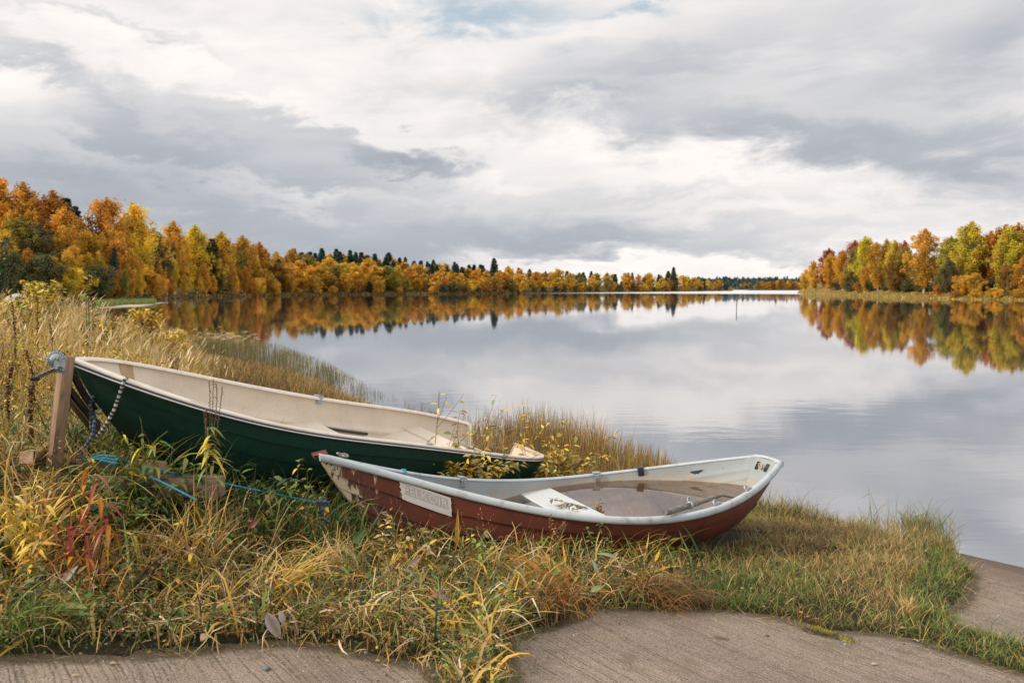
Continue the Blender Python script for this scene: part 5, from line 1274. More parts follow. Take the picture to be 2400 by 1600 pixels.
undergrowth('meadow_leaves', 'yellow and green leaves of herbs growing through the left meadow', 11000, -12, -2.2, 4.6, 15, lambda x, y, px, py, d: meadow(x, y, px, py, d) * (fbm(x, y, 1.1, 137) > .45) * np.clip(8 / y, .3, 1), dict(yellow=4, olive=3, gold=2, brown=1.5, fresh=1.2, rust=1, dark=1.5), (.025, .065), (.1, .62), 138)

def leafcloud(name, label, n, x0, x1, y0, y1, dens, weights, size, hr, seed, capped=False):
    r = np.random.default_rng(seed); P, px, py, d = scatter(n, x0, x1, y0, y1, r, dens); n = len(P); h = U(r, n, *hr)
    if capped: h = np.minimum(h, cap(P, h + .05, r) - .02)
    P[:, 2] += np.maximum(h, .01); V, f = leaf_quads(P, U(r, n, *size), r); c = np.repeat(pal(n, weights, r, .3), 4, 0)
    me = mesh_np(name, V, f, M['blade'], c, False); o = bpy.data.objects.new(name, me); COL.objects.link(o); return set_tag(o, label, None, None, 'stuff')
leafcloud('herb_layer', 'feathery small leaved green and brown herbs filling the front bank', 90000, -4, 1.7, 3.0, 6.6, lambda x, y, px, py, d: wild_mask(x, y, px, py, d, .0) * sstep(1700, 1500, px) * (fbm(x, y, 2.4, 151) > .42) * (.3 + .7 * fbm(x, y, 6, 152)), dict(green=3, fresh=2, olive=2.4, dark=3.4, brown=2.4, gold=.8), (.006, .014), (.01, .17), 153)
leafcloud('meadow_herbs', 'yellow brown leafy herb stems crowding the left bank', 70000, -13, -2.2, 4.4, 18, lambda x, y, px, py, d: meadow(x, y, px, py, d) * (fbm(x, y, .9, 155) > .40) * np.clip(8 / y, .3, 1), dict(yellow=4, gold=3, olive=3, brown=2.6, rust=1.4, fresh=1.2, dark=1.4, pale=.6), (.008, .020), (.05, .75), 156, True)

# ------------------------------------------------------------------ single plants
def plant(name, label, cat, px, py, loc=None):
    b = ground_px(px, py) if loc is None else np.asarray(loc, float); t = thing(name, label, cat, b); return t, b
def jitter(v, s, r): return np.asarray(v) + r.normal(0, s, 3)
def stem_curve(b, top, r, bend=.05, n=7):
    q = np.linspace(0, 1, n)[:, None]; mid = r.normal(0, bend, 3) * np.array([1, 1, .2]); return b + (top - b) * q + mid * (4 * q * (1 - q))
def P_up(b, px, py): # point above base whose projection is px,py at the base's depth
    return at_depth(px, py, b[1])
# red-orange willowherb
def willowherb():
    r = np.random.default_rng(3); t, b = plant('willowherb', 'red and orange willowherb with drooping lance leaves in front of the timbers', 'plant', 185, 1400)
    sm, lm = MB(), MB()
    for tx, ty, nl in ((185, 1085, 20), (150, 1120, 16), (225, 1100, 18), (200, 1190, 16), (120, 1200, 12), (240, 1180, 12)):
        top = P_up(b, tx, ty) + np.array([0, r.normal(0, .06), 0]); S = stem_curve(b + r.normal(0, .02, 3) * np.array([1, 1, 0]), top, r, .03, 9); sm.tube(S, np.linspace(.004, .0018, 9), (.28, .09, .03), 5)
        for i in range(nl):
            q = r.uniform(.25, 1.0); p = np.array([np.interp(q, np.linspace(0, 1, 9), S[:, k]) for k in range(3)]); a = r.random() * 6.283; el = r.uniform(-.5, .7)
            c = pal(1, dict(orange=4, rust=3, gold=1), r)[0] if r.random() < .75 else np.array((.33, .05, .035))
            lm.leaf(p, (math.cos(a) * math.cos(el), math.sin(a) * math.cos(el), math.sin(el)), (0, 0, 1), r.uniform(.07, .15), r.uniform(.014, .026), c, r.uniform(.5, 1.3), .3, 6, .8, c * .8, c * 1.15)
    sm.build('stem', M['stem'], t); lm.build('foliage', M['plantleaf'], t)
willowherb()
# loosestrife with brown seed spikes
def loosestrife():
    r = np.random.default_rng(5); t, b = plant('loosestrife', 'tall loosestrife with thin brown seed spikes and hanging yellow green leaves', 'plant', 492, 1395); sm, lm, fm = MB(), MB(), MB()
    top = P_up(b, 488, 1000); S = stem_curve(b, top, r, .012, 12); sm.tube(S, np.linspace(.0045, .003, 12), (.20, .16, .07), 6)
    for tx, y0, y1 in ((490, 985, 892), (500, 1000, 888), (506, 992, 898), (522, 1000, 905), (484, 1000, 958), (478, 1010, 965)):
        e = P_up(b, tx, y1); s0 = P_up(b, 490 + (tx - 490) * .5, y0 + 25); sp = stem_curve(s0, e, r, .006, 9); sm.tube(sp, .0016, (.16, .09, .05), 5)
        for i in range(60):
            q = .18 + .82 * i / 60; p = np.array([np.interp(q, np.linspace(0, 1, 9), sp[:, k]) for k in range(3)]); a = r.random() * 6.283; v = np.array([math.cos(a), math.sin(a), .5]) * .0065
            fm.leaf(p, v, r.normal(size=3), r.uniform(.006, .013), .005, pal(1, dict(brown=4, rust=2), r)[0], 0, .4, 3)
    for i in range(46):
        py = r.uniform(1000, 1125); p = P_up(b, 490 + r.normal(0, 5), py); a = r.random() * 6.283; el = r.uniform(-.1, .7); c = pal(1, dict(yellow=3, olive=3, fresh=3), r)[0] * .9
        lm.leaf(p, (math.cos(a) * math.cos(el), math.sin(a) * math.cos(el), math.sin(el)), (0, 0, 1), r.uniform(.045, .095), r.uniform(.012, .022), c, r.uniform(.7, 1.6), .3, 6, .8, c)
    sm.build('stem', M['stem'], t); lm.build('foliage', M['plantleaf'], t); fm.build('seed_spikes', M['stem'], t)
loosestrife()
# lobed leaf plants by the timbers
def lobed(name, label, cat, px, py, n, spread, H, weights, seed, size=(.05, .085), name_cat=None):
    r = np.random.default_rng(seed); t, b = plant(name, label, cat, px, py); sm, lm = MB(), MB()
    for i in range(n):
        a = r.random() * 6.283; R = spread * r.random() ** .6; tip = b + np.array([math.cos(a) * R, math.sin(a) * R * .7, H * r.uniform(.35, 1)]); S = stem_curve(b + r.normal(0, .02, 3) * np.array([1, 1, 0]), tip, r, .03, 5); sm.tube(S, .0022, (.12, .13, .05), 4)
        c = pal(1, weights, r)[0]; h = r.random() * 6.283; L = r.uniform(*size)
        for k, (da, f) in enumerate(((0, 1), (.75, .8), (-.75, .8), (1.5, .55), (-1.5, .55))):
            lm.leaf(tip, (math.cos(h + da), math.sin(h + da), r.uniform(-.15, .35)), (r.normal(0, .2), r.normal(0, .2), 1), L * f, L * f * .62, c * r.uniform(.85, 1.1), .25, .3, 5, .75, c * .85, c * 1.3)
    sm.build('stem', M['stem'], t); lm.build('foliage', M['plantleaf'], t); return t
GRN = dict(green=3, dark=3, fresh=.6)
lobed('bramble_plant', 'dark green lobed leaf plant spreading below the long timber', 'plant', 300, 1275, 34, .20, .26, GRN, 11)
lobed('bramble_plant', 'green lobed leaf plant climbing over the middle of the long timber', 'plant', 350, 1235, 26, .13, .30, GRN, 12)
lobed('bramble_plant', 'green and yellow lobed leaf plant right of the long timber', 'plant', 590, 1210, 30, .24, .25, dict(green=3, fresh=2, yellow=.8, dark=2), 13)
lobed('bramble_plant', 'dark green leafy plant between the rope and the red bow', 'plant', 660, 1250, 30, .26, .2, GRN, 14)
lobed('bramble_plant', 'small bright green plant beside the brown seed heads under the red hull', 'plant', 1255, 1320, 12, .10, .20, dict(green=3, fresh=3), 15, (.035, .055))
lobed('bramble_plant', 'yellow green leaf plant hanging by the red stem', 'plant', 715, 1190, 16, .16, .30, dict(yellow=2, fresh=2, olive=2), 16, (.04, .06))
# yellow leaved bush in front of the red hull
def herb(name, label, cat, b, stems, weights, seed, L=(.03, .06), W=.42, nl=26, stemcol=(.20, .10, .05), r_stem=.0028, el=(-.3, .9), curl=(.1, .6), q0=.25, bend=.05):
    r = np.random.default_rng(seed); t = thing(name, label, cat, b); sm, lm = MB(), MB(); b = np.asarray(b, float)
    for tx, ty, dD in stems:
        top = at_depth(tx, ty, b[1] + dD); S = stem_curve(b + r.normal(0, .025, 3) * np.array([1, 1, 0]), top, r, bend, 9); sm.tube(S, np.linspace(r_stem, r_stem * .4, 9), stemcol, 5)
        for i in range(nl):
            q = r.uniform(q0, 1.0) ** .8; p = np.array([np.interp(q, np.linspace(0, 1, 9), S[:, k]) for k in range(3)]); a = r.random() * 6.283; e = r.uniform(*el); c = pal(1, weights, r)[0]; l = r.uniform(*L)
            d = np.array((math.cos(a) * math.cos(e), math.sin(a) * math.cos(e), math.sin(e))); lm.leaf(p + d * .006, d, (r.normal(0, .3), r.normal(0, .3), 1), l, l * W * r.uniform(.8, 1.15), c, r.uniform(*curl), r.uniform(.1, .4), 5, .8, c * r.uniform(.75, 1.1), c * 1.15)
    sm.build('stem', M['stem'], t); lm.build('foliage', M['plantleaf'], t); return t
YEL = dict(gold=2, olive=2.4, yellow=1.6, tan=1.6, fresh=.6, brown=1)
herb('meadowsweet', 'pale yellow leaved plant rising in front of the red bow planks', 'plant', ground_px(915, 1350), [(915, 1195, .0), (890, 1245, .05), (945, 1240, 0), (975, 1255, .02), (1000, 1235, .1), (870, 1262, -.05), (930, 1280, -.1), (1005, 1275, 0)], dict(yellow=2, pale=2.2, olive=2, tan=2, gold=1), 31, (.03, .07), .42, 20)
herb('meadowsweet', 'low yellow and brown leaved plant under the red hull, left of the golden reed leaf', 'plant', ground_px(1010, 1345), [(1010, 1262, 0), (1040, 1258, .05), (1045, 1290, -.1), (985, 1300, -.1)], dict(pale=1, olive=2, tan=2, brown=2), 32, (.025, .05), .45, 18)
herb('hogweed', 'dried brown seed head plant standing before the middle of the red hull', 'plant', ground_px(1290, 1350), [(1290, 1205, 0), (1325, 1220, .03), (1340, 1262, 0), (1300, 1240, 0)], dict(brown=4, rust=1.5, tan=1), 33, (.010, .02), .9, 34, (.16, .09, .05), .003, (-.2, 1.2), (0, .2), .72, .02)
def reedleaf():
    r = np.random.default_rng(8); t, b = plant('reed_blade', 'single golden reed with an upright folded leaf before the red hull', 'plant', 1072, 1350); lm, sm = MB(), MB()
    sm.tube(stem_curve(b, P_up(b, 1070, 1275), r, .005), .0028, (.42, .22, .05), 5)
    lm.leaf(P_up(b, 1070, 1278), P_up(b, 1074, 1172) - P_up(b, 1070, 1278), (.2, -1, .1), .25, .030, (.55, .30, .05), .02, .5, 8, .55, (.50, .33, .10))
    lm.leaf(P_up(b, 1068, 1285), P_up(b, 1040, 1300) - P_up(b, 1070, 1268), (0, 0, 1), .17, .018, (.55, .36, .12), .7, .4, 7)
    lm.leaf(P_up(b, 1070, 1270), P_up(b, 1084, 1222) - P_up(b, 1070, 1268), (.2, -1, .1), .12, .008, (.52, .30, .07), .1, .4, 6)
    sm.build('stem', M['stem'], t); lm.build('foliage', M['plantleaf'], t)
reedleaf()
# sprawling yellow leaved willow behind the red boat
def willow(label, base, tips, seed, nl, weights):
    r = np.random.default_rng(seed); t = thing('willow_bush', label, 'shrub', base); sm, lm = MB(), MB(); base = np.asarray(base, float)
    def leaves(S, n, q0=.2):
        for i in range(n):
            q = r.uniform(q0, 1.0); p = np.array([np.interp(q, np.linspace(0, 1, len(S)), S[:, k]) for k in range(3)]); a = r.random() * 6.283; e = r.uniform(-.7, .6); c = pal(1, weights, r)[0]; l = r.uniform(.045, .085)
            d = np.array((math.cos(a) * math.cos(e), math.sin(a) * math.cos(e), math.sin(e))); lm.leaf(p + d * .008, d, (r.normal(0, .4), r.normal(0, .4), 1), l, l * r.uniform(.38, .5), c, r.uniform(.0, .5), r.uniform(.1, .5), 5, .8, c * r.uniform(.7, 1.1), c * 1.15)
    for tx, ty, D, k in tips:
        e = at_depth(tx, ty, D); S = stem_curve(base + r.normal(0, .03, 3), e, r, .06, 10); sm.tube(S, np.linspace(.006, .0018, 10), (.13, .075, .05), 5); leaves(S, int(nl * k), .3)
        for j in range(3):
            q = r.uniform(.35, .85); p = np.array([np.interp(q, np.linspace(0, 1, 10), S[:, m]) for m in range(3)]); e2 = p + (e - base) * r.uniform(.18, .35) + r.normal(0, .10, 3); S2 = stem_curve(p, e2, r, .02, 6); sm.tube(S2, np.linspace(.003, .001, 6), (.13, .075, .05), 4); leaves(S2, int(nl * k * .45), .15)
    sm.build('branch', M['stem'], t); lm.build('foliage', M['plantleaf'], t)
WL = dict(yellow=3, gold=3.2, olive=2.6, fresh=1, tan=1.2)
b1 = at_depth(1000, 1150, 7.05); b1[2] = .34
willow('sprawling willow with yellow leaves lying across the stern of the green boat', b1, [(1030, 920, 7.0, .25), (1105, 1010, 7.0, .7), (1180, 960, 7.6, .6), (1240, 1020, 7.6, .8), (1130, 1075, 6.85, 1.4), (1060, 1085, 6.8, 1.6), (1210, 1075, 7.0, 1.1), (1085, 1110, 6.75, 1.5), (1270, 1060, 7.6, .8), (1150, 1030, 7.1, .8), (1105, 1060, 6.8, 1.2)], 41, 30, WL)
b2 = at_depth(1260, 1135, 8.1); b2[2] = .22
willow('yellow leaved willow leaning right over the reeds behind the red boat', b2, [(1290, 985, 8.3, .8), (1360, 1010, 8.4, .8), (1455, 1005, 8.3, .5), (1330, 1060, 8.1, 1.3), (1400, 1060, 8.3, 1.0), (1285, 1065, 8.0, 1.4), (1225, 985, 8.5, .8), (1310, 1095, 7.9, 1.3), (1380, 1085, 8.1, 1.2)], 42, 30, WL)
# arching sedge tufts
def tuft(label, px, py, n, L, weights, seed, hd=None, spread=.06, th1=(1.2, 2.5), w=(.003, .0065), th0=(.05, .5)):
    r = np.random.default_rng(seed); b = ground_px(px, py); P = b + np.column_stack([r.normal(0, spread, n), r.normal(0, spread * .7, n), np.zeros(n)]); P[:, 2] = ground_z(P[:, 0], P[:, 1]) ; g = Blades(); c = pal(n, weights, r)
    h = ang(r, n) if hd is None else r.normal(hd, .7, n)
    g.add(P, U(r, n, *L), U(r, n, *w), h, U(r, n, *th0), U(r, n, *th1), c * .82, c * 1.1, r, 8, .06); return g.build('sedge_tuft', label, 'blade', None, 'grass tuft', None, b)
tuft('golden orange sedge tuft arching to the left before the red hull', 1300, 1395, 240, (.25, .52), dict(gold=4, orange=2, olive=1.5, straw=1, rust=1), 51, math.pi * .98, .08)
tuft('red brown sedge tuft hanging over the edge of the slipway', 1300, 1430, 200, (.22, .45), dict(rust=3, tan=2, brown=2, orange=1.5), 52, -1.2, .09)
tuft('yellow green sedge tuft with wide arching blades under the middle of the red hull', 1470, 1330, 190, (.25, .48), dict(gold=2.5, olive=3, fresh=1.4, yellow=1), 53, None, .06, (1.4, 2.6))
tuft('brown drooping sedge tuft at the corner of the slipway', 1520, 1420, 330, (.22, .48), dict(brown=4, rust=2, tan=2, olive=1), 54, -.9, .09, (1.5, 2.4))
tuft('flattened brown sedge tuft trailing right along the slipway', 1570, 1415, 160, (.25, .46), dict(brown=4, rust=3), 55, -.15, .06, (.7, 1.2), (.003, .005), (.8, 1.1))
tuft('straw yellow grass tuft bending over in the middle of the front bank', 640, 1420, 110, (.3, .55), dict(straw=3, gold=3, yellow=1), 56, .2, .07, (1.3, 2.2), (.006, .011))
tuft('pale yellow broad bladed grass tuft at the left edge', 60, 1300, 90, (.3, .6), dict(yellow=3, straw=3, gold=2, fresh=1), 57, None, .09, (.6, 1.6), (.009, .016))
tuft('long green grass tuft at the lower left corner', 60, 1500, 160, (.2, .45), dict(green=3, fresh=2, olive=2), 58, .3, .09, (1.2, 2.1))
tuft('dry cream coloured grass tuft with twisted leaves beside the slipway gap', 860, 1470, 70, (.2, .42), dict(straw=4, gold=2, pale=1), 59, -1.0, .07, (1.6, 2.6), (.007, .013))
tuft('bent straw coloured tuft on the bank below the red stem', 800, 1360, 90, (.25, .5), dict(straw=4, gold=2, tan=1), 60, 2.6, .07, (1.3, 2.3), (.006, .011))
tuft('tan grass tuft with crossing blades below the long timber', 440, 1340, 110, (.25, .6), dict(straw=3, tan=2, gold=3), 61, None, .09, (.8, 2.2), (.006, .012))
tuft('upright golden reed grass in front of the rope', 500, 1290, 26, (.3, .55), dict(gold=4, straw=2), 62, None, .10, (.1, .8), (.010, .016), (.0, .35))
o = tuft('light green moss grass filling the gap between the slabs', 1110, 1575, 420, (.04, .14), dict(fresh=3, olive=3, straw=1, green=1), 63, None, .09, (.6, 1.8)); o.name = 'gap_grass'; o['kind'] = 'stuff'; del o['category']
tuft('small olive grass patch growing in the slab at the bottom edge', 1490, 1572, 170, (.025, .06), dict(olive=4, gold=2, straw=1), 64, None, .04, (.6, 1.6), (.003, .005))
tuft('dark green tuft leaning out at the corner of the turf by the water', 2165, 1250, 300, (.15, .36), dict(green=3, dark=2, olive=2, tan=2), 65, None, .12, (.4, 1.5))
tuft('pale spiky grass tuft on the turf near the wet slab', 2130, 1445, 130, (.08, .18), dict(straw=4, olive=2), 66, None, .03, (.2, 1.0))
tuft('reed grass with drooping green leaves in front of the green bow', 345, 1195, 46, (.45, .85), dict(fresh=2, olive=3, gold=1.5), 67, None, .10, (.9, 2.2), (.014, .024), (.0, .4))
tuft('dark green grass tuft against the green hull', 690, 1230, 110, (.3, .62), dict(green=3, dark=4), 68, None, .14, (.7, 1.7), (.007, .012))
tuft('dark green grass tuft below the green bow', 470, 1205, 120, (.35, .68), dict(green=3, dark=4), 69, None, .14, (.7, 1.7), (.007, .012))
# big single leaves
def bigleaf(label, px, py, dpx, dpy, W0, col, mat='plantleaf', lift=.02, D=None, curl=.2, fold=.25, mid=None, name='leaf', cat='leaf', nrm=(0, -.35, 1)):
    b = ground_px(px, py) + np.array([0, 0, lift]) if D is None else at_depth(px, py, D)
    e = at_depth(dpx, dpy, b[1] + (.0 if D is None else 0)); W = W0 * .62; k_ = .8; mb = MB(); L = k_ * np.linalg.norm(e - b); mb.leaf(b, e - b, nrm, L, W, col, curl + .15, fold + .15, 9, .75, np.array(col) * .9, mid); o = mb.build(name, M[mat], None, loc=b); return set_tag(o, label, cat)
bigleaf('large white dead leaf drooping over the slab edge', 625, 1435, 668, 1518, .095, (.50, .46, .44), 'deadleaf', 0, 3.78, .15, .15, (.30, .24, .2), nrm=(.3, -1, .35))
bigleaf('curled white underside of a second leaf folded on the white dead leaf', 655, 1430, 675, 1480, .05, (.52, .48, .47), 'deadleaf', 0, 3.77, .6, .3, nrm=(.5, -1, .2))
bigleaf('pale grey leaf standing among dark leaves at the left', 142, 1370, 178, 1322, .055, (.55, .55, .52), 'deadleaf', 0, 3.95, .3, .2, nrm=(.2, -1, .3))
bigleaf('broad green dock leaf arching at the lower left', 205, 1425, 60, 1395, .075, (.17, .23, .05), 'plantleaf', 0, 3.72, .35, .35, (.32, .34, .12))
bigleaf('second broad green dock leaf below the first at the lower left', 210, 1440, 75, 1412, .08, (.10, .16, .045), 'plantleaf', 0, 3.70, .25, .35, (.25, .27, .10))
bigleaf('dark green oval leaf at the foot of the red bow', 825, 1270, 862, 1232, .085, (.035, .10, .03), 'plantleaf', 0, 4.75, .1, .3, (.09, .17, .05), nrm=(.3, -1, .5))
bigleaf('grey green thistle leaf standing at the slab corner', 1402, 1345, 1385, 1300, .04, (.20, .27, .15), 'plantleaf', 0, 4.4, .1, .3, (.36, .40, .25), nrm=(.1, -1, .3))
bigleaf('grey green leaf bending over the sedge tuft', 1445, 1310, 1395, 1277, .05, (.18, .26, .11), 'plantleaf', 0, 4.5, .3, .3, (.30, .36, .2))
bigleaf('pale green leaf low beside the thistle leaf', 1385, 1385, 1420, 1366, .05, (.27, .32, .12), 'plantleaf', 0, 4.25, .2, .3, nrm=(0, -1, .8))
bigleaf('blue green narrow leaf lying in the front bank', 950, 1330, 1000, 1368, .045, (.16, .25, .17), 'plantleaf', 0, 4.3, .1, .3, (.35, .4, .3))
bigleaf('crimson leaf in the dark plants near the red bow', 585, 1235, 607, 1212, .06, (.17, .035, .04), 'plantleaf', 0, 4.6, .1, .3, nrm=(0, -1, .4))
bigleaf('brown grey leaf tilted in the middle of the front bank', 960, 1325, 985, 1305, .065, (.36, .27, .22), 'deadleaf', 0, 4.3, .3, .3, nrm=(0, -1, .2))
bigleaf('large brown leaf with a pink edge in the front bank', 1010, 1395, 1072, 1397, .05, (.30, .17, .12), 'deadleaf', 0, 4.1, .2, .2)
bigleaf('folded tan leaf near the bottom of the front bank', 470, 1500, 490, 1480, .08, (.33, .22, .14), 'deadleaf', .03, 3.65, .5, .4)
# dead black stalk leaning on the bank
def stalk():
    r = np.random.default_rng(2); t, b = plant('dead_stalk', 'black rotten stalk leaning to the right on the front bank', 'dead plant', 285, 1440); mb = MB()
    for k, (ex, ey) in enumerate(((385, 1300), (375, 1320), (360, 1345), (340, 1335))):
        mb.tube(stem_curve(b + r.normal(0, .02, 3), at_depth(ex, ey, b[1] + .1), r, .02, 9), np.linspace(.011 - .002 * k, .003, 9), (.02, .017, .016), 6)
    mb.build('stem', M['bark'], t)
    mb = MB()
    for i in range(22):
        q = r.uniform(.3, 1); p = b + (at_depth(372, 1318, b[1] + .1) - b) * q; mb.tube([p, p + r.normal(0, .035, 3)], [.003, .001], (.03, .022, .02), 4)
    mb.build('twigs', M['bark'], t)
stalk()
# dark stalks with seed heads in the left meadow
def docks():
    r = np.random.default_rng(17)
    spots = [(25, 690, 880, 9, 'tall dark seed stalk at the left edge of the meadow'), (88, 700, 890, 9.5, 'dark brown seed stalk next to the edge stalk'), (60, 820, 1000, 6.5, 'rusty dock stalk left of the winch'), (30, 850, 1010, 6, 'rusty dock stalk close to the left edge'), (118, 760, 860, 9, 'dark brown stalk above the winch'), (75, 905, 1040, 5.4, 'rusty seed stalk left of the winch post')]
    for px, y0, y1, D, lab in spots:
        b = at_depth(px + 4, y1, D); b[2] = float(ground_z(b[0], b[1])); t = thing('dock_stalk', lab, 'plant', b, None); e = at_depth(px, y0, D); S = stem_curve(b, e, r, .03, 9); mb = MB(); mb.tube(S, np.linspace(.006, .002, 9), (.10, .055, .04), 5); mb.build('stem', M['stem'], t); mb = MB()
        for i in range(170):
            q = r.uniform(.35, 1); p = np.array([np.interp(q, np.linspace(0, 1, 9), S[:, k]) for k in range(3)]); v = r.normal(0, .018, 3); c = pal(1, dict(brown=3, rust=2), r)[0] * .6; mb.leaf(p, v, r.normal(size=3), .022, .016, c, 0, .3, 3)
        mb.build('seed_head', M['deadleaf'], t)
docks()
def tall_herb():
    r = np.random.default_rng(29); D = 11.0; b = at_depth(207, 860, D); b[2] = float(ground_z(b[0], b[1])); herb('tall_herb', 'tall dark stemmed herb with green leaves sticking up above the meadow', 'plant', b, [(206, 640, 0), (200, 690, .1), (216, 700, 0)], dict(green=3, fresh=2, olive=2, yellow=1), 30, (.07, .13), .42, 16, (.08, .05, .04), .009, (-.2, .9), (.2, .6), .45, .03)
tall_herb()
# yellow shrubs on the left bank
def bank_shrub(label, px, ytop, D, W, weights, seed, nst=16, nl=46):
    nst = int(nst * 1.6); nl = int(nl * 1.5)
    b = at_depth(px, 900, D); b[2] = float(ground_z(b[0], b[1])); r = np.random.default_rng(seed)
    ybase = float(to_px(b)[1]); st = [(px + W * (2 * r.random() - 1), ytop + (ybase - ytop) * (r.random() ** 1.6) * .6 + abs(r.normal(0, 4)), r.normal(0, .25)) for i in range(nst)]
    return herb('yellow_shrub', label, 'shrub', b, st, weights, seed + 1, (.06, .11), .5, nl, (.12, .08, .05), .006, (-.4, .9), (.1, .5), .35, .08)
YS = dict(yellow=5, gold=2.5, olive=1.2, straw=1)
bank_shrub('bright yellow shrub at the end of the left bank before the water', 335, 722, 15.5, 42, YS, 71, 20, 40)
bank_shrub('lower yellow shrub right of the bright yellow shrub', 405, 768, 15.0, 34, YS, 73, 14, 36)
bank_shrub('yellow green shrub topping the left meadow', 100, 655, 14, 45, dict(yellow=5, olive=2, fresh=1), 75, 18, 40)
bank_shrub('yellow green shrub at the left edge of the meadow', 30, 690, 12, 40, dict(yellow=4, olive=3, fresh=1), 77, 16, 36)
bank_shrub('olive and yellow shrub on the slope behind the green bow', 235, 745, 12, 45, dict(olive=4, yellow=2, brown=1.5, gold=2), 79, 16, 36)
bank_shrub('dark leaved bush rising at the left edge before the far wood', -8, 545, 24, 30, dict(dark=5, green=2, pale=.4), 81, 18, 60)

# ------------------------------------------------------------------ winch post
def winch_stand():
    D = 5.0; foot = at_depth(128, 1075, D + .02); top = at_depth(157, 834, D + .0); gnd = float(ground_z(foot[0], foot[1])); ax_ = top - foot; foot = foot - ax_ / np.linalg.norm(ax_) * max(foot[2] - gnd + .03, 0)
    t = thing('winch_stand', 'brown timber post with a grey hand winch and diagonal brace at the green bow', 'boat winch', (foot[0], foot[1], gnd))
    mb = MB(); wbox(mb, foot, top, .072, .072, (.58, .81, 0), .005); mb.build('post', M['wood'], t)
    mb = MB(); wbox(mb, at_depth(150, 908, D + .05), at_depth(226, 1006, D + .42), .05, .075, (0, 0, 1), .005); mb.build('brace', M['wood_grey'], t)
    # winch: drum and gear wheel on the camera side of the post
    a = np.array([.42, -.90, .06]); a /= np.linalg.norm(a); C = at_depth(131.5, 842, D - .06)
    w = thing_part('winch', t, C)
    mb = MB(); mb.disc(C - a * .055, a, .036, .09, 24); mb.disc(C - a * .10, a, .054, .006, 30); mb.build('drum', M['black'], w)
    mb = MB(); k = 64; aa = np.linspace(0, 2 * np.pi, k, endpoint=False); u = np.cross(a, (0, 0, 1.)); u /= np.linalg.norm(u); v = np.cross(u, a)
    rad = .0525 + .0022 * np.sign(np.sin(aa * 16)); ring = lambda rr_, h: C + a * h + (np.cos(aa) * rr_)[:, None] * u + (np.sin(aa) * rr_)[:, None] * v
    mb.grid(np.stack([ring(rad * .0, -.004), ring(rad - .002, -.004), ring(rad, -.003), ring(rad, .003), ring(rad - .002, .004), ring(rad * .62, .004), ring(rad * .60, .0065), ring(rad * .0, .0065)]), close=True); gw = mb.build('gear_wheel', M['galv'], w); mb = MB()
    for k_ in range(26):
        v_ = 2 * np.pi * k_ / 26; e1 = np.cos(v_) * u + np.sin(v_) * v; mb.box(C + a * .0045 + e1 * .043, e1 * .005, np.cross(a, e1) * .0018, a * .0012)
    mb.disc(C + a * .0072, a, .006, .002, 12); mb.build('gear_marks', M['black'], gw)
    mb = MB(); P = [at_depth(x, y, D - .085) for x, y in ((128, 845), (143, 832), (156, 838), (151, 875), (122, 873))]; P = np.array(P)
    n = len(P); mb.add(np.concatenate([P, P - a * .004]), [(i, (i + 1) % n, n + (i + 1) % n, n + i) for i in range(n)], [(0, i, i + 1) for i in range(1, n - 1)] + [(n, n + i + 1, n + i) for i in range(1, n - 1)]); mb.build('side_plate', M['zinc'], w, False)
    for x, y in ((134, 841), (147, 838), (148, 868), (142, 866), (127, 868)):
        mb = MB(); mb.disc(at_depth(x, y, D - .087), a, .0055, .006, 12); mb.build('bolt', M['galv'], w)
    hub = at_depth(133.5, 863, D - .10); mb = MB(); mb.box(hub, u * .014, v * .014, a * .012, bev=.003); mb.disc(hub + a * .014, a, .008, .008, 14)
    arm0, arm1 = at_depth(131, 865, D - .11), at_depth(84, 886, D - .13); d = arm1 - arm0; L = np.linalg.norm(d); s2 = np.cross(d / L, a); mb.box((arm0 + arm1) / 2, d / 2, s2 * .0125, a * .003, bev=.002); mb.build('crank', M['zinc'], w)
    mb = MB(); g0, g1 = at_depth(91, 888, D - .13), at_depth(70, 887, D - .20); q = np.linspace(0, 1, 7)[:, None]; mb.tube(g0 + (g1 - g0) * q, [.010, .0125, .0125, .0125, .013, .0125, .008], k=12); mb.build('grip', M['black'], w)
    mb = MB(); p0, p1 = at_depth(156, 841, D - .02), BOW_EYE; q = np.linspace(0, 1, 8)[:, None]; S = p0 + (p1 - p0) * q; S[:, 2] -= .03 * np.sin(np.pi * q[:, 0]); sd = np.cross(p1 - p0, (.3, -.9, 0.2)); sd /= np.linalg.norm(sd)
    G = np.stack([S - sd * .022, S - sd * .022 + a * .004, S + sd * .022 + a * .004, S + sd * .022]); mb.grid(G); mb.build('strap', M['black'], w)
def thing_part(name, parent, loc):
    o = bpy.data.objects.new(name, None); COL.objects.link(o); o.parent = parent; o.location = (0, 0, 0); return o
winch_stand()
def timber(name, label, p0, p1, w, h, mat='wood_grey', up=(0, 0, 1)):
    mb = MB(); wbox(mb, p0, p1, w, h, up, .006); o = mb.build(name, M[mat], None, loc=(np.asarray(p0) + np.asarray(p1)) / 2); return set_tag(o, label, 'timber')
timber('timber', 'long weathered timber lying under the green bow', at_depth(222, 1132, 5.02), at_depth(520, 1141, 4.92), .10, .128)
timber('timber', 'short pale timber offcut resting on the end of the long timber', at_depth(285, 1086, 5.15), at_depth(382, 1096, 5.05), .09, .07, 'wood')
timber('timber', 'square timber end sticking out of the grass left of the winch post', at_depth(62, 1072, 4.9), at_depth(104, 1068, 5.2), .09, .085, 'wood')
timber('timber', 'pale timber end under the coils of blue rope', at_depth(178, 1085, 5.1), at_depth(290, 1082, 5.2), .09, .075, 'wood')

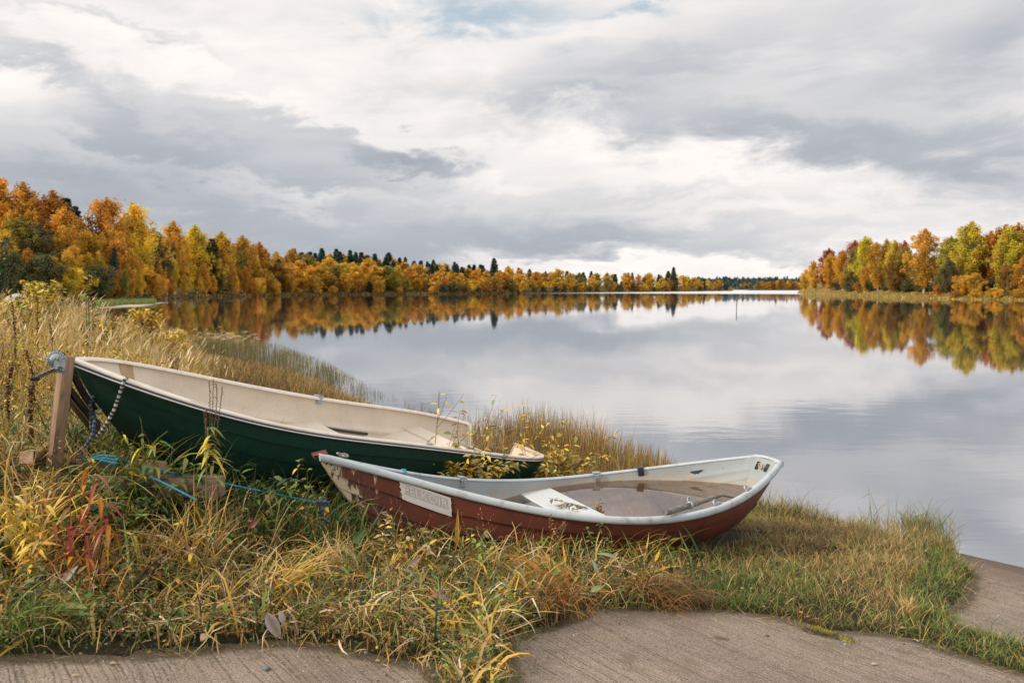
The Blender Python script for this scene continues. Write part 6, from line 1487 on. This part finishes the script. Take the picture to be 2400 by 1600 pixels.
# ------------------------------------------------------------------ ropes
def rope(name, label, pts, r0, col, col2=None, seed=1, twist=90.0, n=None, cat='rope'):
    P = np.asarray(pts, float); s_ = np.concatenate([[0], np.cumsum(np.linalg.norm(np.diff(P, axis=0), axis=1))]); n = n or max(24, int(s_[-1] / .008)); q = np.linspace(0, s_[-1], n)
    # smooth the polyline
    S = np.stack([np.interp(q, s_, P[:, k]) for k in range(3)], 1)
    for _ in range(max(2, n // 40)): S[1:-1] = .25 * S[:-2] + .5 * S[1:-1] + .25 * S[2:]
    rad = r0 * (1 + .10 * np.sin(q * twist * 6.28)); c = np.tile(np.asarray(col, float), (n, 1))
    if col2 is not None: c[np.sin(q * 6.28 / .030) > .1] = col2
    mb = MB(); mb.tube(S, rad, c, 8); return name, label, mb, P[0], cat
def put(rp): name, label, mb, loc, cat = rp; o = mb.build(name, M['rope'], None, loc=loc); return set_tag(o, label, cat)
gp, gd, go, gu = gun(GB, 294, 1)
pin = gp - go * .035 + gu * .004; pout = gp + go * .034 + gu * .0
put(rope('rope', 'black and white flecked rope hanging over the green gunwale', [pin - gu * .05 - go * .02, pin, gp + gu * .02, pout, at_depth(286, 905, pout[1] - .01), at_depth(268, 960, pout[1] - .02), at_depth(245, 1000, pout[1] - .02), at_depth(228, 1022, pout[1])], .0105, (.02, .022, .028), (.55, .52, .47), 1))
rb = np.random.default_rng(4)
pts = [BOW_EYE]
for i in range(13): pts.append(at_depth(216 + rb.normal(0, 7), 905 + (i % 7) * 18 + rb.normal(0, 4), 5.25 + rb.normal(0, .03)))
for x, y in ((222, 985), (218, 1020), (200, 1045), (190, 1062)): pts.append(at_depth(x, y, 5.2))
put(rope('rope', 'tangled dark blue rope hanging below the green bow', pts, .011, (.035, .055, .10), (.16, .20, .26), 2))
z0 = 5.1
blue = (.018, .170, .255)
put(rope('rope', 'bright blue rope stretched from the timbers to the red bow', [at_depth(196, 1080, 5.1), at_depth(215, 1068, 5.08), at_depth(255, 1067, 5.08), at_depth(285, 1079, 5.05), at_depth(330, 1092, 5.0), at_depth(450, 1117, 4.98), at_depth(600, 1148, 5.05), at_depth(745, 1178, 5.2)], .0062, blue, (.035, .27, .37), 3))
put(rope('rope', 'second blue rope strand running down from the knot into the grass', [at_depth(290, 1085, 5.05), at_depth(330, 1104, 4.95), at_depth(395, 1137, 4.8), at_depth(440, 1160, 4.72), at_depth(462, 1172, 4.7)], .0062, blue, (.03, .23, .34), 4))
kn = [at_depth(182, 1075, 5.12)]
for i in range(3): kn += [at_depth(200 + i * 5, 1078 - i * 4, 5.05), at_depth(240, 1066 + i * 6, 5.02), at_depth(275, 1070 + i * 8, 5.0), at_depth(290, 1080 + i * 3, 5.05), at_depth(262, 1090, 5.1)]
for i in range(8): kn.append(at_depth(283 + rb.normal(0, 9), 1084 + rb.normal(0, 7), 5.04 + rb.normal(0, .03)))
put(rope('rope', 'loops and knot of blue rope lying on the timbers', kn, .0062, blue, (.035, .25, .36), 5))
ch = [at_depth(748, 1178, 5.2)]
for i in range(16): ch.append(at_depth(760 + rb.normal(0, 11), 1165 + i * 4.2 + rb.normal(0, 6), 5.2 + rb.normal(0, .03)))
put(rope('rope', 'knotted grey blue mooring rope at the foot of the red stem', ch, .0105, (.10, .12, .16), (.04, .055, .09), 6))
p = RB.P(.30, 1.0, -1); p, d, o_, u_ = gun(RB, 945, -1)
put(rope('rope', 'short turquoise rope end over the rim of the red boat', [p - o_ * .05 - u_ * .03, p - o_ * .02 + u_ * .024, p + o_ * .03 + u_ * .01, p + o_ * .035 - u_ * .05], .007, (.04, .25, .28), None, 7))
p, d, o_, u_ = gun(RB, 800, 1)
kn = [p + u_ * .010 - o_ * .045 + np.array([rb.normal(0, .022), rb.normal(0, .015), .004 + abs(rb.normal(0, .012))]) for i in range(10)]
put(rope('rope', 'grey rope knot lying on the bow of the red boat', kn, .008, (.36, .34, .31), (.22, .2, .18), 8))

# ------------------------------------------------------------------ small things
def stone(label, px, py, size, col, seed, sink=.3):
    r = np.random.default_rng(seed); b = at_ramp(px, py) if slab_d(*at_ramp(px, py)[:2]) > -.05 else ground_px(px, py); mb = MB()
    th = np.linspace(0, np.pi, 8); ph = np.linspace(0, 2 * np.pi, 12, endpoint=False); T, Pp = np.meshgrid(th, ph, indexing='ij'); N = np.stack([np.sin(T) * np.cos(Pp), np.sin(T) * np.sin(Pp), np.cos(T)], -1)
    k = 1 + .22 * np.sin(3 * N[..., 0] + seed) * np.cos(2.6 * N[..., 1] + 2 * seed) + .12 * np.sin(6 * N[..., 2] + 5 * N[..., 0] + seed)
    G = N * k[..., None] * np.array([size, size * .75, size * .55]) + np.array([b[0], b[1], b[2] + size * .3]); mb.grid(G, col, close=True); o = mb.build('pebble', M['stone'], None, loc=b); return set_tag(o, label, 'pebble')
stone('blue grey pebble on the left slab', 624, 1569, .020, (.13, .155, .18), 1); stone('small pale pebble in the grass gap between the slabs', 857, 1530, .012, (.26, .28, .28), 2)
stone('small dark pebble in the middle of the right slab', 1798, 1490, .013, (.12, .10, .09), 3); stone('whitish pebble at the edge of the grass gap', 1140, 1558, .010, (.5, .48, .45), 4); stone('brown pebble near the bottom of the grass gap', 1020, 1586, .02, (.2, .16, .12), 5); stone('tiny grey pebble beside the blue grey pebble', 658, 1578, .006, (.3, .3, .3), 6)
def fallen(label, px, py, L, W, rot, col, seed):
    b = at_ramp(px, py) if slab_d(*at_ramp(px, py)[:2]) > -.02 else ground_px(px, py) + np.array([0, 0, .03]); mb = MB(); b = b + np.array([0, 0, .008]); mb.leaf(b - np.array([math.cos(rot), math.sin(rot), 0]) * L / 2, (math.cos(rot), math.sin(rot), .06), (-.1, -.2, 1), L, W, col, .12, .35, 7, .85, np.array(col) * .8, np.array(col) * .75)
    o = mb.build('birch_leaf', M['deadleaf'], None, loc=b); return set_tag(o, label, 'leaf')
OR, TN, PK = (.52, .26, .08), (.50, .34, .17), (.46, .24, .13)
for a in [('yellowish leaf on the left slab nearest the bottom edge', 178, 1585, .034, .017, .3, TN), ('tan leaf on the left slab beside the grass edge', 265, 1557, .032, .018, .1, TN), ('pale leaf beside the grass gap on the left slab', 885, 1551, .026, .016, -.5, (.55, .40, .2)),
          ('small orange leaf on the slab below the brown drooping tuft', 1351, 1460, .018, .010, .2, (.42, .16, .05)), ('orange leaf standing at the edge of the turf', 1876, 1451, .034, .020, 2.2, OR), ('pinkish tan leaf beside the orange leaf at the turf edge', 1894, 1461, .026, .016, .1, PK), ('pink brown leaf where the turf meets the slab', 1790, 1437, .026, .016, .1, PK),
          ('large pale leaf alone on the right slab', 2050, 1558, .044, .020, .2, (.58, .44, .28)), ('tan leaf near the turf corner on the right slab', 2115, 1486, .03, .018, .1, TN), ('curled brown leaf scrap on the left of the right slab', 1690, 1497, .10, .02, -.35, (.20, .13, .09)), ('orange leaf at the slab edge under the flattened tuft', 1602, 1428, .03, .02, 2.0, OR),
          ('yellow leaf lying on the green turf', 1740, 1391, .03, .02, .4, (.55, .38, .12)), ('second yellow leaf lying on the turf', 1762, 1391, .03, .02, .9, (.52, .30, .10)), ('red brown leaf low in the grass gap', 1018, 1533, .035, .022, .3, (.30, .10, .05)), ('orange brown leaf in the grass gap', 1068, 1535, .025, .018, -.6, (.40, .17, .06))]: fallen(*a, 0)
def cigarette():
    a, b = at_ramp(2142, 1499), at_ramp(2153, 1504); up = np.array([0, 0, .006]); t = thing('cigarette_end', 'cigarette end with orange filter lying on the right slab', 'litter', a); m_ = a + (b - a) * .5
    mb = MB(); mb.tube([a + up, m_ + up], .0042, (.50, .25, .08), 8); mb.build('filter', M['rope'], t); mb = MB(); mb.tube([m_ + up, b + up], .0042, (.6, .6, .6), 8); mb.build('paper', M['rope'], t)
cigarette()
def scrap():
    b = at_ramp(1973, 1510); mb = MB(); r = np.random.default_rng(3)
    for i in range(4):
        mb.leaf(b + np.array([r.normal(0, .008), r.normal(0, .006), .004]), (r.normal(), r.normal(), abs(r.normal()) * .8), r.normal(size=3), .028, .018, (.30, .32, .36), .6, .3, 4)
    o = mb.build('foil_scrap', M['deadleaf'], None, loc=b); set_tag(o, 'crumpled silvery scrap beside the moss on the right slab', 'litter')
scrap()
def moss(label, px0, py0, px1, py1, w, n, seed, weights):
    r = np.random.default_rng(seed); a, b = at_ramp(px0, py0), at_ramp(px1, py1); q = r.random(n); P = a + (b - a) * q[:, None] + np.column_stack([r.normal(0, w, n), r.normal(0, w, n), np.zeros(n)]); P[:, 2] = ramp_z(P[:, 0], P[:, 1]); g = Blades(); c = pal(n, weights, r)
    g.add(P, U(r, n, .008, .026), U(r, n, .0025, .004), ang(r, n), U(r, n, 0, 1), U(r, n, .2, 1.2), c, c * 1.1, r, 2); o = g.build('moss', label, 'blade', None, 'moss', None, a); return o
moss('yellow green moss cushion on the dark soil of the right slab', 1905, 1470, 1950, 1488, .018, 700, 1, dict(yellow=2, olive=4, fresh=2)); moss('second small moss cushion on the right slab', 1972, 1497, 1990, 1503, .012, 350, 2, dict(yellow=3, fresh=3, olive=1))
moss('dark soil and moss streak joining the two moss cushions', 1890, 1478, 1995, 1500, .028, 900, 3, dict(brown=4, dark=4))
# marker poles in the lake, lily leaves
def pole(label, px, y0, yb, r0, col, lean=0.0):
    b = at_z(px, yb, 0.0); top = at_depth(px + lean, y0, b[1]); b = b + (b - top) * .3; t = thing('marker_pole', label, 'pole', b); mb = MB(); mb.tube([b, (b + top) / 2, top], r0, col, 8); o = mb.build('shaft', M['stem'], t)
    mb = MB(); mb.disc(top, top - b, r0 * 1.35, .05, 10, col); mb.build('cap', M['stem'], t)
pole('thin red marker pole standing in the water off the left wood', 605, 690, 742, .024, (.55, .035, .02)); pole('thin green brown marker pole in the middle of the lake', 1726, 699, 724, .05, (.10, .11, .06), 1)
mb = MB(); r = np.random.default_rng(6)
for i in range(230):
    px = r.normal(520, 45); py = 788 + r.normal(0, 8) + (px - 520) * .03; b = at_z(px, py, .012); R = r.uniform(.05, .14); a = np.linspace(.3, 6.1, 9) + r.random() * 6; V = np.concatenate([[b], b + np.stack([np.cos(a) * R, np.sin(a) * R, 0 * a + r.uniform(-.006, .01)], 1)]); mb.add(V, None, [(0, i_ + 1, i_ + 2) for i_ in range(8)], pal(1, dict(pale=3, straw=3, olive=2, yellow=1), r)[0])
o = mb.build('lily_leaves', M['blade']); set_tag(o, 'scattered pale water lily leaves floating off the left bank', None, None, 'stuff')
# low sand spit and green sedge at the head of the bay
mb = MB(); rows = []
bx = np.linspace(225, 395, 30)
for k, (dy, z) in enumerate(((-2.5, -.05), (-1, .07), (1.5, .06), (4, -.05))):
    rows.append(at_z(bx, 722 - (bx - 225) * .075 + dy * np.sin(np.pi * (bx - 225) / 170) ** .5 + .8 * np.sin(bx * .08), np.full_like(bx, z)))
mb.grid(np.stack(rows), (.42, .36, .30)); o = mb.build('sandbar', M['stone']); set_tag(o, 'thin pale sandbar in the bay below the left wood', 'sandbar'); o['kind'] = 'structure'
g = Blades(); n = 5000; px = r.uniform(225, 365, n); py = r.uniform(704, 714, n) ; P = at_z(px, py, np.zeros(n)); c = pal(n, dict(green=4, fresh=2, olive=3), r); g.add(P, U(r, n, .35, .7), U(r, n, .05, .09), ang(r, n), U(r, n, 0, .3), U(r, n, .1, .8), c * .8, c, r, 3); g.build('bay_sedge', 'green sedge growing in the shallows of the bay below the left wood')
def upturned():
    D = 17.0; c = at_depth(40, 697, D); r_ = 1; t = thing('upturned_boat', 'pale rounded hull half hidden in the grass at the left edge', 'boat', c); mb = MB(); q = np.linspace(-1, 1, 17); a = np.linspace(0, np.pi, 11); Q, A_ = np.meshgrid(q, a)
    w = .16 * (1 - np.abs(Q) ** 2.4) + .01; G = np.stack([c[0] + Q * .24 * 1.0, c[1] + np.cos(A_) * w * 2, c[2] - .10 + np.sin(A_) * w], -1); mb.grid(G, (.45, .48, .5)); mb.build('hull', M['stone'], t)
    mb = MB(); mb.tube([(c[0] + x * .22, c[1], c[2] - .10 + .16 * (1 - abs(x) ** 2.4) + .015) for x in np.linspace(-1, 1, 9)], .012, (.4, .42, .45), 6); mb.build('keel', M['stone'], t)
upturned()

wb = at_depth(1408, 1196, 6.15); wb[2] = WATER_IN
herb('water_weed', 'olive leaved weed lying over the thwart inside the red boat', 'plant', wb, [(1285, 1166, .15), (1320, 1178, .1), (1350, 1186, .05), (1405, 1176, .1), (1300, 1184, .05)], dict(olive=4, brown=2, gold=1), 91, (.025, .05), .6, 12, (.10, .06, .04), .003, (-.3, .5), (.1, .5), .3, .02)
for lab, px, py, n, sd in (('tall green grass tuft in front of the long timber', 250, 1215, 80, 70), ('leafy green grass tuft between the timber and the red bow', 620, 1215, 110, 71), ('dark grass tuft at the right end of the long timber', 545, 1215, 80, 72)):
    tuft(lab, px, py, n, (.25, .5), dict(green=4, dark=3, fresh=1.5, olive=1), sd, None, .12, (.6, 1.8), (.007, .015))
tuft('bent olive grass tuft at the foot of the winch post', 140, 1130, 90, (.2, .45), dict(olive=3, straw=3, gold=2), 73, None, .10, (.6, 1.8), (.005, .011))
tuft('brown and straw grass tuft hiding the left timber end', 85, 1120, 90, (.2, .4), dict(straw=3, brown=2, gold=2), 74, None, .10, (.6, 1.8), (.006, .012))
# more leafy weeds round the boats
NET = dict(green=4, dark=3, fresh=1.5, olive=1)
herb('nettle', 'dark green nettle like weed in front of the middle of the green hull', 'plant', ground_px(450, 1265), [(405, 1095, 0), (435, 1070, .05), (470, 1090, 0), (425, 1130, -.05), (455, 1120, .05)], NET, 201, (.04, .085), .45, 26, (.09, .10, .04), .003, (-.4, .7), (.2, .8), .2, .04)
herb('nettle', 'dark green nettle like weed left of the red bow', 'plant', ground_px(625, 1290), [(560, 1105, 0), (600, 1085, .05), (640, 1100, 0), (675, 1120, 0), (615, 1140, -.05)], NET, 203, (.04, .085), .45, 26, (.09, .10, .04), .003, (-.4, .7), (.2, .8), .2, .04)
herb('yellowing_weed', 'yellow and green leaved weed leaning before the green bow', 'plant', ground_px(330, 1225), [(285, 1010, .05), (330, 980, .05), (365, 1030, 0), (310, 1060, 0)], dict(yellow=2, fresh=3, green=3, olive=2, gold=1), 205, (.05, .11), .22, 18, (.14, .14, .05), .0032, (-.2, .9), (.4, 1.2), .25, .05)
herb('yellowing_weed', 'yellow and lime leaved weed just left of the red stem', 'plant', ground_px(735, 1300), [(702, 1075, .05), (720, 1100, 0), (745, 1130, 0), (690, 1140, 0)], dict(yellow=3, fresh=3, olive=2, gold=1), 207, (.03, .06), .5, 18, (.16, .12, .05), .0026, (-.3, .9), (.1, .6), .3, .05)
herb('yellowing_weed', 'bright yellow leaved weed at the left edge of the front bank', 'plant', ground_px(75, 1390), [(30, 1140, 0), (75, 1110, .05), (110, 1170, 0), (50, 1210, 0), (95, 1230, 0)], dict(yellow=5, gold=3, straw=1, olive=1), 209, (.05, .10), .24, 22, (.25, .16, .05), .003, (-.2, .9), (.3, 1.1), .15, .05)
herb('round_leaf_weed', 'dark olive round leaved weed at the lower left of the front bank', 'plant', ground_px(95, 1460), [(60, 1330, 0), (100, 1310, 0), (130, 1350, 0), (85, 1370, 0), (30, 1350, 0)], dict(dark=4, olive=3, brown=1.6, green=1), 211, (.03, .055), .75, 22, (.09, .06, .04), .003, (-.3, .6), (.1, .6), .2, .05)
herb('yarrow', 'feathery grey green weed in the middle of the front bank', 'plant', ground_px(900, 1430), [(860, 1345, 0), (900, 1330, 0), (935, 1350, 0), (880, 1370, 0), (920, 1385, 0)], dict(fresh=3, green=3, olive=2), 213, (.012, .03), .25, 80, (.12, .14, .06), .002, (-.2, 1.0), (.0, .4), .1, .04)
herb('yarrow', 'feathery green weed below the bow of the red hull', 'plant', ground_px(790, 1375), [(750, 1280, 0), (790, 1262, 0), (825, 1285, 0), (770, 1310, 0)], dict(fresh=3, green=3, olive=2), 215, (.012, .03), .25, 80, (.12, .14, .06), .002, (-.2, 1.0), (.0, .4), .1, .04)
# seed headed grasses standing above the front bank
g = Blades(); r = np.random.default_rng(221)
P, px, py, d = scatter(2600, -4, 1.2, 3.2, 6.6, r, lambda x, y, px, py, d: wild_mask(x, y, px, py, d, -.1) * sstep(1500, 1350, px) * .16)
n = len(P); c = pal(n, dict(tan=3, brown=3, straw=2, rust=1.5), r); H = U(r, n, .22, .46); hd = ang(r, n); t0 = U(r, n, 0, .25); t1 = U(r, n, .1, .6)
g.add(P, H, np.full(n, .0025), hd, t0, t1, c, c, r, 5)
for k in range(7):
    q = .68 + .05 * k; a_ = t0 + .5 * t1; Pt = P + np.stack([np.sin(a_) * np.cos(hd) * H * q, np.sin(a_) * np.sin(hd) * H * q, np.cos(a_) * H * q], 1)
    g.add(Pt, U(r, n, .012, .028), U(r, n, .004, .007), ang(r, n), U(r, n, .3, 1.2), U(r, n, 0, .6), c, c, r, 2)
g.build('seed_grass', 'thin brown grass stalks with seed heads standing over the front bank')
# rough sedge along the far waterlines
g = Blades(); n = 9000; px_ = r.uniform(1874, 2600, n); of = r.uniform(-.6, 7, n) ** 1.0; b = shore_r(px_); rad_ = np.linalg.norm(b[:, :2], axis=1); k_ = (rad_ + of) / rad_
P = np.stack([b[:, 0] * k_, b[:, 1] * k_, np.interp(of, [-1.2, 0, 1.2, 4, 9], [-.2, .06, .35, .75, 1.2]) - .1], 1); c = pal(n, dict(tan=3, olive=3, gold=2, brown=2, yellow=1, fresh=.6), r, .3)
g.add(P, U(r, n, .2, .62), U(r, n, .08, .2), ang(r, n), U(r, n, 0, .6), U(r, n, .1, 1.0), c * .9, c, r, 2)
n = 9000; px_ = r.uniform(-50, 1715, n); of = r.uniform(-.6, 3.5, n); b = shore_far(px_); rad_ = np.linalg.norm(b[:, :2], axis=1); k_ = (rad_ + of) / rad_
P = np.stack([b[:, 0] * k_, b[:, 1] * k_, np.clip(of, -.2, .5) * .3], 1); c = pal(n, dict(brown=4, olive=3, tan=1.5, dark=2, gold=1), r, .3)
g.add(P, U(r, n, .3, .9), U(r, n, .12, .3), ang(r, n), U(r, n, 0, .6), U(r, n, .1, 1.0), c * .9, c, r, 2)
g.build('waterside_sedge', 'rough brown and olive sedge along the far waterlines')

# grass grown up along the near side of the red hull
g = Blades(); r = np.random.default_rng(301)
P, px, py, d = scatter(26000, -1.9, 2.2, 4.2, 6.6, r, lambda x, y, px, py, d: ~in_boat(RB, x, y, .86) * in_boat(RB, x, y, 1.0, .30) * (py > 1200) * sstep(1700, 1500, px) * .30 * (.2 + .8 * (fbm(x, y, 2.6, 303) > .47)))
n = len(P); ct = pal(n, dict(green=3, olive=2.4, fresh=1.4, straw=3, gold=3, tan=1.5, dark=2), r)
g.add(P, U(r, n, .16, .42), U(r, n, .005, .014), ang(r, n), U(r, n, .0, .5), U(r, n, .4, 2.0), ct * .85, ct * 1.1, r, 6, .25)
P, px, py, d = scatter(5200, -4, 1.1, 3.1, 5.4, r, lambda x, y, px, py, d: wild_mask(x, y, px, py, d, -.08) * sstep(1500, 1300, px) * (1 - .7 * lush(px, py)) * (.1 + .9 * (fbm(x, y, 1.5, 305) > .52)) * .5)
n = len(P); ct = pal(n, dict(yellow=3, gold=4, pale=2, straw=2, fresh=1.4), r)
g.add(P, U(r, n, .18, .40), U(r, n, .012, .022), ang(r, n), U(r, n, .0, .8), U(r, n, .5, 2.2), ct * .85, ct * 1.1, r, 6, .3)
g.build('broad_grass', 'broad yellowing grass blades along the red hull and through the front bank')
herb('yellowing_weed', 'yellow green leaved weed before the name plate end of the red hull', 'plant', ground_px(1130, 1360), [(1100, 1255, 0), (1135, 1240, 0), (1165, 1262, 0), (1120, 1290, 0)], dict(yellow=2, fresh=3, green=2, olive=2), 311, (.03, .06), .45, 22, (.14, .12, .05), .0026, (-.3, .9), (.1, .6), .2, .05)
herb('nettle', 'green leaved weed beside the dried seed heads before the red hull', 'plant', ground_px(1400, 1340), [(1375, 1235, 0), (1410, 1225, 0), (1430, 1250, 0)], dict(green=4, fresh=2, olive=1), 313, (.03, .06), .45, 22, (.09, .10, .04), .0026, (-.3, .8), (.1, .7), .2, .04)
